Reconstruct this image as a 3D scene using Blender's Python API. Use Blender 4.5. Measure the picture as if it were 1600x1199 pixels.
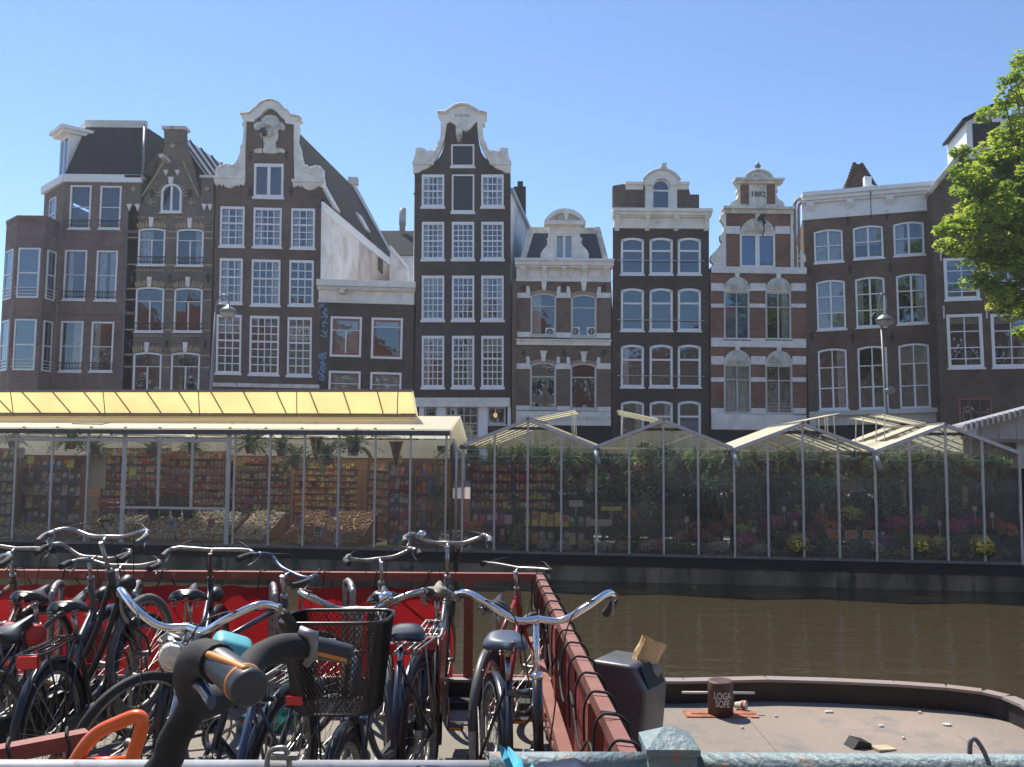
import bpy, math, random
from mathutils import Vector, Matrix, Euler
R_ = math.radians
scene = bpy.context.scene
for o in list(bpy.data.objects): bpy.data.objects.remove(o)
COL = scene.collection
rng = random.Random(11)

# ------------------------------------------------------------------ camera
EYE = Vector((0.0, 0.0, 3.15)); FPX = 1386.0
cam_d = bpy.data.cameras.new('camera'); cam = bpy.data.objects.new('camera', cam_d); COL.objects.link(cam)
cam_d.sensor_width = 36.0; cam_d.lens = 36.0*FPX/1600.0; cam_d.clip_start = 0.05; cam_d.clip_end = 2000
CAMROT = Matrix.Rotation(R_(94.0), 3, 'X') @ Matrix.Rotation(R_(0.4), 3, 'Z')
cam.location = EYE; cam.rotation_euler = CAMROT.to_euler()
scene.camera = cam

# ------------------------------------------------------------------ sky, sun, exposure
SUN_EL, SUN_AZ = 55.0, -33.0            # azimuth from +Y, negative = to the left
world = bpy.data.worlds.new('World'); scene.world = world; world.use_nodes = True
wn = world.node_tree.nodes; wl = world.node_tree.links
sky = wn.new('ShaderNodeTexSky'); sky.sky_type = 'NISHITA'; sky.sun_disc = False
sky.sun_elevation = R_(SUN_EL); sky.sun_rotation = R_(SUN_AZ)
sky.altitude = 0; sky.air_density = 1.0; sky.dust_density = 0.0; sky.ozone_density = 6.0
wn['Background'].inputs['Strength'].default_value = 0.10
wl.new(sky.outputs[0], wn['Background'].inputs['Color'])
sl = bpy.data.lights.new('sun', 'SUN'); sl.energy = 4.2; sl.angle = R_(0.53); sl.color = (1.0, 0.94, 0.84)
sun = bpy.data.objects.new('sun', sl); COL.objects.link(sun)
SV = Vector((math.sin(R_(SUN_AZ))*math.cos(R_(SUN_EL)), math.cos(R_(SUN_AZ))*math.cos(R_(SUN_EL)), math.sin(R_(SUN_EL))))
sun.rotation_euler = SV.to_track_quat('Z', 'Y').to_euler(); sun.location = (0, 0, 60)
scene.view_settings.view_transform = 'Standard'; scene.view_settings.look = 'None'
scene.view_settings.gamma = 1.0; scene.view_settings.exposure = 0.8
scene.render.engine = 'CYCLES'
scene.cycles.max_bounces = 7; scene.cycles.diffuse_bounces = 3; scene.cycles.glossy_bounces = 3
scene.cycles.transmission_bounces = 4; scene.cycles.transparent_max_bounces = 12
scene.cycles.caustics_reflective = False; scene.cycles.caustics_refractive = False
scene.cycles.use_denoising = True
scene.cycles.sample_clamp_indirect = 6.0

# ------------------------------------------------------------------ materials
def _nodes(name):
    m = bpy.data.materials.new(name); m.use_nodes = True
    nt = m.node_tree; b = nt.nodes['Principled BSDF']
    return m, nt, b
def _n(nt, t, **kw):
    n = nt.nodes.new(t)
    for k, v in kw.items(): setattr(n, k, v)
    return n
def c4(c): return (c[0], c[1], c[2], 1.0)
def mat(name, col, rough=0.6, metal=0.0, var=0.18, scale=6.0, bump=0.0, bscale=60.0, col2=None, spec=0.5, lo=0.35, hi=0.7, detail=6.0, stretch=None, tran=0.0, coat=0.0, worn=None, clear=0.0):
    """principled surface with noise colour variation, optional fine relief and chips of another colour"""
    m, nt, b = _nodes(name); L = nt.links.new
    tc = _n(nt, 'ShaderNodeTexCoord'); vec = tc.outputs['Object']
    if stretch:
        mp = _n(nt, 'ShaderNodeMapping'); mp.inputs['Scale'].default_value = stretch; L(vec, mp.inputs['Vector']); vec = mp.outputs[0]
    nz = _n(nt, 'ShaderNodeTexNoise'); nz.inputs['Scale'].default_value = scale; nz.inputs['Detail'].default_value = detail; L(vec, nz.inputs['Vector'])
    rp = _n(nt, 'ShaderNodeMapRange'); rp.inputs['From Min'].default_value = lo; rp.inputs['From Max'].default_value = hi; L(nz.outputs['Fac'], rp.inputs['Value'])
    mx = _n(nt, 'ShaderNodeMix', data_type='RGBA')
    if col2 is None: ca = [c*(1-var) for c in col]; cb = [min(1, c*(1+var)) for c in col]
    else: ca, cb = col, col2
    mx.inputs['A'].default_value = c4(ca); mx.inputs['B'].default_value = c4(cb); L(rp.outputs[0], mx.inputs['Factor'])
    out = mx.outputs['Result']
    if worn:
        wc, wscale, wlo, whi = worn
        n2 = _n(nt, 'ShaderNodeTexNoise'); n2.inputs['Scale'].default_value = wscale; n2.inputs['Detail'].default_value = 8; n2.inputs['Roughness'].default_value = 0.65; L(vec, n2.inputs['Vector'])
        r2 = _n(nt, 'ShaderNodeMapRange'); r2.inputs['From Min'].default_value = wlo; r2.inputs['From Max'].default_value = whi; L(n2.outputs['Fac'], r2.inputs['Value'])
        m2 = _n(nt, 'ShaderNodeMix', data_type='RGBA'); m2.inputs['B'].default_value = c4(wc); L(out, m2.inputs['A']); L(r2.outputs[0], m2.inputs['Factor']); out = m2.outputs['Result']
    L(out, b.inputs['Base Color'])
    b.inputs['Roughness'].default_value = rough; b.inputs['Metallic'].default_value = metal
    b.inputs['Specular IOR Level'].default_value = spec; b.inputs['Coat Weight'].default_value = coat
    if bump:
        bz = _n(nt, 'ShaderNodeTexNoise'); bz.inputs['Scale'].default_value = bscale; bz.inputs['Detail'].default_value = 5; L(vec, bz.inputs['Vector'])
        bn = _n(nt, 'ShaderNodeBump'); bn.inputs['Strength'].default_value = bump; bn.inputs['Distance'].default_value = 0.02; L(bz.outputs['Fac'], bn.inputs['Height']); L(bn.outputs[0], b.inputs['Normal'])
    if tran:
        tr = _n(nt, 'ShaderNodeBsdfTranslucent'); L(out, tr.inputs['Color'])
        ms = _n(nt, 'ShaderNodeMixShader'); ms.inputs[0].default_value = tran
        L(b.outputs[0], ms.inputs[1]); L(tr.outputs[0], ms.inputs[2]); L(ms.outputs[0], nt.nodes['Material Output'].inputs[0])
    if clear:
        sh = nt.nodes['Material Output'].inputs[0].links[0].from_socket; tp = _n(nt, 'ShaderNodeBsdfTransparent'); tp.inputs[0].default_value = c4([min(1, c*1.02) for c in col]); mc = _n(nt, 'ShaderNodeMixShader'); mc.inputs[0].default_value = clear
        L(sh, mc.inputs[1]); L(tp.outputs[0], mc.inputs[2]); L(mc.outputs[0], nt.nodes['Material Output'].inputs[0])
    return m
def brick(name, c1, c2, mortar, stain=0.35):
    m, nt, b = _nodes(name); L = nt.links.new
    tc = _n(nt, 'ShaderNodeTexCoord'); sp = _n(nt, 'ShaderNodeSeparateXYZ'); L(tc.outputs['Object'], sp.inputs[0])
    ad = _n(nt, 'ShaderNodeMath', operation='ADD'); L(sp.outputs['X'], ad.inputs[0]); L(sp.outputs['Y'], ad.inputs[1])
    cb = _n(nt, 'ShaderNodeCombineXYZ'); L(ad.outputs[0], cb.inputs['X']); L(sp.outputs['Z'], cb.inputs['Y'])
    bt = _n(nt, 'ShaderNodeTexBrick'); bt.inputs['Scale'].default_value = 1.0; bt.inputs['Brick Width'].default_value = 0.23; bt.inputs['Row Height'].default_value = 0.075
    bt.inputs['Mortar Size'].default_value = 0.008; bt.inputs['Mortar Smooth'].default_value = 0.4; bt.inputs['Bias'].default_value = 0.0
    bt.inputs['Color1'].default_value = c4(c1); bt.inputs['Color2'].default_value = c4(c2); bt.inputs['Mortar'].default_value = c4(mortar); L(cb.outputs[0], bt.inputs['Vector'])
    nz = _n(nt, 'ShaderNodeTexNoise'); nz.inputs['Scale'].default_value = 0.7; nz.inputs['Detail'].default_value = 8; nz.inputs['Roughness'].default_value = 0.65; L(tc.outputs['Object'], nz.inputs['Vector'])
    rp = _n(nt, 'ShaderNodeMapRange'); rp.inputs['From Min'].default_value = 0.3; rp.inputs['From Max'].default_value = 0.7; rp.inputs['To Min'].default_value = 1-stain; rp.inputs['To Max'].default_value = 1+stain; L(nz.outputs['Fac'], rp.inputs['Value'])
    ml = _n(nt, 'ShaderNodeVectorMath', operation='SCALE'); L(bt.outputs['Color'], ml.inputs[0]); L(rp.outputs[0], ml.inputs['Scale'])
    L(ml.outputs[0], b.inputs['Base Color']); b.inputs['Roughness'].default_value = 0.85; b.inputs['Specular IOR Level'].default_value = 0.3
    bn = _n(nt, 'ShaderNodeBump'); bn.inputs['Strength'].default_value = 0.5; bn.inputs['Distance'].default_value = 0.012; bn.invert = True; L(bt.outputs['Fac'], bn.inputs['Height']); L(bn.outputs[0], b.inputs['Normal'])
    return m
def glass(name, refl=0.22, tint=(0.8, 0.85, 0.85), wave=0.02, wscale=3.0, rough=0.0, film=0.0):
    """pane: mirror reflection mixed with straight-through transparency, stronger at grazing angles"""
    m, nt, b = _nodes(name); L = nt.links.new; nt.nodes.remove(b)
    tr = _n(nt, 'ShaderNodeBsdfTransparent'); tr.inputs[0].default_value = c4(tint)
    gl = _n(nt, 'ShaderNodeBsdfGlossy'); gl.inputs['Roughness'].default_value = rough; gl.inputs['Color'].default_value = (0.72, 0.86, 1, 1)  # sky blue put into the reflection colour to deepen the mirrored sky
    lw = _n(nt, 'ShaderNodeLayerWeight'); lw.inputs['Blend'].default_value = 0.35
    rp = _n(nt, 'ShaderNodeMapRange'); rp.inputs['To Min'].default_value = refl; rp.inputs['To Max'].default_value = 0.95; L(lw.outputs['Fresnel'], rp.inputs['Value'])
    ms = _n(nt, 'ShaderNodeMixShader'); L(rp.outputs[0], ms.inputs[0]); L(tr.outputs[0], ms.inputs[1]); L(gl.outputs[0], ms.inputs[2])
    tc = _n(nt, 'ShaderNodeTexCoord'); nz = _n(nt, 'ShaderNodeTexNoise'); nz.inputs['Scale'].default_value = wscale; nz.inputs['Detail'].default_value = 2; L(tc.outputs['Object'], nz.inputs['Vector'])
    bn = _n(nt, 'ShaderNodeBump'); bn.inputs['Strength'].default_value = 1.0; bn.inputs['Distance'].default_value = wave; L(nz.outputs['Fac'], bn.inputs['Height']); L(bn.outputs[0], gl.inputs['Normal'])
    out = ms.outputs[0]
    if film:                                   # dusty film, added as a pale veil that lifts the dark interior
        df = _n(nt, 'ShaderNodeBsdfDiffuse'); df.inputs[0].default_value = (.62, .61, .57, 1); n2 = _n(nt, 'ShaderNodeTexNoise'); n2.inputs['Scale'].default_value = 1.6; n2.inputs['Detail'].default_value = 6; L(tc.outputs['Object'], n2.inputs['Vector'])
        r2 = _n(nt, 'ShaderNodeMapRange'); r2.inputs['From Min'].default_value = .3; r2.inputs['From Max'].default_value = .7; r2.inputs['To Min'].default_value = film*.5; r2.inputs['To Max'].default_value = film*1.5; L(n2.outputs['Fac'], r2.inputs['Value'])
        mf = _n(nt, 'ShaderNodeMixShader'); L(r2.outputs[0], mf.inputs[0]); L(out, mf.inputs[1]); L(df.outputs[0], mf.inputs[2]); out = mf.outputs[0]
    L(out, nt.nodes['Material Output'].inputs[0])
    return m
def leafmat(name, c1, c2, tran=0.45):
    m = mat(name, c1, rough=0.55, col2=c2, scale=2.2, tran=tran, detail=3); return m

M = {}
M['white'] = mat('white_paint', (0.86, 0.87, 0.86), 0.5, var=0.04, scale=2.5)
M['cream'] = mat('cream_paint', (0.84, 0.81, 0.73), 0.55, var=0.12, scale=2.0, worn=((0.25, 0.23, 0.19), 3.0, 0.62, 0.8))
M['stone'] = mat('weathered_stone', (0.72, 0.69, 0.61), 0.75, var=0.2, scale=3.0, bump=0.3, bscale=14, worn=((0.16, 0.15, 0.13), 2.2, 0.55, 0.78))
M['greyframe'] = mat('grey_frame_paint', (0.58, 0.58, 0.54), 0.5, var=0.08)
M['brown'] = mat('brown_red_paint', (0.25, 0.11, 0.08), 0.5, var=0.1)
M['b1'] = brick('purple_brown_brick', (0.19, 0.13, 0.112), (0.145, 0.1, 0.09), (0.25, 0.22, 0.195))
M['b2'] = brick('grey_brown_brick', (0.16, 0.132, 0.108), (0.12, 0.1, 0.085), (0.21, 0.19, 0.165))
M['b3'] = brick('dark_red_brick', (0.155, 0.108, 0.086), (0.118, 0.083, 0.068), (0.15, 0.125, 0.105))
M['b3b'] = brick('tarred_brick', (0.088, 0.068, 0.058), (0.07, 0.055, 0.048), (0.09, 0.075, 0.065))
M['b4'] = brick('black_brown_brick', (0.082, 0.066, 0.057), (0.064, 0.052, 0.046), (0.078, 0.068, 0.06))
M['b5'] = brick('brown_brick', (0.19, 0.138, 0.098), (0.15, 0.11, 0.08), (0.2, 0.165, 0.13))
M['b6'] = brick('near_black_brick', (0.082, 0.06, 0.05), (0.062, 0.046, 0.04), (0.075, 0.062, 0.054))
M['b7'] = brick('red_brown_brick', (0.25, 0.122, 0.08), (0.19, 0.093, 0.063), (0.22, 0.17, 0.135))
M['b8'] = brick('warm_brown_brick', (0.165, 0.108, 0.075), (0.125, 0.083, 0.06), (0.155, 0.12, 0.092))
M['b9'] = brick('dark_brown_brick', (0.135, 0.093, 0.066), (0.105, 0.073, 0.053), (0.125, 0.1, 0.08))
M['yband'] = mat('yellow_brick_band', (0.40, 0.31, 0.19), 0.8, var=0.25, scale=9)
M['whiteband'] = mat('white_stone_band', (0.80, 0.79, 0.75), 0.7, var=0.12, scale=3)
M['plaster'] = mat('white_plaster', (0.74, 0.75, 0.75), 0.8, var=0.1, scale=1.2, worn=((0.42, 0.39, 0.37), 0.8, 0.5, 0.75))
M['plaster2'] = mat('stained_plaster', (0.60, 0.54, 0.52), 0.85, var=0.25, scale=0.9)
M['slate'] = mat('dark_roof_tile', (0.030, 0.031, 0.035), 0.9, var=0.35, scale=9, bump=0.5, bscale=22, spec=0.05)
M['metalroof'] = mat('grey_seam_metal', (0.33, 0.34, 0.36), 0.45, var=0.15, scale=3)
M['lead'] = mat('lead_grey', (0.16, 0.17, 0.19), 0.5, var=0.2)
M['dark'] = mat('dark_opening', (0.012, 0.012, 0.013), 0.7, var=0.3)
M['shutter'] = mat('green_black_shutter', (0.018, 0.026, 0.035), 0.4, var=0.2)
M['iron'] = mat('black_iron', (0.015, 0.015, 0.016), 0.45, var=0.3)
M['pane'] = glass('window_glass', 0.10, (0.8, 0.83, 0.85), 0.004, 1.6)
M['panewavy'] = glass('old_wavy_glass', 0.11, (0.8, 0.83, 0.85), 0.010, 3.0)
M['curtain'] = mat('curtain_cloth', (0.8, 0.79, 0.76), 0.9, var=0.15, scale=5)
M['curtain2'] = mat('drawn_blind', (0.55, 0.53, 0.47), 0.9, var=0.15, scale=5)
M['room'] = mat('room_dark', (0.035, 0.032, 0.03), 0.9, var=0.3)
M['blueblind'] = mat('blue_blind', (0.06, 0.20, 0.48), 0.8, var=0.1)

# ------------------------------------------------------------------ mesh builder
class MB:
    def __init__(s): s.v = []; s.f = []; s.sm = []; s.mi = []; s.cur = 0
    def add(s, vs, fs, smooth=False):
        b = len(s.v); s.v.extend([tuple(p) for p in vs])
        for f in fs: s.f.append(tuple(b+i for i in f)); s.sm.append(smooth); s.mi.append(s.cur)
        return s
    def box(s, x0, x1, y0, y1, z0, z1, mtx=None):
        vs = [Vector(p) for p in ((x0,y0,z0),(x1,y0,z0),(x1,y1,z0),(x0,y1,z0),(x0,y0,z1),(x1,y0,z1),(x1,y1,z1),(x0,y1,z1))]
        if mtx is not None: vs = [mtx @ p for p in vs]
        return s.add(vs, [(0,3,2,1),(4,5,6,7),(0,1,5,4),(1,2,6,5),(2,3,7,6),(3,0,4,7)])
    def hexa(s, vs): return s.add(vs, [(0,3,2,1),(4,5,6,7),(0,1,5,4),(1,2,6,5),(2,3,7,6),(3,0,4,7)])
    def prism(s, pts, y0, y1):
        """polygon in XZ extruded along Y"""
        n = len(pts); vs = [(p[0], y0, p[1]) for p in pts]+[(p[0], y1, p[1]) for p in pts]
        fs = [tuple(range(n)), tuple(range(2*n-1, n-1, -1))]+[(i, i+n, (i+1) % n+n, (i+1) % n) for i in range(n)]
        return s.add(vs, fs)
    def prism_x(s, pts, x0, x1):
        """polygon in YZ extruded along X"""
        n = len(pts); vs = [(x0, p[0], p[1]) for p in pts]+[(x1, p[0], p[1]) for p in pts]
        fs = [tuple(range(n)), tuple(range(2*n-1, n-1, -1))]+[(i, i+n, (i+1) % n+n, (i+1) % n) for i in range(n)]
        return s.add(vs, fs)
    def quad(s, a, b, c, d, smooth=False): return s.add([a, b, c, d], [(0, 1, 2, 3)], smooth)
    def tube(s, pts, r, n=8, closed=False, caps=True, flat=None):
        pts = [Vector(p) for p in pts]; m = len(pts)
        rs = r if isinstance(r, (list, tuple)) else [r]*m
        ts = []
        for i in range(m):
            if closed: t = pts[(i+1) % m]-pts[i-1]
            else: t = pts[min(i+1, m-1)]-pts[max(i-1, 0)]
            ts.append(t.normalized() if t.length > 1e-9 else Vector((0, 0, 1)))
        up = Vector((0, 0, 1)) if abs(ts[0].z) < 0.9 else Vector((1, 0, 0))
        nrm = (up-ts[0]*up.dot(ts[0])).normalized(); vs = []
        for i in range(m):
            nrm = nrm-ts[i]*nrm.dot(ts[i]); nrm = nrm.normalized() if nrm.length > 1e-6 else ts[i].orthogonal().normalized()
            bi = ts[i].cross(nrm)
            for k in range(n):
                a = 2*math.pi*(k+0.5)/n; ca, sa = math.cos(a), math.sin(a)
                if flat: sa *= flat
                vs.append(pts[i]+(nrm*ca+bi*sa)*rs[i])
        fs = []
        for i in range(m if closed else m-1):
            j = (i+1) % m
            for k in range(n): fs.append((i*n+k, i*n+(k+1) % n, j*n+(k+1) % n, j*n+k))
        if caps and not closed: fs.append(tuple(range(n-1, -1, -1))); fs.append(tuple((m-1)*n+k for k in range(n)))
        b = len(s.f); s.add(vs, fs, n > 4)
        if caps and not closed: s.sm[-1] = s.sm[-2] = False
        return s
    def lathe(s, prof, c=(0, 0, 0), axis='Z', n=16, cap=True, mtx=None):
        """profile of (radius, height) pairs spun about an axis"""
        vs = []
        for (r, h) in prof:
            for k in range(n):
                a = 2*math.pi*k/n; p = (r*math.cos(a), r*math.sin(a), h)
                if axis == 'X': p = (p[2], p[0], p[1])
                elif axis == 'Y': p = (p[0], p[2], p[1])
                q = Vector(p)
                if mtx is not None: q = mtx @ q
                vs.append(q+Vector(c))
        fs = []
        for i in range(len(prof)-1):
            for k in range(n): fs.append((i*n+k, i*n+(k+1) % n, (i+1)*n+(k+1) % n, (i+1)*n+k))
        if cap: fs.append(tuple(range(n-1, -1, -1))); fs.append(tuple((len(prof)-1)*n+k for k in range(n)))
        s.add(vs, fs, True)
        if cap: s.sm[-1] = s.sm[-2] = False
        return s
    def ball(s, c, r, n=10, m=6, sq=(1, 1, 1)):
        prof = [(max(1e-4, math.sin(math.pi*i/m)), -math.cos(math.pi*i/m)) for i in range(m+1)]
        vs = []; c = Vector(c)
        for (a, h) in prof:
            for k in range(n):
                t = 2*math.pi*k/n; vs.append(c+Vector((a*math.cos(t)*r*sq[0], a*math.sin(t)*r*sq[1], h*r*sq[2])))
        fs = [(i*n+k, i*n+(k+1) % n, (i+1)*n+(k+1) % n, (i+1)*n+k) for i in range(m) for k in range(n)]
        return s.add(vs, fs, True)
    def build(s, name, m, parent=None, warp=None, mtx=None):
        vs = s.v
        if mtx is not None: vs = [tuple(mtx @ Vector(p)) for p in vs]
        if warp:
            k, mm = warp; vs = [(x+k*z, y, z+mm*x) for (x, y, z) in vs]
        me = bpy.data.meshes.new(name); me.from_pydata(vs, [], s.f); me.update()
        me.polygons.foreach_set('use_smooth', s.sm)
        ms = m if isinstance(m, (list, tuple)) else [m]
        for q in ms: me.materials.append(q)
        if len(ms) > 1: me.polygons.foreach_set('material_index', s.mi)
        o = bpy.data.objects.new(name, me); COL.objects.link(o)
        if parent is not None: o.parent = parent
        return o
def tag(o, label=None, cat=None, group=None, kind=None):
    if label: o['label'] = label
    if cat: o['category'] = cat
    if group: o['group'] = group
    if kind: o['kind'] = kind
    return o
def empty(name, loc=(0, 0, 0), rot=(0, 0, 0)):
    o = bpy.data.objects.new(name, None); COL.objects.link(o); o.location = loc; o.rotation_euler = rot; o.empty_display_size = 0.2
    return o
def copy_tree(o, parent=None):
    c = o.copy(); COL.objects.link(c); c.parent = parent
    for ch in list(o.children): copy_tree(ch, c)
    return c
def ray(px, py): return CAMROT @ Vector(((px-800)/FPX, -(py-599.5)/FPX, -1.0))
def at(px, py, Y):
    """the place in the world at depth Y seen from the photographer's spot at that bearing"""
    d = ray(px, py); return EYE+d*(Y/d.y)
def catmull(pts, sub=6, closed=False):
    P = [Vector(p) for p in pts]; out = []; n = len(P)
    for i in range(n if closed else n-1):
        if closed: a, b, c, d = P[i-1], P[i], P[(i+1) % n], P[(i+2) % n]
        else: a, b, c, d = P[max(i-1, 0)], P[i], P[i+1], P[min(i+2, n-1)]
        for k in range(sub):
            t = k/sub; out.append(0.5*((2*b)+(c-a)*t+(2*a-5*b+4*c-d)*t*t+(3*b-a-3*c+d)*t**3))
    if not closed: out.append(P[-1])
    return out
def text_mesh(s, size, depth=0.004, bold=0.0):
    """lettering as a mesh in the XZ plane, centred, facing -Y"""
    cu = bpy.data.curves.new('lettering', 'FONT'); cu.body = s; cu.size = size; cu.extrude = depth/2; cu.offset = bold
    cu.align_x = 'CENTER'; cu.align_y = 'CENTER'; cu.resolution_u = 3
    o = bpy.data.objects.new('lettering', cu); COL.objects.link(o)
    me = bpy.data.meshes.new_from_object(o); bpy.data.objects.remove(o); bpy.data.curves.remove(cu)
    b = MB(); b.add([(v.co.x, -v.co.z, v.co.y) for v in me.vertices], [tuple(p.vertices) for p in me.polygons]); bpy.data.meshes.remove(me)
    return b

class Plane:
    """a vertical facade plane: u along it, v up from its base, with the sag and lean of an old house"""
    def __init__(s, px0, Y, base=1.5, yaw=0.0, vert=None, horiz=None):
        p = at(px0, 600, Y); s.O = Vector((p.x, p.y, base)); s.yaw = R_(yaw)
        s.e = Vector((math.cos(s.yaw), -math.sin(s.yaw), 0)); s.n = Vector((s.e.y, -s.e.x, 0))
        s.k = s.m = 0.0
        if vert:
            a, b = s.uv(*vert[0]), s.uv(*vert[1]); s.k = (a[0]-b[0])/(a[1]-b[1])
        if horiz:
            k = s.k; s.k = 0; a, b = s.uv(*horiz[0]), s.uv(*horiz[1]); s.m = (b[1]-a[1])/(b[0]-a[0]); s.k = k
        s.w = (s.k, s.m)
    def uv(s, px, py, dep=0.0):
        d = ray(px, py); o = s.O-s.n*dep
        t = (o-EYE).dot(s.n)/d.dot(s.n); P = EYE+d*t-o
        u, v = P.dot(s.e), P.z; uu = (u-s.k*v)/(1-s.k*s.m); return uu, v-s.m*uu
    def root(s, name, label, cat, group=None):
        e = empty(name, s.O, (0, 0, -s.yaw)); tag(e, label, cat, group); s.r = e; return e
    def rect(s, x0, y0, x1, y1):
        ym, xm = (y0+y1)/2, (x0+x1)/2
        return s.uv(x0, ym)[0], s.uv(x1, ym)[0], s.uv(xm, y1)[1], s.uv(xm, y0)[1]
    def part(s, mb, name, m, parent=None): return mb.build(name, m, parent or s.r, warp=s.w)
    def poly(s, pts): return [s.uv(*p) for p in pts]
# ------------------------------------------------------------------ houses
WT = 0.30
def arc_pts(u0, u1, vt, rise, n=10):
    """points of a segment arch from left springing to right springing"""
    w = u1-u0
    if rise <= 0: return [(u0, vt), (u1, vt)]
    Rr = (w*w/4+rise*rise)/(2*rise); cx, cz = (u0+u1)/2, vt-Rr
    a0 = math.asin(min(1, w/2/Rr))
    return [(cx+Rr*math.sin(-a0+2*a0*i/n), cz+Rr*math.cos(-a0+2*a0*i/n)) for i in range(n+1)]
def facade(P, u0, u1, v0, v1, holes, m, name='wall'):
    """wall with true openings and reveals; holes are (u0,u1,v0,v1,rise)"""
    us = sorted({u0, u1}|{h[0] for h in holes}|{h[1] for h in holes}); vs = sorted({v0, v1}|{h[2] for h in holes}|{h[3] for h in holes})
    us = [u for u in us if u0-1e-6 <= u <= u1+1e-6]; vs = [v for v in vs if v0-1e-6 <= v <= v1+1e-6]
    b = MB()
    for j in range(len(vs)-1):
        run = None
        for i in range(len(us)-1):
            cu, cv = (us[i]+us[i+1])/2, (vs[j]+vs[j+1])/2
            hole = any(h[0] < cu < h[1] and h[2] < cv < h[3] for h in holes)
            if hole:
                if run is not None: b.quad((run, 0, vs[j]), (us[i], 0, vs[j]), (us[i], 0, vs[j+1]), (run, 0, vs[j+1])); run = None
            elif run is None: run = us[i]
        if run is not None: b.quad((run, 0, vs[j]), (us[-1], 0, vs[j]), (us[-1], 0, vs[j+1]), (run, 0, vs[j+1]))
    for (a, c, d, e, r) in holes:
        y = WT
        b.quad((a, 0, d), (a, y, d), (a, y, e), (a, 0, e)); b.quad((c, 0, d), (c, 0, e), (c, y, e), (c, y, d))
        b.quad((a, 0, d), (c, 0, d), (c, y, d), (a, y, d)); b.quad((a, 0, e), (a, y, e), (c, y, e), (c, 0, e))
        if r > 0:
            ap = arc_pts(a, c, e, r)
            h = len(ap)//2
            b.prism(ap[:h+1]+[(a, e+0.002)], 0.0, 0.16); b.prism(ap[h:]+[(c, e+0.002)], 0.0, 0.16)
    return P.part(b, name, m)
def window(P, px, rows, fw=0.075, bar=0.035, rise=0.0, fm='white', gm='pane', sill=0.09, lintel=0.0, curtain=None, split=True, rail=False, proud=0.02, mid=None, dep=0.0):
    """window built from frame, glazing bars, panes, sill; px is its pixel box in the photograph, measured onto the facade"""
    u0, u1, v0, v1 = P.rect(*px) if len(px) == 4 else px[:4]
    if rise: rise = rise*(u1-u0)
    f = MB(); y0, y1 = dep-proud, dep+0.10; fmat = M[fm]
    f.box(u0, u0+fw, y0, y1, v0, v1-rise); f.box(u1-fw, u1, y0, y1, v0, v1-rise); f.box(u0+fw, u1-fw, y0, y1, v0, v0+fw)
    if rise:
        o = arc_pts(u0, u1, v1, rise); i_ = arc_pts(u0+fw, u1-fw, v1-fw, rise)
        f.prism(o+i_[::-1], y0, y1)
    else: f.box(u0+fw, u1-fw, y0, y1, v1-fw-lintel, v1)
    iu0, iu1, iv0, iv1 = u0+fw, u1-fw, v0+fw, v1-fw-lintel
    H = iv1-iv0; cells = []
    for ri, (a, b, nc) in enumerate(rows):
        zt, zb = iv1-a*H, iv1-b*H
        if ri:
            t = bar*(1.8 if (mid is not None and ri == mid) or mid == 'all' else 1.0)
            f.box(iu0, iu1, y0+0.02, y1-0.01, zt-t/2, zt+t/2)
        for c in range(nc):
            ua, ub = iu0+(iu1-iu0)*c/nc, iu0+(iu1-iu0)*(c+1)/nc; cells.append((ua, ub, zb, zt))
            if c:
                t = bar*(1.6 if (nc == 2 and len(rows) <= 3 and b-a > 0.3) else 0.9)
                f.box(ua-t/2, ua+t/2, y0+0.025, y1-0.015, zb, zt)
    w = P.part(f, 'window', fmat)
    if not split: cells = [(iu0, iu1, iv0, iv1)]
    for (ua, ub, zb, zt) in cells:
        g = MB(); y = dep+0.055+rng.uniform(-0.002, 0.002); t = rng.uniform(-0.003, 0.003); t2 = rng.uniform(-0.003, 0.003)
        g.quad((ua, y, zb), (ub, y+t, zb), (ub, y+t+t2, zt), (ua, y+t2, zt)); P.part(g, 'pane', M[gm], w)
    if sill:
        s = MB(); s.box(u0-0.05, u1+0.05, y0-0.06, dep+0.02, v0-sill, v0-0.004); P.part(s, 'sill', M['white'] if fm != 'greyframe' else M['greyframe'], w)
    if curtain:
        kind, frac = curtain; c = MB(); y = dep+0.14; cm = M['curtain']
        if kind == 'blind':
            c.box(iu0, iu1, y, y+0.01, iv1-frac*H, iv1); cm = M['curtain2']
        elif kind == 'blue': c.box(iu0, iu1, y, y+0.01, iv0, iv0+frac*H); cm = M['blueblind']
        else:
            W = iu1-iu0
            spans = {'l': [(0, frac)], 'r': [(1-frac, 1)], 'b': [(0, frac), (1-frac, 1)], 'f': [(0, 1)]}[kind]
            for (a, b) in spans:
                n = max(6, int((b-a)*W/0.03)); col = []
                for i in range(n+1): col.append((iu0+(a+(b-a)*i/n)*W, y+0.025*math.sin(i*1.9)+0.03))
                for i in range(n): c.quad((col[i][0], col[i][1], iv0), (col[i+1][0], col[i+1][1], iv0), (col[i+1][0], col[i+1][1], iv1), (col[i][0], col[i][1], iv1), True)
        P.part(c, 'curtain', cm, w)
    if rail:
        r = MB(); y = y0-0.04
        for q in (0.03, 0.16): r.box(u0-0.06, u1+0.06, y-0.012, y+0.012, v0+0.1+q*1.8, v0+0.125+q*1.8)
        n = 9
        for i in range(n):
            uu = u0+(u1-u0)*i/(n-1); r.box(uu-0.008, uu+0.008, y-0.007, y+0.007, v0+0.1, v0+0.40)
        r.box(u0-0.06, u1+0.06, y-0.01, y+0.01, v0+0.395, v0+0.42)
        P.part(r, 'window_rail', M['iron'], w)
    return (u0, u1, v0, v1, rise if rise else 0.0)
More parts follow.
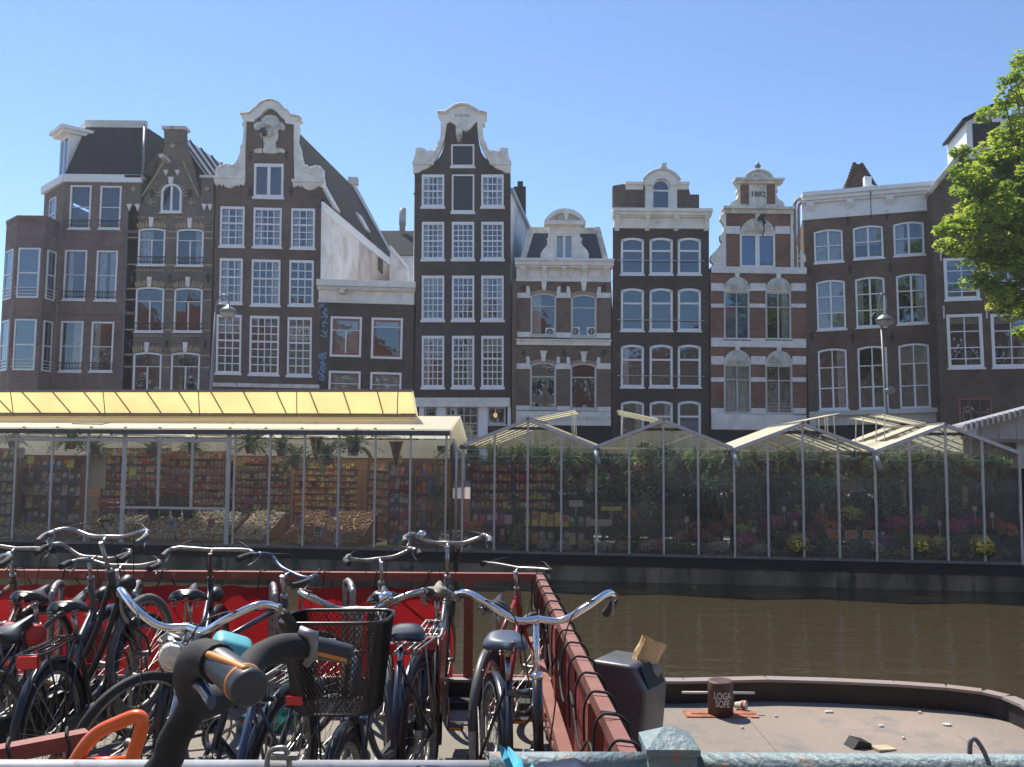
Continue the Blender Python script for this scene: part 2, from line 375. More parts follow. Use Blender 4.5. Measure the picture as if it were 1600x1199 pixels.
def body(P, u0, u1, v1, D, m, skew=0.12, roof=None, rm='slate', name='side_wall', v0=0.0):
    """hollow volume behind the facade: flanks, back and (flat or ridged) roof"""
    b = MB(); s = skew*D; y = 0.02
    b.quad((u0, y, v0), (u0+s, D, v0), (u0+s, D, v1), (u0, y, v1)); b.quad((u1, y, v0), (u1, y, v1), (u1+s, D, v1), (u1+s, D, v0))
    b.quad((u0+s, D, v0), (u1+s, D, v0), (u1+s, D, v1), (u0+s, D, v1))
    if not roof: b.quad((u0, y, v1), (u1, y, v1), (u1+s, D, v1), (u0+s, D, v1))
    o = P.part(b, name, m)
    # floors inside keep light from leaking between storeys
    fl = MB(); n = max(2, int(v1/2.9))
    for i in range(1, n): z = v1*i/n; fl.quad((u0+.02, WT+.02, z), (u1-.02, WT+.02, z), (u1-.02+skew*5, 5, z), (u0+.02+skew*5, 5, z))
    fl.quad((u0+skew*5, 5, 0), (u1+skew*5, 5, 0), (u1+skew*5, 5, v1), (u0+skew*5, 5, v1))
    P.part(fl, 'floor_slab', M['room'])
    if roof:
        vr, y0 = roof; r = MB(); um = (u0+u1)/2; e = 0.12
        a, b_, c = (u0-e, y0, v1), (u1+e, y0, v1), (um, y0, vr); a2, b2, c2 = (u0-e+s, D, v1), (u1+e+s, D, v1), (um+s, D, vr)
        r.quad(a, a2, c2, c); r.quad(b_, c, c2, b2); r.add([a, b_, c], [(0, 1, 2)]); r.add([a2, b2, c2], [(0, 2, 1)]); r.quad(a, b_, b2, a2)
        P.part(r, 'roof', M[rm])
    return o
def slabs(P, pxs, y0, y1, m, name, parent=None):
    """separate trim pieces, one object per pixel box"""
    for q in pxs:
        b = MB(); u0, u1, v0, v1 = P.rect(*q); b.box(u0, u1, y0, y1, v0, v1); P.part(b, name, M[m], parent)
def cornice(P, px, m='cream', steps=((0, .35, .35), (.35, .8, .2), (.8, 1, .28)), name='cornice', ret=0.0):
    u0, u1, v0, v1 = P.rect(*px); b = MB(); H = v1-v0
    for (a, c, d) in steps: b.box(u0-d*0.25, u1+d*0.25, -d, 0.3, v1-c*H+0.002, v1-a*H)
    return P.part(b, name, M[m]), (u0, u1, v0, v1)
def brackets(P, pxs, depth=0.3, m='cream', parent=None):
    for q in pxs:
        u0, u1, v0, v1 = P.rect(*q); b = MB(); w = (u1-u0)/2; cx = (u0+u1)/2
        pts = [(-0.0, v0), (-0.1*depth, v0), (-0.35*depth, v0+(v1-v0)*.25), (-0.55*depth, v0+(v1-v0)*.5), (-depth, v0+(v1-v0)*.8), (-depth, v1), (0, v1)]
        b.prism_x(pts, cx-w, cx+w); b.box(cx-w*1.15, cx+w*1.15, -depth*1.06, 0, v1-(v1-v0)*.12, v1+0.003); P.part(b, 'bracket', M[m], parent)
def spiral(b, cx, cz, r, y, turns=1.6, rad=0.035, flip=1, a0=0.0):
    pts = []
    for i in range(26):
        t = i/25; a = a0+flip*turns*2*math.pi*t; rr = r*(1-0.85*t); pts.append((cx+rr*math.cos(a), y, cz+rr*math.sin(a)))
    b.tube(pts, [rad*(1-.3*i/25) for i in range(26)], 6)
def anchor(P, px, py, h=0.5):
    u, v = P.uv(px, py); b = MB(); b.box(u-.03, u+.03, -.05, 0, v-h/2, v+h/2); b.box(u-.1, u+.1, -.06, -.01, v-.04, v+.04); b.box(u-.07, u+.07, -.06, -.01, v+h/2-.08, v+h/2-.02); P.part(b, 'wall_anchor', M['iron'])
SASH = [(0, .5, 1), (.5, 1, 1)]
def grid(c, r): return [(i/r, (i+1)/r, c) for i in range(r)]
CURT = [None, None, ('l', .35), ('b', .25), ('r', .3), None, ('blind', .3)]
HY = 41.0

# --- house 1: brown brick corner house with a two-storey bay and a dark mansard
def house1():
    P = Plane(140, HY, vert=((109, 300), (95, 575)), horiz=((109, 290), (189, 291)))
    P.root('corner_house', 'brown brick corner house with two-storey bay and dark mansard roof, first of the row', 'house')
    wins = [(109, 290, 142, 358), (156, 291, 189, 358), (100, 391, 135, 469), (150, 392, 183, 470), (94, 502, 129, 581), (142, 503, 177, 581)]
    hs = [window(P, w, SASH, rail=True, sill=0.06, curtain=c) for w, c in zip(wins, [None, None, ('l', .3), ('b', .4), ('r', .5), ('l', .3)])]
    uL = P.uv(95, 400)[0]; uR = P.uv(200, 400)[0]+0.42; vt = P.uv(150, 281)[1]; vm = P.uv(150, 360)[1]
    facade(P, uL, uR, 0, vt, hs, M['b1'])
    # chamfered corner going back to the side
    c = MB(); dx, dy = -2.1, 2.2
    c.quad((uL, 0, 0), (uL, 0, vt), (uL+dx, dy, vt), (uL+dx, dy, 0)); c.quad((uL+dx, dy, 0), (uL+dx, dy, vt), (uL+dx+.9, 12, vt), (uL+dx+.9, 12, 0))
    c.quad((uL+dx+.9, 12, 0), (uL+dx+.9, 12, vt), (uR+1.2, 12, vt), (uR+1.2, 12, 0)); c.quad((uR, .01, 0), (uR+1.2, 12, 0), (uR+1.2, 12, vt), (uR, .01, vt)); P.part(c, 'side_wall', M['b1'])
    cl = MB(); cl.add([(uL+.05, .3, vt-.02), (uR, .3, vt-.02), (uR+.6, 6, vt-.02), (uL+dx+.7, 6, vt-.02), (uL+dx+.3, dy+.3, vt-.02)], [(0, 1, 2, 3, 4)]); cl.quad((uL-1.2, 5, 0), (uR+.6, 5, 0), (uR+.6, 5, vt), (uL-1.2, 5, vt))
    for z_ in (3.2, 6.2, 9.2): cl.quad((uL, .32, z_), (uR, .32, z_), (uR+.6, 5, z_), (uL-1.2, 5, z_))
    P.part(cl, 'floor_slab', M['room'])
    # window on the chamfer
    ang = math.atan2(dy, dx); mx = Matrix.Translation((uL+dx*.5, dy*.5, 0)) @ Matrix.Rotation(math.atan2(-dy, -dx), 4, 'Z')
    v0, v1 = P.uv(78, 352)[1], P.uv(78, 300)[1]; f = MB(); w = 0.5
    for (a, b_, z0, z1) in ((-w, -w+.07, v0, v1), (w-.07, w, v0, v1), (-w, w, v0, v0+.07), (-w, w, v1-.07, v1), (-w, w, (v0+v1)/2-.03, (v0+v1)/2+.03)): f.box(a, b_, -.05, .02, z0, z1, mx)
    wo = P.part(f, 'window', M['white']); g = MB(); g.add([mx @ Vector(p) for p in ((-w, -.012, v0), (w, -.012, v0), (w, -.012, v1), (-w, -.012, v1))], [(0, 1, 2, 3)]); P.part(g, 'pane', M['pane'], wo)
    g = MB(); g.add([mx @ Vector(p) for p in ((-w, -.006, v0), (w, -.006, v0), (w, -.006, v1), (-w, -.006, v1))], [(0, 1, 2, 3)]); P.part(g, 'dark_backing', M['dark'], wo)  # near-black sheet stands for the unlit room behind the pane
    # white eaves board round the corner
    e = MB(); t = vt; hgt = 0.36
    e.box(uL, uR+.1, -.16, .06, t-hgt*.4, t+hgt*.6); e.hexa([(uL-.01, -.17, t-hgt*.4), (uL-.01, .06, t-hgt*.4), (uL+dx, dy+.06, t-hgt*.4), (uL+dx-.12, dy-.14, t-hgt*.4), (uL-.01, -.17, t+hgt*.6), (uL-.01, .06, t+hgt*.6), (uL+dx, dy+.06, t+hgt*.6), (uL+dx-.12, dy-.14, t+hgt*.6)])
    P.part(e, 'eaves_board', M['white'])
    # mansard
    zr = P.uv(180, 196, 1.6)[1]; z0 = t+hgt*.5; r = MB()
    a = [(uL+.0, .05, z0), (uR+.1, .05, z0), (uR+1.0, 8, z0), (uL+dx+1.3, 8, z0), (uL+dx+.32, dy+.25, z0)]
    iu0, iu1 = P.uv(136, 200, 1.6)[0], P.uv(229, 200, 1.6)[0]
    b_ = [(iu0, 1.6, zr), (iu1-.12, 1.6, zr), (iu1+.6, 7, zr), (iu0-.3, 7, zr), (iu0-.95, 2.9, zr)]
    r.add(a+b_, [(i, (i+1) % 5, (i+1) % 5+5, i+5) for i in range(5)]+[(5, 6, 7, 8, 9)]); ro = P.part(r, 'roof', M['slate'])
    tr = MB(); tr.box(iu0-.05, iu1, 1.5, 1.75, zr-.14, zr+.22); tr.hexa([(iu0-.05, 1.5, zr-.14), (iu0-.05, 1.7, zr-.14), (iu0-1.0, 3.1, zr-.14), (iu0-1.1, 2.9, zr-.14), (iu0-.05, 1.5, zr+.22), (iu0-.05, 1.7, zr+.22), (iu0-1.0, 3.1, zr+.22), (iu0-1.1, 2.9, zr+.22)]); P.part(tr, 'roof_edge', M['greyframe'], ro)
    hip = MB(); hip.tube([(uR+.1, .0, z0), (iu1-.08, 1.5, zr)], .06, 6); P.part(hip, 'hip_capping', M['lead'], ro)
    dm = MB()
    u0, u1 = P.uv(91, 240, 1.5)[0], P.uv(112, 240, 1.5)[0]; zb, zt = z0-.1, P.uv(100, 215, 1.5)[1]
    rot = Matrix.Translation((u0+.35, 1.35, 0)) @ Matrix.Rotation(math.atan2(-dy, -dx), 4, 'Z')
    dm.box(-.62, .62, 0, 2.6, zb, zt, rot); do = P.part(dm, 'dormer', M['white'])
    for s_ in (-1, 1):
        g = MB(); g.box(s_*.29-.2, s_*.29+.2, -.02, .01, zb+.18, zt-.2, rot); P.part(g, 'pane', M['pane'], do); g = MB(); g.box(s_*.29-.2, s_*.29+.2, -.012, .008, zb+.18, zt-.2, rot); P.part(g, 'dark_backing', M['dark'], do)  # dark sheets behind the dormer panes stand for its unlit inside
    g = MB(); g.box(-.82, .82, -.3, 2.7, zt, zt+.14, rot); g.box(-.95, .95, -.45, 2.75, zt+.14, zt+.3, rot); P.part(g, 'dormer_roof', M['white'], do)
    # brick belts
    for yy in (362, 489):
        v = P.uv(150, yy)[1]; b2 = MB(); b2.box(uL, uR, -.05, 0, v-.07, v+.07); P.part(b2, 'brick_belt', M['b1'])
    # two-storey bay
    x0, x1, x2, x3 = [P.uv(x, 460, -1.1 if k in (1, 2) else 0)[0] for k, x in enumerate((4, 21, 66, 88))]
    zb_ = P.uv(45, 342, -1.1)[1]; pl = [(x0, .0), (x1, -1.1), (x2, -1.1), (x3, 0.0)]
    b2 = MB(); n = 4
    vs = [(x, y, 0) for x, y in pl]+[(x, y, zb_) for x, y in pl]; b2.add(vs, [(0, 1, 5, 4), (1, 2, 6, 5), (2, 3, 7, 6), (4, 5, 6, 7), (3, 0, 4, 7)])
    bo = P.part(b2, 'bay', M['b1']); cp = MB(); cp.add([(x*1.0, y-.06, zb_-.02) for x, y in pl]+[(x, y-.06, zb_+.14) for x, y in pl], [(0, 1, 5, 4), (1, 2, 6, 5), (2, 3, 7, 6), (4, 5, 6, 7), (3, 2, 1, 0)]); P.part(cp, 'bay_coping', M['b1'], bo)
    def bwin(pa, pb, fa, fb, ya, yb):
        pa, pb = Vector((pa[0], pa[1], 0)), Vector((pb[0], pb[1], 0)); d = (pb-pa); Lg = d.length; d.normalize()
        mxx = Matrix.Translation(pa) @ Matrix.Rotation(math.atan2(d.y, d.x), 4, 'Z'); v0, v1 = P.uv(50, yb, -1.1)[1], P.uv(50, ya, -1.1)[1]; a, c_ = Lg*fa, Lg*fb
        f = MB(); t = .07
        for (q0, q1, z0_, z1_) in ((a, a+t, v0, v1), (c_-t, c_, v0, v1), (a+t, c_-t, v0, v0+t), (a+t, c_-t, v1-t, v1), (a+t, c_-t, (v0+v1)/2-.03, (v0+v1)/2+.03)): f.box(q0, q1, -.06, .02, z0_, z1_, mxx)
        for z_ in (.15, .3, .45): f.box(a-.05, c_+.05, -.12, -.1, v0+z_, v0+z_+.025, mxx)
        wo = P.part(f, 'window', M['white'], bo)
        g = MB(); g.box(a+t, c_-t, -.03, -.02, v0+t, v1-t, mxx); P.part(g, 'pane', M['pane'], bo); g = MB(); g.box(a+t, c_-t, -.016, .0, v0+t, v1-t, mxx); P.part(g, 'dark_backing', M['room'], bo)  # dark sheet behind the bay pane stands for the room's shade
    for (ya, yb) in ((388, 466), (499, 579)):
        bwin(pl[0], pl[1], .2, .85, ya, yb); bwin(pl[1], pl[2], .12, .88, ya, yb); bwin(pl[2], pl[3], .18, .8, ya, yb)
house1()

# --- house 2: stepped renaissance gable with yellow brick bands
def house2():
    P = Plane(265, HY, vert=((216, 360), (208, 600)), horiz=((212, 449), (316, 450)))
    P.root('gabled_house', 'grey-brown brick house with pointed gable, yellow brick arches and white keystones', 'house')
    T = [(0, .3, 1), (.3, 1, 2)]; ws = [(216, 357, 258, 415), (276, 358, 318, 416), (212, 449, 256, 519), (272, 450, 316, 519), (208, 551, 252, 621), (267, 551, 312, 621)]
    hs = [window(P, w, T, rise=.05, rail=(i < 4), sill=.05, curtain=c) for i, (w, c) in enumerate(zip(ws, [('l', .5), ('r', .3), None, None, None, None]))]
    u0, u1 = P.uv(197, 450)[0], P.uv(331, 450)[0]; ve = P.uv(265, 322)[1]
    facade(P, u0, u1, 0, ve, hs, M['b2'])
    g = MB(); pts = P.poly([(220, 322), (240, 280), (253, 244), (256, 232), (258, 224), (291, 224), (293, 236), (296, 246), (304, 272), (318, 322)]); pts = [(pts[0][0], ve)]+pts[1:-1]+[(pts[-1][0], ve)]
    g.prism(pts[::-1], 0, .35); P.part(g, 'gable', M['b2'])
    g = MB(); q = P.poly([(254, 224), (256, 203), (289, 203), (292, 224)]); g.prism([(q[0][0]+.1, q[0][1]), (q[3][0]-.1, q[3][1]), (q[2][0]-.02, q[2][1]), (q[1][0]+.02, q[1][1])], -.05, .38); P.part(g, 'gable_cap', M['b2'])
    g = MB(); a = P.uv(254, 202)[0]; c = P.uv(292, 202)[0]; z = P.uv(272, 203)[1]; g.box(a, c, -.14, .45, z, z+.14); P.part(g, 'coping_stone', M['stone'])
    for (xa, xb) in ((198, 221), (315, 334)):
        g = MB(); a, c = P.uv(xa, 300)[0], P.uv(xb, 300)[0]; z1 = P.uv(xa, 279)[1]; g.box(a, c, -.08, .3, ve-.02, z1); P.part(g, 'shoulder_pier', M['b2'])
        g = MB(); g.box(a-.06, c+.06, -.16, .34, z1, z1+.12); P.part(g, 'coping_stone', M['stone'])
        for xx in (xa+5, xb-5):
            g = MB(); u, v = P.uv(xx, 325); g.prism([(u-.12, v+.16), (u, v-.17), (u+.12, v+.16)], -.12, 0); P.part(g, 'corbel', M['whiteband'])
        g = MB(); u, v = P.uv((xa+xb)/2, 296); g.prism([(u-.14, v), (u, v-.14), (u+.14, v), (u, v+.14)], -.11, -.05); P.part(g, 'stone_diamond', M['yband'])
    for xx in (260, 278):
        g = MB(); u, v = P.uv(xx, 271); g.prism([(u-.11, v+.13), (u, v-.14), (u+.11, v+.13)], -.12, 0); P.part(g, 'corbel', M['whiteband'])
    g = MB(); u, v = P.uv(270, 228); g.prism([(u-.14, v), (u, v-.14), (u+.14, v), (u, v+.14)], -.05, 0); P.part(g, 'stone_diamond', M['yband'])
    g = MB(); u, v = P.uv(263, 254); g.box(u-.1, u+.12, -.9, .0, v-.05, v+.12); P.part(g, 'hoist_beam', M['greyframe'])
    # gable relief band and crosses
    for pts in ([(222, 308), (258, 252)], [(311, 308), (286, 252)]):
        a, b_ = P.poly(pts); g = MB(); g.tube([(a[0], -.03, a[1]), (b_[0], -.03, b_[1])], .045, 4); P.part(g, 'gable_rib', M['yband'])
    for (x, y) in ((236, 316), (299, 316)):
        u, v = P.uv(x, y); g = MB(); g.box(u-.17, u+.17, -.03, 0, v-.03, v+.03); g.box(u-.03, u+.03, -.034, 0, v-.17, v+.17); P.part(g, 'cross_mark', M['yband'])
    # attic window (round-headed) sits proud on the gable
    window(P, (253, 288, 285, 333), [(0, 1, 2)], rise=.42, proud=.06, dep=-.06, fw=.09, bar=.06, sill=.06)
    bk = MB(); u_0, u_1, v_0, v_1 = P.rect(255, 291, 283, 332); bk.prism(arc_pts(u_0, u_1, v_1, .4*(u_1-u_0))[::-1]+[(u_0, v_0), (u_1, v_0)], -.006, -.001); P.part(bk, 'dark_backing', M['dark'])  # near-black backing paints the attic's darkness behind the glass
    def arch(cx, y, halfw, n=11, rad=None):
        for i in range(n):
            t = (i/(n-1)-.5)*2
            if i == n//2: continue
            u, v = P.uv(cx+t*halfw, y+abs(t)**2*2.0); b_ = MB()
            mx = Matrix.Translation((u, 0, v)) @ Matrix.Rotation(t*.22, 4, 'Y'); b_.box(-.045, .045, -.035, 0, -.13, .15 if i % 2 else .10, mx); P.part(b_, 'arch_brick', M['yband'])
    for (cx, y, ky) in ((237, 351, 348), (297, 352, 349), (234, 443, 441), (294, 444, 441), (230, 545, 543), (290, 545, 543)):
        arch(cx, y, 21); g = MB(); u, v = P.uv(cx, ky+1); g.prism([(u-.11, v+.26), (u-.07, v-.2), (u+.07, v-.2), (u+.11, v+.26)], -.1, 0); P.part(g, 'keystone', M['whiteband'])
    g = MB(); u, v = P.uv(268, 283); g.prism([(u-.12, v+.16), (u-.08, v-.14), (u+.08, v-.14), (u+.12, v+.16)], -.14, 0); P.part(g, 'keystone', M['whiteband'])
    for i in range(13):
        a = math.pi*(i/12)
        if 4.5 < i < 7.5: continue
        u, v = P.uv(269, 306); rr = 20*HY/FPX+.0; uu, vv = u+math.cos(a)*rr, v+math.sin(a)*rr*.95; b_ = MB()
        mx = Matrix.Translation((uu, 0, vv)) @ Matrix.Rotation(-(a-math.pi/2), 4, 'Y'); b_.box(-.04, .04, -.035, 0, -.09, .1, mx); P.part(b_, 'arch_brick', M['yband'])
    holes = [(h[0], h[1], h[2], h[3]) for h in hs]
    for yy in (362, 372, 414, 452, 469, 516, 555, 574):
        v = P.uv(265, yy)[1]; segs = [u0]
        for h in sorted(holes):
            if h[2] < v < h[3]: segs += [h[0]-.02, h[1]+.02]
        segs.append(u1)
        for i in range(0, len(segs), 2):
            if segs[i+1]-segs[i] > .05: b_ = MB(); b_.box(segs[i]+.01, segs[i+1]-.01, -.012, 0, v-.035, v+.035); P.part(b_, 'brick_band', M['yband'])
    for yy in (340, 423, 525):
        for k in range(2):
            for i in range(10): b_ = MB(); u, v = P.uv(216+k*60-(yy-340)*.03+i*4.6, yy); b_.box(u-.035, u+.035, -.04, 0, v-.05, v+.05); P.part(b_, 'dentil_brick', M['yband'])
    for (x, y) in ((207, 435), (265, 435), (325, 435), (203, 538), (261, 538), (321, 538), (237, 303), (297, 303)): anchor(P, x, y, .4)
    body(P, u0, u1, ve-.05, 11, M['b2'], roof=None)
    # seam-metal roof seen past the gable
    r = MB(); zr = P.uv(276, 212, 1)[1]; um = (u0+u1)/2-.1
    r.quad((u1+.1, .25, ve+.7), (u1+1.5, 11, ve+.7), (um+1.4, 11, zr), (um, .25, zr)); r.quad((u0-.1, .25, ve+.7), (um, .25, zr), (um+1.4, 11, zr), (u0+1.3, 11, ve+.7))
    r.add([(u0, 10.9, ve-.1), (u1+1.4, 10.9, ve-.1), (um+1.4, 10.9, zr)], [(0, 1, 2)]); ro = P.part(r, 'roof', M['metalroof'])
    for i in range(9):
        y = .6+i*1.15; g = MB(); s = .127*y; g.tube([(u1+.1+s, y, ve+.74), (um+s, y, zr+.04)], .05, 4); P.part(g, 'roof_seam', M['slate'], ro)
    g = MB(); g.tube([(*[u0-.02], -.06, 0), (u0-.02, -.06, ve)], .045, 6); P.part(g, 'drain_pipe', M['lead'])
house2()

# --- house 3: neck gable with white scrolls
def house3():
    P = Plane(415, HY, vert=((344, 330), (339, 580)), horiz=((338, 585), (487, 588)))
    P.root('neck_gable_house', 'dark red-brown neck-gable house with white scrolls and shell crest', 'house')
    rows = [((344, 323, 382, 385), 3, 5), ((396, 325, 440, 386), 4, 5), ((455, 326, 492, 388), 3, 5), ((343, 404, 379, 474), 3, 5), ((393, 406, 438, 477), 4, 5), ((452, 407, 490, 477), 3, 5), ((338, 492, 377, 583), 3, 7), ((390, 494, 436, 585), 4, 7), ((449, 496, 487, 587), 3, 7)]
    hs = []
    for i, (w, c, r) in enumerate(rows):
        hs.append(window(P, w, grid(c, r), fw=.085, bar=.045, mid=(r-1)//2, gm='panewavy', split=False, sill=.1, lintel=.04, curtain=CURT[i % 7] if i > 2 else ('b', .3)))
    hs.append(window(P, (397, 256, 443, 308), [(0, 1, 2)], fw=.1, bar=.09, sill=.12, lintel=.06))
    u0, u1 = P.uv(335, 400)[0], P.uv(501, 400)[0]; vs_ = P.uv(420, 290)[1]; vn = P.uv(420, 190)[1]; n0, n1 = P.uv(384, 250)[0], P.uv(461, 250)[0]
    lower = [h for h in hs if h[3] < vs_]; atti = hs[-1]
    facade(P, u0, u1, 0, atti[2], lower, M['b3']); facade(P, n0, n1, atti[2], vn, [atti], M['b3'], 'gable')
    for (a, c) in ((u0, n0), (n1, u1)):
        b_ = MB(); b_.quad((a, 0, atti[2]), (c, 0, atti[2]), (c, 0, vs_+.1), (a, 0, vs_+.1)); b_.quad((a, .3, atti[2]), (a, .3, vs_+.1), (c, .3, vs_+.1), (c, .3, atti[2])); b_.quad((a, 0, vs_+.1), (c, 0, vs_+.1), (c, .3, vs_+.1), (a, .3, vs_+.1)); P.part(b_, 'shoulder', M['b3'])
    nk = MB(); nk.quad((n0, 0, atti[2]), (n0, 0, vn), (n0, .35, vn), (n0, .35, atti[2])); nk.quad((n1, 0, atti[2]), (n1, .35, atti[2]), (n1, .35, vn), (n1, 0, vn)); nk.quad((n0, .35, atti[2]), (n0, .35, vn), (n1, .35, vn), (n1, .35, atti[2])); P.part(nk, 'neck_side', M['b3'])
    # dark field under the crest arch
    tp = MB(); tp.prism(P.poly([(386, 195), (400, 190), (405, 182), (412, 180), (420, 171), (432, 172), (438, 181), (446, 185), (447, 193), (460, 197)])[::-1]+[(n1, vn-.1), (n0, vn-.1)], .012, .3); P.part(tp, 'crest_field', M['b3'])
    # crest: white arch band with cornice ears
    outer = [(377, 181), (391, 180), (398, 173), (402, 171), (407, 165), (414, 161), (423, 159), (432, 161), (439, 166), (444, 173), (450, 176), (455, 183), (470, 185), (472, 189), (467, 192), (466, 196)]
    inner = [(460, 196), (447, 194), (446, 189), (440, 184), (434, 177), (427, 172), (421, 171), (413, 176), (408, 183), (400, 187), (398, 192), (386, 191), (381, 190)]
    cr = MB(); cr.prism(P.poly(outer+inner)[::-1], -.14, .3); cm = P.part(cr, 'crest', M['cream'])
    li = MB(); li.tube([(p[0], -.17, p[1]+.04) for p in P.poly(outer[:-1])], .055, 6); P.part(li, 'crest_moulding', M['stone'], cm)
    # white scroll wings
    for side, pts in ((0, [(386, 190), (380, 192), (379, 197), (382, 202), (380, 225), (376, 230), (377, 236), (374, 246), (369, 256), (364, 259), (358, 258), (349, 257), (342, 261), (338, 264), (338, 274), (335, 280), (337, 289), (342, 289), (348, 288), (355, 294), (362, 295), (369, 292), (375, 289), (382, 291), (384, 280), (384, 240)]), (1, [(460, 194), (466, 195), (469, 201), (467, 206), (466, 222), (470, 232), (471, 239), (473, 250), (478, 262), (485, 262), (492, 260), (501, 260), (506, 266), (506, 275), (508, 286), (504, 293), (498, 291), (491, 297), (483, 298), (476, 295), (470, 290), (459, 294), (458, 284), (461, 282), (460, 240)])):
        w_ = MB(); q = P.poly(pts); w_.prism(q if side == 0 else q[::-1], -.12, .2); wo = P.part(w_, 'scroll_wing', M['cream'])
        d = MB(); cx, cz = P.uv(348 if side == 0 else 497, 270 if side == 0 else 272); f = 1 if side == 0 else -1
        spiral(d, cx, cz, .24, -.13, 1.7, .05, f, math.pi/2); spiral(d, cx+f*.45, cz-.05, .17, -.13, 1.4, .04, -f, 0); spiral(d, cx+f*.75, cz+.1, .13, -.13, 1.2, .035, f, 0)
        for i in range(5): d.ball((cx-f*.1+f*i*.2, -.13, cz+.22+(.08 if i % 2 else 0)), .08, 7, 5)
        for i in range(6): d.ball((cx-f*.2+f*i*.2, -.12, cz-.62-(.05 if i in (2, 3) else 0)), .07, 7, 5)
        P.part(d, 'carved_scroll', M['cream'], wo)
        a, c = P.uv(336 if side == 0 else 457, 280)[0], P.uv(384 if side == 0 else 508, 280)[0]; z = P.uv(360, 279 if side == 0 else 282)[1]; e = MB(); e.box(a, c, -.2, .05, z-.05, z+.06); P.part(e, 'moulding', M['cream'], wo)
    # shell and cartouche
    sh = MB(); pts = [(397, 198), (398, 195), (403, 192), (408, 192), (410, 186), (416, 182), (424, 181), (432, 183), (436, 188), (437, 192), (442, 193), (446, 198), (445, 205), (441, 204), (437, 203), (434, 206), (436, 212), (434, 220), (431, 222), (432, 233), (441, 233), (446, 236), (445, 241), (438, 239), (428, 241), (405, 240), (398, 240), (398, 235), (403, 233), (413, 233), (413, 222), (409, 217), (407, 210), (410, 206), (408, 203), (403, 204), (399, 204)]
    sh.prism(P.poly(pts)[::-1], -.1, .02); so = P.part(sh, 'shell_ornament', M['stone']); rb = MB(); cx, cz = P.uv(422, 205)
    for i in range(9):
        a = math.pi*(.1+.8*i/8); rb.tube([(cx, -.11, cz), (cx+.62*math.cos(a), -.11, cz+.62*math.sin(a))], [.02, .075], 5)
    rb.ball((cx, -.1, cz-.15), .2, 8, 6); P.part(rb, 'shell_rib', M['stone'], so)
    hb = MB(); u, v = P.uv(416, 211); hb.box(u-.1, u+.1, -.7, .0, v-.1, v+.1); hb.tube([(u, -.62, v-.1), (u, -.62, v-1.0)], .025, 5); hb.tube(catmull([(u, -.62, v-1.0), (u+.06, -.62, v-1.08), (u, -.62, v-1.15)]), .02, 5); P.part(hb, 'hoist_beam', M['iron'])
    for (x, y) in ((391, 300), (448, 245), (372, 245), (455, 300), (391, 245), (328+60, 395), (445, 395)): anchor(P, x, y, .45) if y < 310 and 385 < x < 460 else None
    # flank: white plaster, roof with skylights and back gable
    ve = P.uv(500, 316)[1]; D = 13.5; sk = .115; s = sk*D
    b_ = MB(); b_.quad((u1, .02, 0), (u1, .02, ve), (u1+s*.45, D*.45, ve), (u1+s*.45, D*.45, 0)); P.part(b_, 'side_wall', M['plaster'])
    b_ = MB(); b_.quad((u1+s*.45, D*.45, 0), (u1+s*.45, D*.45, ve), (u1+s, D, ve), (u1+s, D, 0)); P.part(b_, 'side_wall', M['plaster2'])
    b_ = MB(); b_.quad((u0, .02, 0), (u0+s, D, 0), (u0+s, D, ve), (u0, .02, ve)); b_.quad((u0+s, D, 0), (u1+s, D, 0), (u1+s, D, ve), (u0+s, D, ve)); P.part(b_, 'back_wall', M['b3'])
    fl = MB()
    for z in (3.2, 6.0, 8.9, 11.6): fl.quad((u0, WT+.02, z), (u1, WT+.02, z), (u1+.4, 5, z), (u0+.4, 5, z))
    fl.quad((u0+.5, 5, 0), (u1+.5, 5, 0), (u1+.5, 5, ve), (u0+.5, 5, ve)); P.part(fl, 'floor_slab', M['room'])
    e = MB(); e.hexa([(u1-.05, .0, ve-.42), (u1+.1, .0, ve-.42), (u1+s+.1, D, ve-.42), (u1+s-.05, D, ve-.42), (u1-.05, .0, ve+.03), (u1+.1, .0, ve+.03), (u1+s+.1, D, ve+.03), (u1+s-.05, D, ve+.03)]); P.part(e, 'eaves_board', M['white'])
    um = (u0+u1)/2; zr = P.uv(545, 292, D)[1]; r = MB(); y0 = .36
    r.quad((u1+.16, y0, ve+.04), (u1+s+.16, D, ve+.04), (um+s, D, zr), (um, y0, zr)); r.quad((u0-.1, y0, ve), (um, y0, zr), (um+s, D, zr), (u0+s-.1, D, ve)); ro = P.part(r, 'roof', M['slate'])
    gb = MB(); gb.prism([(u0+s, ve), (u1+s, ve), (um+s, zr)], D-.02, D+.2); P.part(gb, 'back_gable', M['plaster2'])
    vg = MB(); vg.tube([(u1+s+.2, D, ve-.1), (um+s+.02, D, zr+.12)], .17, 4); P.part(vg, 'verge_board', M['white'], ro)
    ch = MB(); ch.box(um+s-.3, um+s+.3, D-.25, D+.2, zr+.1, zr+.55); P.part(ch, 'chimney', M['plaster2'], ro)
    nrm = Vector((zr-ve, 0, u1-um)).normalized()
    for (fy, fz) in ((.12, .12), (.12, .3), (.62, .25)):
        c0 = Vector((u1+.16+s*fy, y0+(D-y0)*fy, ve)).lerp(Vector((um+s*fy, y0+(D-y0)*fy, zr)), fz); up = (Vector((um, 0, zr))-Vector((u1+.16, 0, ve))).normalized(); al = Vector((sk, 1, 0)).normalized()
        g = MB(); w_, h_ = .55, .5
        g.hexa([c0-al*w_-up*h_, c0+al*w_-up*h_, c0+al*w_+up*h_, c0-al*w_+up*h_]+[p+nrm*.12 for p in (c0-al*w_-up*h_, c0+al*w_-up*h_, c0+al*w_+up*h_, c0-al*w_+up*h_)]); P.part(g, 'skylight', M['greyframe'], ro)
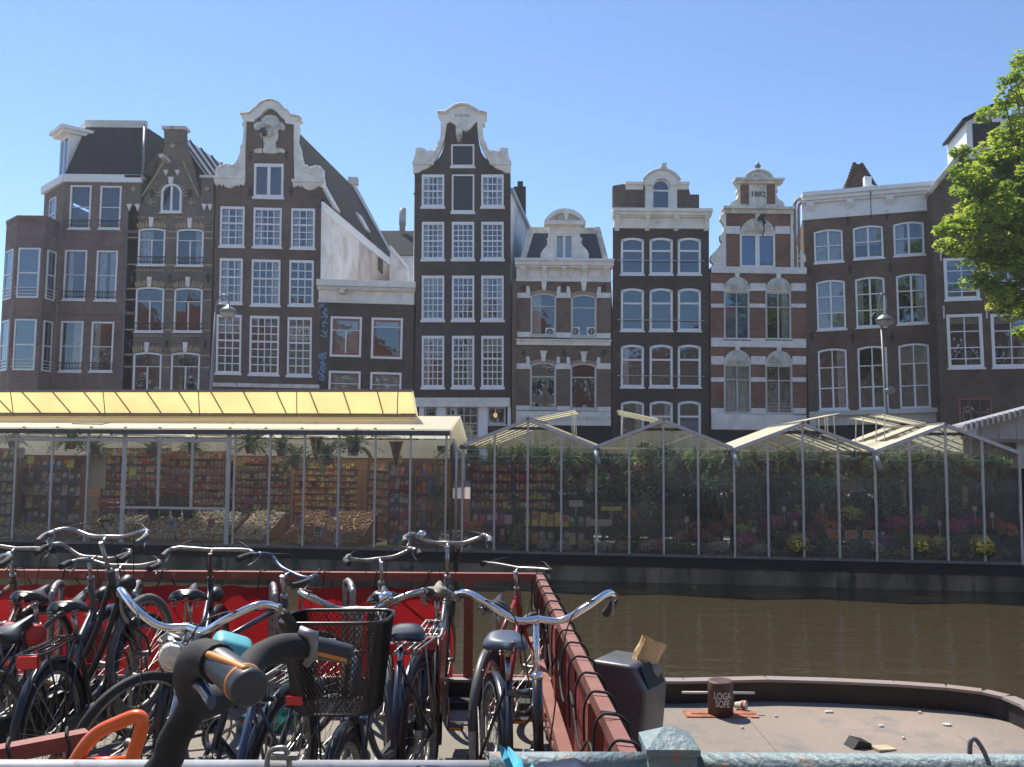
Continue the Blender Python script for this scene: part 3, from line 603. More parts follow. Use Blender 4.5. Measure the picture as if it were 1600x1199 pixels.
    w_ = MB(); yy = D*.78; xx = u1+sk*yy; z0 = P.uv(580, 425, yy)[1]; w_.hexa([(xx-.02, yy-.5, z0), (xx-.04, yy-.5, z0), (xx+.08, yy+.5, z0), (xx+.1, yy+.5, z0), (xx-.02, yy-.5, z0+1.3), (xx-.04, yy-.5, z0+1.3), (xx+.08, yy+.5, z0+1.3), (xx+.1, yy+.5, z0+1.3)]); P.part(w_, 'side_window', M['dark'])
    st = MB(); st.box(u0-.02, u1+.02, -.12, .02, P.uv(420, 606)[1], P.uv(420, 600)[1]); P.part(st, 'stone_course', M['stone'])
    # hand-lettered paper in the lowest window by the flank
    q = hs[8]; tm = text_mesh('Art', .62, .004); u, v = (q[0]+q[1])/2, q[3]-.72; tm.v = [(x+u, y+.085, z+v) for x, y, z in tm.v]; pp = MB(); pp.box(q[0]+.1, q[1]-.1, .092, .096, v-.35, v+.35); P.part(pp, 'paper_sign', M['curtain']); P.part(tm, 'lettering', M['iron'])
house3()
# --- low house with the long white cornice
def house3b():
    P = Plane(575, HY, vert=((516, 500), (513, 600)), horiz=((516, 558), (629, 561)))
    P.root('low_house', 'low black brick house with long cream cornice and blue graffiti on its corner', 'house')
    a = window(P, (516, 495, 565, 558), [(0, .32, 1), (.32, 1, 2)], fw=.1, curtain=('blind', .95), sill=.0); b = window(P, (580, 497, 629, 561), [(0, .2, 1), (.2, 1, 1)], fw=.1, curtain=('blind', .2), sill=.0)
    c = window(P, (513, 580, 563, 645), [(0, .28, 1), (.28, 1, 1)], fw=.1, sill=0, curtain=('blind', .5)); d = window(P, (578, 582, 627, 647), [(0, .28, 1), (.28, 1, 1)], fw=.1, sill=0, curtain=('blind', .45))
    for h in (a, b, c, d):
        f = MB(); t = .1; u0, u1, v0, v1 = h[:4]; t2 = .17
        for q in ((u0+t, u0+t2, v0+t, v1-t), (u1-t2, u1-t, v0+t, v1-t), (u0+t2, u1-t2, v0+t, v0+t2), (u0+t2, u1-t2, v1-t2, v1-t)): f.box(q[0], q[1], .005, .09, q[2], q[3])
        P.part(f, 'inner_frame', M['brown'])
    u0, u1 = P.uv(500, 520)[0], P.uv(649, 520)[0]; vt = P.uv(575, 472)[1]
    facade(P, u0, u1, 0, vt, [a, b, c, d], M['b3b'])
    co, q = cornice(P, (499, 440, 647, 475), 'cream', ((0, .28, .34), (.28, .44, .22), (.44, .9, .06), (.9, 1, .12)))
    for i in range(46):
        dn = MB(); x = q[0]+(q[1]-q[0])*(i+.5)/46; z = q[3]-.36*(q[3]-q[2]); dn.box(x-.028, x+.028, -.28, -.2, z-.06, z+.06); P.part(dn, 'dentil', M['cream'], co)
    hd = MB(); u, v = P.uv(537, 459); hd.box(u-.14, u+.14, -.55, 0, v-.05, v+.12); hd.box(u-.22, u+.22, -.6, -.0, v+.12, v+.18); P.part(hd, 'hoist_beam', M['stone'], co)
    body(P, u0, u1, vt, 9, M['plaster2'])
    M['graffiti'] = mat('blue_spray_paint', (0.16, 0.33, 0.52), .6, var=.1)
    for (x0, y0, x1, y1, sd) in ((497, 474, 514, 524, 3), (496, 552, 513, 593, 9)):
        rg = random.Random(sd); g = MB(); n = 7
        for k in range(n):
            t = k/n; yy = y0+(y1-y0)*(t+.07); pts = []
            for j in range(5): pts.append(P.uv(x0+(x1-x0)*rg.uniform(.1, .95), yy+(y1-y0)*rg.uniform(-.1, .12)))
            pts = catmull([(p[0], -.006-.001*k, p[1]) for p in pts], 3); g.tube(pts, .038, 4, flat=1.0)
        g.v = [(x, -.004+max(-.01, min(0, (y+.006)*.1)), z) for x, y, z in g.v]
        P.part(g, 'graffiti', M['graffiti'])
house3b()

# --- grey roof and steel flue of the house standing behind the low house
def backhouse():
    P = Plane(615, 56); P.root('rear_house', 'dark tiled roof with steel flue seen behind the low house', 'house')
    u0, u1 = P.uv(560, 400)[0], P.uv(650, 400)[0]; z = P.uv(610, 400)[1]; zr = P.uv(610, 358, 4)[1]
    b = MB(); b.box(u0, u1, 0, 9, 0, z); P.part(b, 'wall', M['plaster']); r = MB(); r.prism_x([(-.2, z), (9.2, z), (4.5, zr)], u0-.1, u1+.1); P.part(r, 'roof', M['slate'])
    f = MB(); x = P.uv(629, 340, 4)[0]; zt = P.uv(629, 326, 4)[1]; f.lathe([(.2, zr-.6), (.2, zr+.25), (.24, zr+.25), (.24, zt), (.18, zt)], (x, 4, 0), n=12); P.part(f, 'flue', M['metalroof'])
    # lower white annexe with sloping coping
    a = MB(); xa, xb = P.uv(609, 420, -6)[0], P.uv(637, 420, -6)[0]; q = [(xa, 0), (xb, 0), (xb, P.uv(637, 418, -6)[1]), (xa, P.uv(610, 386, -6)[1])]
    a.prism(q, -6, -.1); P.part(a, 'annexe', M['plaster'])
    c = MB(); c.tube([(xa, -6.1, q[3][1]), (xb, -6.1, q[2][1])], .12, 4); P.part(c, 'coping', M['white'])
backhouse()

# --- house 4: tall black house, scrolled crest
def house4():
    P = Plane(722, HY, vert=((660, 280), (658, 600)), horiz=((658, 605), (787, 605)))
    P.root('black_neck_gable_house', 'tall black brick neck-gable house with blind hoist doors and scrolled white crest', 'house')
    hs = []; rows = [(273, 323, 4), (347, 405, 6), (431, 500, 6), (525, 605, 7)]
    for ri, (ya, yb, nr) in enumerate(rows):
        for ci, (xa, xb) in enumerate(((659, 694), (706, 741), (752, 787))):
            if ri == 0 and ci == 1: continue
            cu = ('b', .35) if ri == 0 else CURT[(ri*3+ci*2) % 7]
            hs.append(window(P, (xa, ya, xb, yb), grid(4, nr), fw=.09, bar=.04, mid=nr//2, gm='panewavy', split=False, sill=.12, lintel=.05, curtain=cu))
    hs.append(window(P, (706, 273, 741, 331), [(0, 1, 1)], fw=.07, sill=.13, curtain=None)); hs.append(window(P, (705, 226, 741, 260), [(0, 1, 1)], fw=.07, sill=.11))
    for h in hs[-2:]:
        b = MB(); u0, u1, v0, v1 = h[:4]; b.box(u0+.07, u1-.07, .03, .05, v0+.07, v1-.07)
        for i in range(1, 6): x = u0+(u1-u0)*i/6; b.box(x-.008, x+.008, .022, .03, v0+.1, v1-.1)
        P.part(b, 'hoist_shutter', M['shutter'])
    u0, u1 = P.uv(647, 400)[0], P.uv(798, 400)[0]; vs_ = P.uv(722, 268)[1]
    zsh = P.uv(722, 622)[1]
    hl = [h for h in hs if h[2] < vs_]
    facade(P, u0, u1, zsh-.3, hs[-1][2], [h for h in hs[:-1]], M['b4'])
    # curved gable field above the shoulders, split round the upper hoist door
    top = hs[-1]
    L_ = P.poly([(662, 262), (676, 255), (686, 247), (691, 238), (694, 226), (696, 212), (698, 200), (699, 192)]); R2 = P.poly([(784, 262), (768, 255), (757, 246), (752, 238), (749, 226), (747, 212), (746, 200), (745, 192)])
    zt = L_[-1][1]
    g = MB(); g.prism([(u0, top[2])]+[(top[0], top[2]), (top[0], zt)]+L_[::-1]+[(u0+.1, L_[0][1]-.05)], 0, .3); g.prism([(top[1], top[2]), (u1, top[2]), (u1-.1, R2[0][1]-.05)]+R2+[(top[1], zt)], 0, .3)
    g.prism([(top[0], top[3]), (top[1], top[3]), (top[1], zt), (top[0], zt)], 0, .298); P.part(g, 'gable', M['b4'])
    cr = MB(); outer = [(684, 181), (684, 178), (696, 179), (704, 173), (712, 168), (720, 166), (730, 167), (740, 172), (748, 178), (761, 181), (761, 186), (757, 189), (758, 196), (748, 197)]
    inner = [(745, 192), (740, 197), (735, 203), (728, 207), (722, 205), (714, 200), (708, 194), (702, 192), (698, 196), (689, 196), (689, 188)]
    cr.prism(P.poly(outer+inner)[::-1], -.16, .3); co = P.part(cr, 'crest', M['cream']); li = MB(); li.tube([(p[0], -.2, p[1]+.02) for p in P.poly(outer[1:10])], .08, 6); P.part(li, 'crest_moulding', M['stone'], co)
    tm = text_mesh('D·SUNK', .2, .004); u, v = P.uv(723, 183); tm.v = [(x+u, y-.165, z+v) for x, y, z in tm.v]; P.part(tm, 'lettering', M['lead'], co)
    for side in (0, 1):
        pts = [(698, 192), (697, 206), (694, 222), (690, 233), (685, 243), (680, 252), (676, 258), (672, 261), (669, 264), (660, 267), (654, 271), (646, 272), (646, 262), (644, 255), (647, 250), (649, 243), (650, 233), (659, 232), (665, 235), (668, 238), (675, 236), (678, 238), (682, 232), (684, 224), (687, 220), (689, 210), (689, 195)]
        if side: pts = [(1443.5-x, y) for x, y in pts]
        w = MB(); q = P.poly(pts); w.prism(q[::-1] if side == 0 else q, -.13, .2); wo = P.part(w, 'scroll_wing', M['cream']); f = -1 if side else 1
        d = MB(); cx, cz = P.uv(660 if not side else 783, 242); spiral(d, cx, cz, .24, -.14, 1.8, .055, f, math.pi*.8 if not side else .2*math.pi); spiral(d, cx+f*.52, cz-.02, .14, -.14, 1.2, .045, -f, 0)
        for i in range(6):
            x, z = P.uv((668+i*4.2) if not side else (775.5-i*4.2), 256-i*6); d.ball((x, -.13, z), .1, 7, 5)
        P.part(d, 'carved_scroll', M['cream'], wo)
        a, c = P.uv(646 if not side else 765, 256)[0], P.uv(678 if not side else 799, 256)[0]; z = P.uv(660, 257)[1]; e = MB(); e.box(a, c, -.22, .05, z-.06, z+.05); P.part(e, 'moulding', M['cream'], wo)
    hb = MB(); u, v = P.uv(718, 209); hb.box(u-.14, u+.14, -.55, .02, v-.25, v+.2); hb.box(u-.1, u+.06, -.5, .02, v-.42, v-.25); P.part(hb, 'hoist_beam', M['stone'])
    # flanks
    ve = P.uv(798, 300)[1]; D = 9.0; sk = .13; s = sk*D
    b = MB(); b.quad((u1, .02, 0), (u1, .02, ve), (u1+s, D, ve), (u1+s, D, 0)); P.part(b, 'side_wall', M['plaster']); b = MB(); b.quad((u0-.08, .5, 0), (u0+s, D, 0), (u0+s, D, ve), (u0-.08, .5, ve)); b.quad((u0-.08, .5, 0), (u0-.08, .5, ve), (u0+.05, .02, ve), (u0+.05, .02, 0)); b.quad((u0+s, D, 0), (u1+s, D, 0), (u1+s, D, ve), (u0+s, D, ve)); P.part(b, 'side_wall', M['plaster'])
    c = MB(); c.hexa([(u1-.05, 0, ve-.02), (u1+.14, 0, ve-.02), (u1+s+.14, D, ve-.02), (u1+s-.05, D, ve-.02), (u1-.05, 0, ve+.2), (u1+.14, 0, ve+.2), (u1+s+.14, D, ve+.2), (u1+s-.05, D, ve+.2)]); P.part(c, 'coping', M['metalroof'])
    um = (u0+u1)/2; zr = P.uv(722, 230)[1]; r = MB(); r.quad((u1+.1, .31, ve+.1), (u1+s+.1, D, ve+.1), (um+s, D, zr), (um, .31, zr)); r.quad((u0-.1, .31, ve), (um, .31, zr), (um+s, D, zr), (u0+s-.1, D, ve)); r.add([(u0+s, D, ve), (u1+s, D, ve), (um+s, D, zr)], [(0, 1, 2)]); P.part(r, 'roof', M['slate'])
    ch = MB(); x = P.uv(813, 320, 6.5)[0]; z1 = P.uv(813, 294, 6.5)[1]; ch.box(x-.35, x+.3, 6.2, 6.9, ve-.6, z1); ch.box(x-.15, x+.15, 6.4, 6.7, z1, z1+.35); P.part(ch, 'chimney', M['slate'])
    fl = MB()
    for z in (2.9, 5.5, 8.2, 10.7, 12.9): fl.quad((u0, WT+.02, z), (u1, WT+.02, z), (u1+.5, 5, z), (u0+.5, 5, z))
    fl.quad((u0+.5, 5, 0), (u1+.5, 5, 0), (u1+.5, 5, ve), (u0+.5, 5, ve)); P.part(fl, 'floor_slab', M['room'])
    # white shop front
    sf = MB(); v1 = zsh; a, c = P.uv(662, 640)[0], P.uv(797, 640)[0]; sf.box(u0, c, -.32, .1, v1-.42, v1-.002); so = P.part(sf, 'shop_cornice', M['cream'])
    for (xa, xb) in ((683, 696), (748, 762), (793, 798), (655, 663)):
        p = MB(); p.box(P.uv(xa, 660)[0], P.uv(xb, 660)[0], -.1, .2, 0, v1-.424); P.part(p, 'pilaster', M['white'])
    for (px, rw, ml) in (((664, 634, 683, 690), [(0, 1, 1)], 0), ((696, 635, 712, 700), grid(2, 5), 0), ((712, 635, 748, 700), grid(3, 5), 0), ((762, 636, 790, 663), [(0, 1, 1)], 0)):
        window(P, px, rw, fw=.07, bar=.04, gm='pane', split=False, sill=.08, dep=.02, fm='greyframe')
    bk = MB(); bk.quad((u0+.02, .6, 0), (u1-.02, .6, 0), (u1-.02, .6, v1-.3), (u0+.02, .6, v1-.3)); P.part(bk, 'shop_back', M['room'])
    lm = MB(); u, v = P.uv(774, 649, .4); lm.ball((u, .4, v), .1, 10, 8, (1, 1, 1.2)); lm.tube([(u, .4, v+.1), (u, .4, v+1)], .01, 4)
    ml_ = bpy.data.materials.new('lamp_glow'); ml_.use_nodes = True; bb = ml_.node_tree.nodes['Principled BSDF']; bb.inputs['Emission Color'].default_value = (1, .62, .2, 1); bb.inputs['Emission Strength'].default_value = .5; bb.inputs['Base Color'].default_value = (.8, .6, .3, 1)
    P.part(lm, 'pendant_lamp', ml_)
    st = MB(); st.box(P.uv(764, 670)[0], P.uv(797, 670)[0], -.02, .1, 0, P.uv(780, 666)[1]); P.part(st, 'stall_riser', M['b4'])
house4()

# --- house 5: brown brick with white bands and an arched dormer
def house5():
    P = Plane(880, HY, vert=((830, 470), (829, 635)), horiz=((830, 525), (931, 526)))
    P.root('banded_house', 'brown brick house with white stone bands, cream bracket cornice and arched dormer', 'house')
    T = [(0, .3, 1), (.3, 1, 1)]
    ws = [(829, 458, 869, 525), (892, 460, 932, 527), (828, 566, 869, 639), (891, 567, 932, 640)]
    hs = [window(P, w, T, rise=.1, fm='greyframe', sill=.07, fw=.09, bar=.06, curtain=c) for w, c in zip(ws, (('l', .4), None, None, None))]
    u0, u1 = P.uv(807, 520)[0], P.uv(955, 520)[0]; vt = P.uv(880, 438)[1]
    facade(P, u0, u1, 0, vt, hs, M['b5'])
    co, q = cornice(P, (808, 407, 954, 441), 'cream', ((0, .12, .5), (.12, .3, .42), (.3, .38, .3), (.38, .92, .1), (.92, 1, .16)))
    brackets(P, [(x-4, 418, x+4, 438) for x in (818, 850, 881, 913, 946)], .38, 'cream', co)
    for (xa, xb) in ((825, 844), (856, 875), (888, 907), (919, 938)):
        f = MB(); a, c, v0, v1 = P.rect(xa, 423, xb, 434); f.tube([(a, -.11, v0), (c, -.11, v0), (c, -.11, v1), (a, -.11, v1)], .02, 4, closed=True); P.part(f, 'panel_moulding', M['stone'], co)
    # band stones, raised next to each arch
    for yb, ya in ((464, 458), (575, 568)):
        for (xa, xb, l, r) in ((808, 829, 0, 1), (869, 892, 1, 1), (932, 954, 1, 0)):
            if yb > 500: xa, xb = xa-1, xb
            b = MB(); a, c, v0, v1 = P.rect(xa, ya, xb, yb+2); b.box(a, c, -.05, 0, v0, v1); z2 = P.uv(880, ya-10)[1]; wd = .2
            if r: b.prism([(c-wd, v1), (c, v1), (c-.07, z2), (c-wd, z2)], -.049, 0)
            if l: b.prism([(a, v1), (a+wd, v1), (a+wd, z2), (a+.07, z2)], -.049, 0)
            P.part(b, 'band_stone', M['whiteband'])
    slabs(P, [(808, 519, 829, 527), (869, 520, 892, 528), (932, 521, 954, 529), (806, 634, 827, 641), (870, 635, 891, 642), (933, 636, 954, 643)], -.05, 0, 'whiteband', 'band_stone')
    sc = MB(); a, c, v0, v1 = P.rect(807, 531, 954, 540); sc.box(a, c, -.12, 0, v0, v1-.06); sc.box(a-.03, c+.03, -.2, 0, v1-.06, v1); P.part(sc, 'string_course', M['cream'])
    for (x, y) in ((850, 447), (912, 448), (849, 558), (912, 559)):
        k = MB(); u, v = P.uv(x, y); k.prism([(u-.13, v+.2), (u-.08, v-.22), (u+.08, v-.22), (u+.13, v+.2)], -.16, 0); k.box(u-.17, u+.17, -.2, 0, v+.2, v+.27); P.part(k, 'keystone', M['cream'])
    for h in hs:
        b = MB(); o = arc_pts(h[0]-.02, h[1]+.02, h[3]+.14, h[4]+.02); i_ = arc_pts(h[0]-.02, h[1]+.02, h[3]+.01, h[4]); b.prism(o+i_[::-1], -.05, .0); P.part(b, 'arch_moulding', M['yband'])
    # window fans
    for (x, y) in ((859, 519), (899, 518), (924, 518)):
        u, v = P.uv(x, y); f = MB(); f.box(u-.2, u+.2, .02, .05, v-.2, v+.2); fo = P.part(f, 'window_fan', M['white']); d = MB(); d.lathe([(.16, 0), (.16, .012)], (u, .006, v), 'Y', 14); P.part(d, 'fan_grille', M['dark'], fo)
        e = MB()
        for k in range(3): e.box(-.012, .012, .0, .004, -.15, .15, Matrix.Translation((u, .0, v)) @ Matrix.Rotation(k*math.pi/3, 4, 'Y'))
        P.part(e, 'fan_blade', M['greyframe'], fo)
    pn = MB(); a, c, v0, v1 = P.rect(806, 643, 954, 665); pn.box(a, c, -.1, 0, v0, v1); po = P.part(pn, 'fascia_panel', M['cream'])
    rl = MB()
    for i in range(26): x = a+(c-a)*(i+.5)/26; rl.prism([(x-.09, (v0+v1)/2), (x, (v0+v1)/2-.13), (x+.09, (v0+v1)/2), (x, (v0+v1)/2+.13)], -.125, -.1)
    P.part(rl, 'fascia_relief', M['stone'], po)
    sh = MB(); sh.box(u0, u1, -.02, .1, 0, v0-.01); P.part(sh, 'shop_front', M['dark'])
    for (x, y) in ((818, 450), (881, 450), (944, 450), (818, 552), (881, 552), (944, 552)): anchor(P, x, y, .3)
    body(P, u0, u1, vt, 10, M['b5'])
    pl = MB(); pl.tube([(u0-.1, -.02, 0), (u0-.1, -.02, vt)], .14, 4); P.part(pl, 'party_pier', M['b5'])
    # mansard and dormer
    zr = P.uv(880, 357, 1.2)[1]; z0 = q[3]; r = MB(); a, c = P.uv(817, 400, .1)[0], P.uv(946, 400, .1)[0]; a2, c2 = P.uv(832, 357, 1.2)[0], P.uv(933, 357, 1.2)[0]
    r.add([(a, .1, z0), (c, .1, z0), (c+.5, 8, z0), (a+.9, 8, z0), (a2, 1.2, zr), (c2, 1.2, zr), (c2+.4, 7, zr), (a2+.8, 7, zr)], [(0, 1, 5, 4), (1, 2, 6, 5), (2, 3, 7, 6), (3, 0, 4, 7), (4, 5, 6, 7)])
    M['blueslate'] = mat('blue_slate', (.04, .045, .075), .5, var=.3, scale=7, bump=.4, bscale=18); ro = P.part(r, 'roof', M['blueslate'])
    for (p, q2) in (((a, .08, z0), (a2, 1.18, zr)), ((c, .08, z0), (c2, 1.18, zr))):
        t = MB(); t.tube([p, q2], .16, 4); P.part(t, 'hip_capping', M['stone'], ro)
    t = MB(); t.box(a2-.1, c2+.1, 1.0, 1.5, zr-.3, zr); P.part(t, 'roof_edge', M['stone'], ro)
    dz = .25; d = MB(); pts = [(844, 405), (845, 396), (849, 390), (853, 386), (856, 380), (855, 372), (858, 370), (858, 349), (906, 349), (906, 370), (910, 374), (908, 380), (912, 386), (917, 391), (920, 398), (919, 405)]
    pf = [P.uv(*p) for p in pts]; pf[0] = (pf[0][0], z0); pf[-1] = (pf[-1][0], z0); wx0, wx1, wz0, wz1 = P.rect(868, 367, 895, 404)
    # leave the window open: build the dormer face in three pieces
    d.prism([p for p in pf if p[0] <= wx0+.001][::-1]+[(wx0, z0), (wx0, pf[7][1])][:0]+[(wx0, z0), (wx0, pf[7][1])], -.05, .25)
    d.prism([(wx1, pf[8][1]), (wx1, z0)]+[p for p in pf if p[0] >= wx1-.001][::-1], -.05, .25); d.prism([(wx0, wz1), (wx1, wz1), (wx1, pf[7][1]), (wx0, pf[7][1])], -.05, .25)
    d.box(pf[7][0], pf[8][0], .25, 2.0, z0, pf[7][1]); do = P.part(d, 'dormer', M['cream'])
    window(P, (868, 367, 895, 404), [(0, 1, 2)], fw=.06, bar=.07, sill=.04)
    pd = MB(); o = arc_pts(P.uv(850, 350)[0], P.uv(914, 350)[0], P.uv(882, 329)[1], P.uv(882, 329)[1]-P.uv(882, 349)[1]); i_ = arc_pts(P.uv(856, 350)[0], P.uv(908, 350)[0], P.uv(882, 336)[1], P.uv(882, 336)[1]-P.uv(882, 348)[1])
    pd.prism(o+i_[::-1], -.4, .5); pd.box(o[0][0], o[-1][0], -.36, .3, o[0][1]-.14, o[0][1]+.05); P.part(pd, 'pediment', M['cream'], do); fi = MB(); fi.prism(i_, -.2, .6); P.part(fi, 'tympanum', M['stone'], do)
    kk = MB(); u, v = P.uv(884, 341); kk.prism([(u-.16, v+.26), (u-.06, v-.2), (u+.06, v-.2), (u+.16, v+.26)], -.44, -.1); P.part(kk, 'keystone', M['cream'], do)
    for (xa, xb) in ((858, 866), (897, 906)):
        p = MB(); a_, c_, v0_, v1_ = P.rect(xa, 352, xb, 404); p.box(a_, c_, -.12, -.05, v0_, v1_); p.box(a_-.03, c_+.03, -.15, -.05, v1_-.45, v1_-.35); P.part(p, 'pilaster', M['cream'], do)
house5()

# --- house 6: near-black facade, white arched windows
def house6():
    P = Plane(1033, HY, vert=((970, 380), (969, 600)), horiz=((970, 517), (1095, 518)))
    P.root('black_cornice_house', 'near-black brick house with twelve white arched windows and arched white dormer', 'house')
    hs = []
    for ri, (ya, yb) in enumerate(((372, 429), (451, 517), (539, 605), (627, 695))):
        for ci, xa in enumerate((970, 1015, 1059)):
            cu = ('blue', .55) if ri == 3 and ci == 2 else (('r', .3) if ri == 3 else CURT[(ri+ci*3) % 7] if ri > 1 else None)
            hs.append(window(P, (xa, ya, xa+36, yb), [(0, .34, 1), (.34, 1, 1)], rise=.09, fw=.1, bar=.09, sill=.08, gm='panewavy' if ri > 1 else 'pane', curtain=cu))
    u0, u1 = P.uv(957, 480)[0], P.uv(1108, 480)[0]; vt = P.uv(1033, 356)[1]
    facade(P, u0, u1, 0, vt, hs, M['b6'])
    co, q = cornice(P, (960, 329, 1107, 358), 'cream', ((0, .18, .45), (.18, .34, .36), (.34, .42, .26), (.42, .95, .08), (.95, 1, .12)))
    brackets(P, [(x-3.5, 339, x+3.5, 361) for x in (964, 1011, 1056, 1103)], .3, 'cream', co)
    for x in (988, 1034, 1079):
        m_ = MB(); u, v = P.uv(x, 348); m_.lathe([(.06, -.0), (.12, -.03), (.16, 0)], (u, -.08, v), 'Y', 12, cap=False)
        for s in (-1, 1): m_.box(u+s*.42-.18, u+s*.42+.18, -.1, -.08, v-.09, v+.09)
        P.part(m_, 'frieze_roundel', M['cream'], co)
    dn = MB()
    for i in range(60): x = q[0]+(q[1]-q[0])*(i+.5)/60; dn.box(x-.02, x+.02, -.3, -.26, q[3]-.38*(q[3]-q[2]), q[3]-.3*(q[3]-q[2]))
    P.part(dn, 'dentil_row', M['cream'], co)
    for yy in (408, 501, 588):
        b = MB(); v = P.uv(1033, yy)[1]; b.tube([(P.uv(964, yy)[0], -.12, v), (P.uv(1100, yy)[0], -.12, v)], .02, 6)
        P.part(b, 'guard_rail', M['greyframe'])
    body(P, u0, u1, vt, 10, M['b6'])
    z0 = q[3]; pt = P.poly([(959, 329), (959, 287), (977, 284), (1077, 284), (1081, 302), (1093, 303), (1093, 329)]); pt[0] = (pt[0][0], z0); pt[-1] = (pt[-1][0], z0)
    b = MB(); b.prism(pt[::-1], .35, .75); P.part(b, 'attic_wall', M['b3']); r = MB(); r.box(u0+.9, u1-.3, .75, 6, z0-.2, pt[3][1]-.4); P.part(r, 'roof', M['slate'])
    for (xa, xb) in ((979, 1006), (1058, 1077)):
        e = MB(); a, c, v0, v1 = P.rect(xa, 284, xb, 294); e.box(a, c, .2, .5, v0, v1); e.box(a-.04, c+.05, .12, .5, v1-.08, v1+.04); P.part(e, 'attic_cornice', M['cream'])
    d = MB(); wx0, wx1, wz0, wz1 = P.rect(1019, 280, 1047, 326); dx0, dx1 = P.uv(1009, 310)[0], P.uv(1058, 310)[0]; zs = P.uv(1033, 290)[1]; ztp = P.uv(1033, 266)[1]
    d.box(dx0, wx0, .0, .5, z0, zs); d.box(wx1, dx1, .0, .5, z0, zs); o = arc_pts(P.uv(1005, 284)[0], P.uv(1062, 284)[0], ztp, ztp-P.uv(1033, 283)[1]); d.prism(o+[(dx1, zs), (wx1, zs)]+arc_pts(wx0, wx1, wz1, .45*(wx1-wx0))[::-1]+[(wx0, zs), (dx0, zs)], -.12, .4)
    d.box(dx0+.1, dx1-.1, .5, 2.2, z0, zs+.2); do = P.part(d, 'dormer', M['cream'])
    window(P, (1019, 280, 1047, 326), [(0, .36, 1), (.36, 1, 1)], rise=.42, fw=.07, bar=.07, sill=.05, dep=.1)
    bk = MB(); bk.quad((wx0, .3, wz0), (wx1, .3, wz0), (wx1, .3, wz1), (wx0, .3, wz1)); P.part(bk, 'dark_backing', M['dark'])  # near-black backing paints the dark inside of the dormer
    rl = MB(); rl.tube([(p[0], -.16, p[1]) for p in o], .06, 6); P.part(rl, 'arch_moulding', M['stone'], do)
    f = MB(); f.prism(P.poly([(1030, 266), (1034, 257), (1042, 256), (1040, 260), (1042, 266)])[::-1], -.2, .15); P.part(f, 'finial', M['stone'], do)
house6()
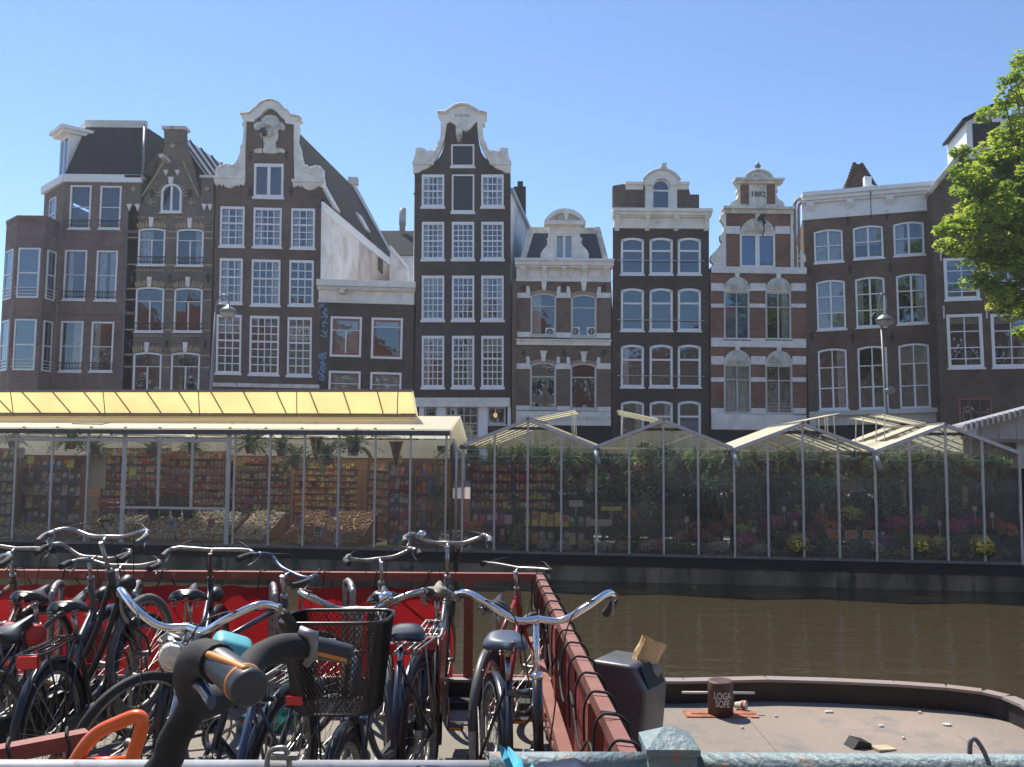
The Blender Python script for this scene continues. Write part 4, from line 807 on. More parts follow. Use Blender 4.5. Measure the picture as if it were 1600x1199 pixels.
# --- house 7: red-brown brick with white bands, dated gable
def house7():
    P = Plane(1185, HY, vert=((1132, 460), (1133, 640)), horiz=((1111, 427), (1258, 429)))
    P.root('dated_gable_house', 'red-brown brick house with white bands, shell arches and dated 1882 gable', 'house')
    T = [(0, .3, 2), (.3, 1, 2)]
    hs = [window(P, w, T, fw=.08, bar=.045, sill=.05, fm='greyframe', gm=g, curtain=c) for w, g, c in (((1131, 456, 1171, 531), 'pane', ('blue', 1)), ((1196, 457, 1236, 531), 'panewavy', ('r', .3)), ((1131, 570, 1173, 646), 'panewavy', ('f', 1)), ((1196, 571, 1238, 647), 'panewavy', None))]
    wa = window(P, (1156, 366, 1211, 418), [(0, 1, 2)], fw=.09, bar=.13, sill=.06, curtain=('blue', 1))
    u0, u1 = P.uv(1110, 540)[0], P.uv(1260, 540)[0]; v1 = P.uv(1185, 425)[1]; zc = P.uv(1185, 334)[1]; a0, a1 = P.uv(1133, 380)[0], P.uv(1235, 380)[0]
    facade(P, u0, u1, 0, v1, hs, M['b7']); facade(P, a0, a1, v1, zc, [wa], M['b7'], 'gable')
    sd = MB(); sd.quad((a0, 0, v1), (a0, 0, zc), (a0, .4, zc), (a0, .4, v1)); sd.quad((a1, 0, v1), (a1, .4, v1), (a1, .4, zc), (a1, 0, zc)); sd.quad((a0, .4, v1), (a0, .4, zc), (a1, .4, zc), (a1, .4, v1)); P.part(sd, 'gable_back', M['b7'])
    body(P, u0, u1, v1-.05, 10, M['b7'], roof=(zc+.3, .42))
    # bands: skip where windows are
    def band(ya, yb, skip, nm='band_stone', y=-.05, m='whiteband', xl=1111, xr=1259):
        xs = [xl]+[x for s_ in skip for x in s_]+[xr]
        slabs(P, [(xs[i], ya, xs[i+1], yb) for i in range(0, len(xs), 2)], y, 0, m, nm)
    band(418, 428, [], y=-.12); band(443, 455, [(1131, 1172), (1196, 1236)]); band(475, 481, [(1131, 1171), (1196, 1236)]); band(529, 543, [], y=-.08); band(557, 570, [(1131, 1173), (1196, 1238)]); band(590, 597, [(1131, 1173), (1196, 1238)]); band(638, 647, [(1131, 1173), (1196, 1238)]); band(648, 672, [], y=-.14, m='cream')
    band(354, 366, [(1156, 1211)], xl=1134, xr=1234)
    for (xa, xb, yt, yb) in ((1131, 1172, 433, 456), (1196, 1236, 434, 457), (1131, 1173, 547, 570), (1196, 1238, 548, 571), (1156, 1211, 341, 366)):
        s = MB(); a, c = P.uv(xa, yb)[0], P.uv(xb, yb)[0]; vt, vb = P.uv((xa+xb)/2, yt)[1], P.uv((xa+xb)/2, yb)[1]; o = arc_pts(a, c, vt, min(vt-vb-.02, (c-a)*.48)); s.prism(o+[(c, vb), (a, vb)], -.06, .01); so = P.part(s, 'shell_lunette', M['stone'])
        rb = MB(); cx = (a+c)/2
        for i in range(9):
            t = math.pi*(.08+.84*i/8); rb.tube([(cx+.08*math.cos(t), -.07, vb+.05), (cx+(c-a)*.43*math.cos(t), -.07, vb+.04+(vt-vb)*.86*math.sin(t))], [.015, .05], 5)
        P.part(rb, 'shell_rib', M['stone'], so)
        k = MB(); k.prism([(cx-.14, vt+.3), (cx-.08, vt-.04), (cx+.08, vt-.04), (cx+.14, vt+.3)], -.11, 0); P.part(k, 'keystone', M['whiteband'])
    co, q = cornice(P, (1131, 325, 1237, 335), 'stone', ((0, .4, .32), (.4, 1, .16)), 'gable_cornice')
    # crowning pediment block
    z0 = q[3]; bl = MB(); out = P.poly([(1141, 325), (1141, 319), (1146, 315), (1152, 311), (1154, 303), (1152, 299), (1154, 292), (1151, 288), (1217, 288), (1214, 293), (1216, 300), (1213, 304), (1216, 311), (1222, 314), (1226, 319), (1225, 325)])
    bl.prism(out[::-1], .0, .4); bo = P.part(bl, 'dated_block', M['stone'])
    for (xa, xb) in ((1157, 1170), (1198, 1211)):
        b = MB(); a, c, v0, v1_ = P.rect(xa, 289, xb, 319); b.box(a, c, -.02, .0, v0, v1_); P.part(b, 'brick_panel', M['b7'], bo)
    cc, q2 = cornice(P, (1149, 281, 1220, 288), 'stone', ((0, .45, .35), (.45, 1, .18)), 'pediment_cornice')
    pd = MB(); o = arc_pts(P.uv(1162, 282)[0], P.uv(1208, 282)[0], P.uv(1185, 267)[1], P.uv(1185, 267)[1]-P.uv(1185, 281)[1]); pd.prism(o, -.08, .35); P.part(pd, 'pediment', M['stone'], bo); ol = MB(); ol.tube([(p[0], -.12, p[1]) for p in o], .07, 6); P.part(ol, 'pediment_moulding', M['stone'], bo)
    fn = MB(); u, v = P.uv(1185, 267); fn.lathe([(.06, 0), (.1, .05), (.05, .08), (.12, .17), (.15, .24), (.08, .36), (.01, .48)], (u, .1, v), n=10); P.part(fn, 'finial', M['lead'], bo)
    tm = text_mesh('1882', .36, .006, .006); u, v = P.uv(1184.5, 304); tm.v = [(x+u, y-.008, z+v) for x, y, z in tm.v]; P.part(tm, 'lettering', M['iron'], bo)
    for side in (0, 1):
        pts = [(1134, 335), (1126, 337), (1125, 343), (1128, 347), (1131, 352), (1130, 362), (1125, 368), (1125, 374), (1128, 380), (1122, 388), (1116, 394), (1111, 400), (1110, 408), (1115, 413), (1112, 418), (1134, 420)]
        if side: pts = [(2370-x-1, y) for x, y in pts]
        w = MB(); p_ = P.poly(pts); w.prism(p_ if side == 0 else p_[::-1], -.06, .25); wo = P.part(w, 'volute', M['cream']); d = MB(); x, z = P.uv(1120 if not side else 1249, 404); spiral(d, x, z, .22, -.07, 1.5, .04, -1 if side else 1, math.pi/2); P.part(d, 'carved_scroll', M['cream'], wo)
    hk = MB(); u, v = P.uv(1186, 343); hk.box(u-.08, u+.08, -.7, 0, v-.08, v+.08); hk.tube(catmull([(u, -.66, v), (u-.02, -.66, v-.3), (u+.05, -.66, v-.6), (u-.03, -.66, v-.95)]), .03, 5); hk.prism([(u-.02, v-.02), (u+.14, v-.35), (u-.02, v-.5)], -.7, -.64); P.part(hk, 'hoist_beam', M['iron'])
    for w in hs[2:]:
        r = MB()
        for z in (.18, .32, .45): r.box(w[0]-.05, w[1]+.05, -.12, -.1, w[2]+z, w[2]+z+.02)
        P.part(r, 'window_rail', M['greyframe'])
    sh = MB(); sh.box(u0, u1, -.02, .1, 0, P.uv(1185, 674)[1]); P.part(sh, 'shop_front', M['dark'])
    # downpipes between this house and the next
    M['rustpipe'] = mat('pinkish_pipe', (.30, .22, .19), .55, var=.2, scale=5)
    for k, (xx, top) in enumerate(((1242, 318), (1248, 322))):
        dp = MB(); u = P.uv(xx, 380)[0]; z = P.uv(xx, top)[1]; dp.tube(catmull([(u+.55, .15, z+.2), (u+.25, .05, z+.22), (u+.02, -.02, z), (u, -.02, z-.4)], 5)+[Vector((u, -.02, v1+.1))], .085-.02*k, 8); P.part(dp, 'drain_pipe', M['rustpipe'])
house7()

# --- house 8: leaning warm brown house with white cornice
def house8():
    P = Plane(1262, HY, yaw=13, vert=((1272, 365), (1280, 630)), horiz=((1276, 515), (1448, 506)))
    P.root('leaning_house', 'leaning warm-brown brick house with long white bracket cornice and nine arched windows', 'house')
    rows = [([(1272, 359, 1317, 410), (1333, 353, 1380, 404), (1396, 347, 1444, 399)], [(0, .5, 2), (.5, 1, 2)]), ([(1276, 438, 1321, 515), (1337, 433, 1383, 511), (1401, 428, 1448, 506)], [(0, .33, 2), (.33, .68, 2), (.68, 1, 2)]), ([(1279, 545, 1324, 640), (1341, 541, 1387, 639), (1405, 537, 1453, 638)], [(0, .3, 2), (.3, .66, 2), (.66, 1, 2)])]
    hs = []
    for ri, (ws, pat) in enumerate(rows):
        for ci, w in enumerate(ws): hs.append(window(P, w, pat, rise=.07, fw=.08, bar=.05, sill=.08, gm='panewavy' if ri == 2 else 'pane', curtain=('f', 1) if (ri, ci) in ((1, 0), (0, 0)) else (('blind', .6) if (ri, ci) == (0, 1) else CURT[(ri*2+ci) % 7])))
    u0, u1 = P.uv(1259, 480)[0], P.uv(1468, 480)[0]; vt = P.uv(1360, 335)[1]
    facade(P, u0, u1, 0, vt, hs, M['b8'])
    z0, z1 = P.uv(1358, 337)[1], P.uv(1358, 296)[1]; H = z1-z0; c = MB()
    for (a, b_, d) in ((0, .16, .5), (.16, .3, .38), (.3, .38, .25), (.38, .92, .06), (.92, 1, .12)): c.box(u0-.05, u1-.02, -d, .3, z1-b_*H+.002, z1-a*H)
    co = P.part(c, 'cornice', M['white'])
    for xx in (1262, 1324, 1386, 1449):
        u = P.uv(xx+3, 320)[0]; b = MB(); b.prism_x([(0, z0+.3*H), (-.08, z0+.3*H), (-.3, z0+.5*H), (-.34, z0+.66*H), (0, z0+.66*H)], u-.16, u+.16); P.part(b, 'bracket', M['white'], co)
    w = MB(); u = P.uv(1358, 300)[0]; w.tube([(u, -.42, z1), (u, -.3, z0-.2)], .02, 5); P.part(w, 'lightning_wire', M['iron'], co)
    lc = MB(); zz0, zz1 = P.uv(1360, 660)[1], P.uv(1360, 641)[1]; lc.box(u0, u1+.15, -.45, 0, zz0+.35, zz1); lc.box(u0, u1+.1, -.2, 0, zz0-.1, zz0+.35); P.part(lc, 'shop_cornice', M['greyframe'])
    for uu in (u0+.15, u1-.1):
        b = MB(); b.box(uu-.12, uu+.12, -.38, -.2, zz0-.35, zz0+.35); P.part(b, 'bracket', M['greyframe'])
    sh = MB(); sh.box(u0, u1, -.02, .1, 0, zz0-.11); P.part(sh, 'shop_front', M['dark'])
    for (x, y) in ((1324, 342), (1386, 337), (1266, 425), (1328, 423), (1391, 419), (1454, 410), (1268, 527), (1332, 530), (1394, 527), (1460, 520)): anchor(P, x, y, .45)
    body(P, u0, u1, vt, 10, M['b8'], skew=0)
    # tiled ridge behind the cornice with a white chimney stone
    r = MB(); xa, xb, xm = P.uv(1308, 300, 2.5)[0], P.uv(1388, 293, 2.5)[0], P.uv(1338, 257, 2.5)[0]; zb, zt = z1-.3, P.uv(1338, 256, 2.5)[1]
    M['redtile'] = mat('old_red_tile', (.07, .042, .034), .85, var=.35, scale=6, bump=.6, bscale=20)
    r.prism([(xa, zb), (xb, zb), (xm+.25, zt-.05), (xm-.1, zt)], 2.5, 9); ro = P.part(r, 'roof', M['redtile'])
    for i in range(17):
        t = i/16; k = MB(); x, z = xa+(xm-.1-xa)*t, zb+(zt-zb)*t; k.ball((x, 2.5, z), .11, 7, 5, (1, 1.4, .8)); P.part(k, 'ridge_tile', M['redtile'], ro)
    for i in range(19):
        t = i/18; k = MB(); x, z = xm+.25+(xb-xm-.25)*t, zt-.05+(zb-zt+.05)*t; k.ball((x, 2.5, z), .10, 7, 5, (1, 1.4, .8)); P.part(k, 'ridge_tile', M['redtile'], ro)
    s = MB(); u, v = P.uv(1356, 297); s.prism([(u-.45, v-.2), (u+.45, v-.2), (u+.4, v+.05), (u+.14, v+.2), (u+.16, v+.55), (u-.16, v+.62), (u-.14, v+.2), (u-.4, v+.05)], -.2, .3); P.part(s, 'cornice_ornament', M['white'], co)
house8()

# --- house 9: dark house half hidden by the tree
def house9():
    P = Plane(1475, 38.8, yaw=12, vert=((1475, 410), (1482, 570)), horiz=((1480, 575), (1535, 574)))
    P.root('tree_side_house', 'dark brown brick house with wide white-framed windows, partly hidden by the tree', 'house')
    ws = [((1475, 403, 1530, 468), [(0, .28, 2), (.28, .62, 2), (.62, .86, 2), (.86, 1, 2)]), ((1545, 400, 1606, 465), [(0, .28, 2), (.28, .62, 2), (.62, .86, 2), (.86, 1, 2)]), ((1480, 491, 1536, 575), [(0, .3, 2), (.3, .64, 2), (.64, .87, 2), (.87, 1, 2)]), ((1549, 490, 1612, 574), [(0, .3, 2), (.3, .64, 2), (.64, .87, 2), (.87, 1, 2)])]
    hs = [window(P, w, g, fw=.13, bar=.045, sill=.08, curtain=('blind', .14)) for w, g in ws]
    hs.append(window(P, (1498, 622, 1550, 668), grid(3, 2), fw=.08, fm='brown', sill=0, split=False))
    u0, u1 = P.uv(1464, 500)[0], P.uv(1690, 500)[0]; vt = P.uv(1480, 300)[1]
    facade(P, u0, u1, 0, vt, hs, M['b9']); body(P, u0, u1, vt, 10, M['b9'], skew=0)
    for (x, ya, yb) in ((1474, 478, 498), (1541, 478, 498), (1469, 388, 408)):
        a = MB(); u, z1 = P.uv(x, ya); z0 = P.uv(x, yb)[1]; a.box(u-.035, u+.035, -.05, 0, z0, z1); P.part(a, 'wall_anchor', M['greyframe'])
    g = MB(); pts = P.poly([(1458, 290), (1470, 278), (1509, 232), (1522, 222), (1610, 180), (1700, 290)]); pts[0] = (u0, vt); pts[-1] = (u1, vt); g.prism(pts[::-1], .1, .5); P.part(g, 'gable', M['b9'])
    e = MB(); e.tube([(pts[0][0]-.1, .05, vt), (pts[2][0], .05, pts[2][1]+.1), (pts[3][0], .05, pts[3][1]+.1)], .13, 6); P.part(e, 'gable_coping', M['stone'])
    r = MB(); r.quad((u0-.15, .5, vt), (pts[3][0], .5, pts[3][1]), (pts[3][0], 10, pts[3][1]), (u0-.15, 10, vt)); r.quad((pts[3][0], .5, pts[3][1]), (pts[4][0], .5, pts[4][1]), (pts[4][0], 10, pts[4][1]), (pts[3][0], 10, pts[3][1])); r.quad((pts[4][0], .5, pts[4][1]), (u1, .5, vt), (u1, 10, vt), (pts[4][0], 10, pts[4][1])); P.part(r, 'roof', M['stone'])
    d = MB(); x0, x1 = P.uv(1509, 210)[0], P.uv(1570, 210)[0]; z0, z1 = P.uv(1510, 236)[1]-.4, P.uv(1510, 192)[1]; d.box(x0, x1, -.1, 3, z0, z1); pk = P.uv(1545, 172)[1]; d.prism([(x0, z1), (x1, z1), (x1, pk), ((x0+x1)/2+.2, pk)], -.1, 3); do = P.part(d, 'dormer', M['white'])
    b = MB(); b.box(x0+.25, x1-.2, -.12, -.1, z0+.5, z1-.1); P.part(b, 'dormer_window', M['dark'], do)
    c = MB(); c.hexa([(x0-.2, -.4, z1-.06), ((x0+x1)/2+.2, -.4, pk-.02), ((x0+x1)/2+.2, 3, pk-.02), (x0-.2, 3, z1-.06), (x0-.2, -.4, z1+.08), ((x0+x1)/2+.2, -.4, pk+.12), ((x0+x1)/2+.2, 3, pk+.12), (x0-.2, 3, z1+.08)]); c.box((x0+x1)/2+.2, x1+.2, -.4, 3, pk, pk+.12); P.part(c, 'dormer_roof', M['slate'], do)
house9()

# ------------------------------------------------------------------ setting: ground, quays, water
M['asphalt'] = mat('street_brick', (.26, .20, .17), .9, var=.25, scale=4)
M['quaystone'] = mat('quay_stone', (.16, .15, .14), .85, var=.25, scale=3, bump=.3)
def setting():
    def struct(mb, n, m): return tag(mb.build(n, m), kind='structure')
    g = MB(); g.box(-140, 140, 27.6, 170, -4, 1.5); struct(g, 'street', M['asphalt'])
    g = MB(); g.box(-140, 140, -130, 2.0, -4, 1.5); struct(g, 'near_quay', M['quaystone'])
    m, nt, b = _nodes('canal_water'); L = nt.links.new
    tc = _n(nt, 'ShaderNodeTexCoord'); mp = _n(nt, 'ShaderNodeMapping'); mp.inputs['Scale'].default_value = (1.0, 2.2, 1); L(tc.outputs['Object'], mp.inputs[0])
    n1 = _n(nt, 'ShaderNodeTexNoise'); n1.inputs['Scale'].default_value = 1.1; n1.inputs['Detail'].default_value = 5; n1.inputs['Roughness'].default_value = .55; L(mp.outputs[0], n1.inputs['Vector'])
    n2 = _n(nt, 'ShaderNodeTexNoise'); n2.inputs['Scale'].default_value = .25; n2.inputs['Detail'].default_value = 3; L(tc.outputs['Object'], n2.inputs['Vector'])
    mx = _n(nt, 'ShaderNodeMix', data_type='RGBA'); mx.inputs['A'].default_value = (.038, .028, .015, 1); mx.inputs['B'].default_value = (.046, .037, .019, 1); L(n2.outputs['Fac'], mx.inputs['Factor']); L(mx.outputs['Result'], b.inputs['Base Color'])
    bn = _n(nt, 'ShaderNodeBump'); bn.inputs['Strength'].default_value = .45; bn.inputs['Distance'].default_value = .06; L(n1.outputs['Fac'], bn.inputs['Height']); L(bn.outputs[0], b.inputs['Normal'])
    b.inputs['Roughness'].default_value = .06; b.inputs['IOR'].default_value = 1.33
    g = MB(); g.quad((-140, 1.9, 0), (140, 1.9, 0), (140, 27.7, 0), (-140, 27.7, 0)); struct(g, 'canal_water', m)
setting()

# --- the row of houses across the near quay, seen mirrored in the windows
ORDW = ['first', 'second', 'third', 'fourth', 'fifth', 'sixth', 'seventh', 'eighth', 'ninth', 'tenth', 'eleventh', 'twelfth', 'thirteenth', 'fourteenth', 'fifteenth', 'sixteenth', 'seventeenth', 'eighteenth']
def mirror_row():
    cols = [((.20, .07, .045), (.16, .06, .04)), ((.26, .17, .11), (.22, .14, .1)), ((.14, .07, .05), (.11, .055, .045)), ((.35, .3, .24), (.32, .27, .22))]
    x = -46; rg = random.Random(5); i = 0
    words = ['red brick', 'sandy brick', 'brown brick', 'pale plastered']
    mats = [brick('opposite_brick_%d' % k, c[0], c[1], (.2, .18, .16)) for k, c in enumerate(cols)]
    redroof = mat('red_roof_tile', (.30, .075, .035), .8, var=.2, scale=6)
    while x < 46:
        w = rg.uniform(5.5, 7.5); h = rg.uniform(10, 15); k = i % 4; r = empty('opposite_house', (x+w/2, -14, 1.5))
        tag(r, '%s house across the near quay, %s along the row mirrored in the windows' % (words[k], ORDW[i]), 'house', 'houses behind the photographer')
        b = MB(); b.box(-w/2+.02, w/2-.02, -8, 0, 0, h); b_ = b.build('wall', mats[k], r)
        rf = MB(); rf.prism([(-w/2, h), (w/2, h), (0, h+rg.uniform(2.2, 4))], -8, .1); rf.build('roof', redroof, r)
        n = 3
        for fl in range(int(h//3)):
            for c in range(n):
                xx = -w/2+w*(c+.5)/n; f = MB(); z = .9+fl*3.0
                f.box(xx-.6, xx+.6, 0, .07, z, z+1.9); wo = f.build('window', M['white'], r); g = MB(); g.box(xx-.5, xx-.03, .07, .08, z+.1, z+1.8); g.box(xx+.03, xx+.5, .07, .08, z+.1, z+1.8); g.build('pane', M['dark'], wo)
        x += w; i += 1
mirror_row()
# ------------------------------------------------------------------ floating flower-market stalls
SP = Plane(826, 21.3, base=0.6, yaw=7.5)
M['poly'] = mat('cream_roof_sheet', (.94, .90, .76), .4, var=.03, scale=1.2, tran=.45, clear=.24)
M['polyclear'] = mat('clearer_cream_sheet', (.92, .89, .78), .4, var=.03, scale=1.2, tran=.5, clear=.6); M['polyy'] = mat('yellow_vent_sheet', (.96, .84, .57), .4, var=.04, scale=1.0, tran=.7)
M['alu'] = mat('aluminium', (.62, .63, .64), .4, metal=.3, var=.08)
M['aludark'] = mat('dull_aluminium', (.22, .21, .20), .5, metal=.2, var=.15)
M['gutter'] = mat('dark_gutter', (.10, .095, .09), .55, var=.25)
M['stallglass'] = glass('stall_glass', .0, (.96, .98, .96), .002, .8, film=.10)
M['offwhite'] = mat('offwhite_board', (.66, .65, .61), .7, var=.1, scale=2)
M['gablegrey'] = mat('grey_gable_board', (.36, .37, .38), .8, var=.15, scale=2); M['hull'] = mat('hull_black', (.018, .017, .016), .7, var=.3, scale=2)
M['concrete'] = mat('stained_concrete', (.33, .27, .19), .9, col2=(.10, .085, .06), scale=.9, bump=.4, bscale=9, detail=10, lo=.38, hi=.62, stretch=(1, 1, .35), worn=((.07, .08, .045), 2.2, .56, .66))
M['wood'] = mat('orange_wood', (.34, .17, .07), .6, var=.2, scale=3, stretch=(1, 1, 8))
M['terracotta'] = mat('terracotta', (.30, .11, .06), .8, var=.15)
M['backgreen'] = mat('dim_green_board', (.11, .12, .09), .8, var=.3, scale=2); M['soil'] = mat('dark_soil', (.03, .022, .016), .95, var=.3)
M['leafA'] = leafmat('leaf_mid_green', (.12, .22, .04), (.22, .33, .07)); M['leafB'] = leafmat('leaf_dark_green', (.05, .12, .035), (.10, .18, .055)); M['leafC'] = leafmat('leaf_grey_green', (.17, .24, .14), (.28, .34, .21)); M['leafY'] = leafmat('leaf_lime', (.32, .42, .05), (.42, .5, .08))
PAL = {k: mat('goods_'+k, c, .6, var=.15, scale=12) for k, c in dict(red=(.60, .06, .045), orange=(.72, .24, .05), yellow=(.78, .66, .10), white=(.62, .60, .55), cream=(.50, .42, .27), brown=(.20, .10, .055), tan=(.38, .24, .13), blue=(.08, .20, .45), magenta=(.62, .06, .26), pink=(.70, .32, .36), green=(.12, .22, .06), purple=(.26, .09, .38), lime=(.62, .70, .16), slate=(.16, .17, .2), rust=(.45, .12, .05)).items()}
class Stall:
    def __init__(s, u0, u1, name, label, cat, group=None):
        s.sh = 0.0; s.u0, s.u1 = u0, u1; s.c = (u0+u1)/2; s.r = empty(name, SP.O+SP.e*s.c, (0, 0, -SP.yaw)); tag(s.r, label, cat, group)
    def part(s, mb, name, m, parent=None):
        mb.v = [(x-s.c+s.sh*max(0, y), y, z) for x, y, z in mb.v]; return mb.build(name, m, parent or s.r)
def barge(u0, u1, label, D=5.6):
    S_ = Stall(u0, u1, 'stall_barge', label, 'barge', 'floating bases of the flower stalls')
    b = MB(); b.box(u0, u1, -.06, D, -.75, -.22); S_.part(b, 'hull', M['concrete']); b = MB(); b.box(u0+.01, u1-.01, .02, D, -.22, -.012); S_.part(b, 'plinth', M['hull'])
    b = MB(); b.box(u0, u1, -.1, .02, -.24, -.17); S_.part(b, 'rubbing_strake', M['hull'])
def uvp(px, py, t=0.0): return SP.uv(px, py, t)

# right-hand gabled greenhouses -------------------------------------------------
GUT = [(722, 697), (930, 697), (1145, 702), (1365, 705), (1592, 709)]; APX = [(825, 656), (1040, 657), (1253, 662), (1472, 664)]
GD = 5.0
def gable_stall(i, label, vents):
    (xa, ya), (xb, yb) = GUT[i], GUT[i+1]; u0, u1 = uvp(xa, ya)[0], uvp(xb, yb)[0]; zg = (uvp(xa, ya)[1]+uvp(xb, yb)[1])/2; um, zr = uvp(*APX[i]); um = (u0+u1)/2
    S_ = Stall(u0, u1, 'gable_greenhouse', label, 'greenhouse', 'gable-fronted flower greenhouses'); W = u1-u0
    def zroof(u): return zg+(zr-zg)*(1-abs(u-um)/(W/2))
    nb = 4; us = [u0+W*k/nb for k in range(nb+1)]
    for k, u in enumerate(us[:-1] if i < 3 else us):
        b = MB(); w = .024; uu = u+(w if k == 0 else 0); b.box(uu-w, uu+w, -.03, .03, -.01, zroof(u)-.03); S_.part(b, 'mullion', M['alu'])
    for k in range(nb):
        a, c = us[k]+.026, us[k+1]-.026; g = MB(); y = .012
        g.quad((a, y, .03), (c, y, .03), (c, y, zroof(c)-.05), (a, y, zroof(a)-.05)); S_.part(g, 'pane', M['stallglass'])
    b = MB(); b.box(u0+.03, u1-.03, -.035, .035, -.01, .05); S_.part(b, 'sill', M['aludark'])
    for (a, za, c, zc) in ((u0, zg, um, zr), (um, zr, u1, zg)):
        b = MB(); b.hexa([(a, -.08, za-.05), (c, -.08, zc-.05), (c, .04, zc-.05), (a, .04, za-.05), (a, -.08, za+.035), (c, -.08, zc+.035), (c, .04, zc+.035), (a, .04, za+.035)]); S_.part(b, 'verge_rafter', M['alu'])
    tz = zg+(zr-zg)*.72; hw = W/2*.3
    b = MB(); b.box(um-hw*1.05, um+hw*1.05, -.02, .03, tz-.07, tz); S_.part(b, 'tie_beam', M['gutter'])
    # roof sheets with bars
    np_ = 5
    for side in (0, 1):
        ue = u0 if side == 0 else u1
        for k in range(np_):
            y0, y1 = .05+GD*k/np_, .05+GD*(k+1)/np_-.02
            if (side, k) in vents: continue
            b = MB(); n = (.0, .012)
            b.hexa([(ue, y0, zg), (um, y0, zr), (um, y1, zr), (ue, y1, zg)]+[(ue, y0, zg+.02), (um, y0, zr+.02), (um, y1, zr+.02), (ue, y1, zg+.02)]) if side == 0 else b.hexa([(um, y0, zr), (ue, y0, zg), (ue, y1, zg), (um, y1, zr)]+[(um, y0, zr+.02), (ue, y0, zg+.02), (ue, y1, zg+.02), (um, y1, zr+.02)])
            S_.part(b, 'roof_panel', M['poly'] if side == 0 else M['polyclear'])  # right slopes made clearer so more sun reaches the goods
        for k in range(np_+1):
            y0 = .05+GD*k/np_-.01; b = MB(); b.tube([(ue, y0, zg-.015), (um, y0, zr-.015)], .022, 4); S_.part(b, 'rafter', M['aludark'])
        # raised vent flaps hinged at the ridge
        ks = sorted(k for (s_, k) in vents if s_ == side); sg = -1 if side == 0 else 1
        for k in ks:
            y0, y1 = .06+GD*k/np_, .04+GD*(k+1)/np_; Lf = 1.05; ang = R_(12); ex, ez = um+sg*(Lf*math.cos(ang)+.06), zr+.05+Lf*math.sin(ang)
            b = MB(); h0, h1 = (um+sg*.06, zr+.05), (ex, ez)
            b.hexa([(h0[0], y0, h0[1]), (h1[0], y0, h1[1]), (h1[0], y1, h1[1]), (h0[0], y1, h0[1]), (h0[0], y0, h0[1]+.02), (h1[0], y0, h1[1]+.02), (h1[0], y1, h1[1]+.02), (h0[0], y1, h0[1]+.02)]); vo = S_.part(b, 'vent_flap', M['poly'])
            b = MB()
            for yy in (y0+.01, y1-.01): b.tube([(h0[0], yy, h0[1]-.008), (h1[0], yy, h1[1]-.008)], .011, 4)
            b.tube([(h1[0], y0, h1[1]), (h1[0], y1, h1[1])], .024, 4); S_.part(b, 'vent_frame', M['aludark'], vo)
            for yy in (y0+.12, y1-.12): b = MB(); b.tube([(ex-sg*.12, yy, ez-.03), (ex-sg*.1, yy, zroof(ex-sg*.1)+.0)], .014, 5); S_.part(b, 'vent_strut', M['alu'], vo)
            # lower half of that bay stays glazed
            lo = .52; x1, z1 = ue+(um-ue)*(1-lo)*.8, zg+(zr-zg)*(1-lo)*.8
            b = MB(); b.quad((ue, y0, zg+.01), (x1, y0, z1+.01), (x1, y1, z1+.01), (ue, y1, zg+.01)); S_.part(b, 'roof_panel', M['poly'])
    b = MB(); b.box(um-.03, um+.03, -.08, GD, zr-.02, zr+.055); S_.part(b, 'ridge_bar', M['aludark'])
    b = MB(); b.tube([(u0, -.1, zg-.04), (u0, GD, zg-.04)], .06, 6); S_.part(b, 'gutter', M['gutter'])
    if i: 
        b = MB(); b.hexa([(u0-.06, -.16, zg-.12), (u0+.06, -.16, zg-.12), (u0+.06, -.06, zg-.12), (u0-.06, -.06, zg-.12), (u0-.045, -.1, zg+.0), (u0+.045, -.1, zg), (u0+.045, -.02, zg), (u0-.045, -.02, zg)]); b.tube([(u0, -.11, zg-.1), (u0+.1, -.22, zg-.42)], .06, 8); S_.part(b, 'gutter_spout', M['metalroof'])
    # back gable (offwhite top, open trading side below), floor
    b = MB(); zb = zg-.2; b.prism([(u0, zb), (u1, zb), (u1, zg), (um, zr-.03), (u0, zg)], GD-.03, GD+.02); S_.part(b, 'back_gable', M['gablegrey'])
    b = MB(); b.box(u0, u1, .04, GD, -.01, .03); S_.part(b, 'floor', M['aludark'])
    b = MB(); b.box(u0, u1, GD-.2, GD-.1, .03, 1.15); S_.part(b, 'back_panel', M['backgreen'])
    for tq in (1.7, 3.4):
        b = MB(); b.tube([(u0, tq, zg-.03), (u1, tq, zg-.03)], .03, 4); b.tube([(u0+W*.25, tq, zg+(zr-zg)*.5), (u0+W*.5, tq, zg)], .02, 4); b.tube([(u1-W*.25, tq, zg+(zr-zg)*.5), (u0+W*.5, tq, zg)], .02, 4); S_.part(b, 'truss', M['alu'])
    return S_, u0, u1, zg, zr
GS = [gable_stall(0, 'gable greenhouse full of seed packets, next to the long yellow-roofed stall', {(1, 1), (1, 2)}),
      gable_stall(1, 'gable greenhouse full of dark plants, second from the long stall', {(0, 1), (0, 2), (0, 3)}),
      gable_stall(2, 'gable greenhouse with yellow flower dome and orange flowers, third from the long stall', {(1, 1), (1, 2)}),
      gable_stall(3, 'gable greenhouse nearest the tree, with trailing plants and purple flowers', {(0, 1), (0, 3)})]
U_R0, U_R1 = GS[0][1], GS[3][2]
barge(U_R0-.05, U_R1+.3, 'long concrete barge with dark hull under the four gable greenhouses')

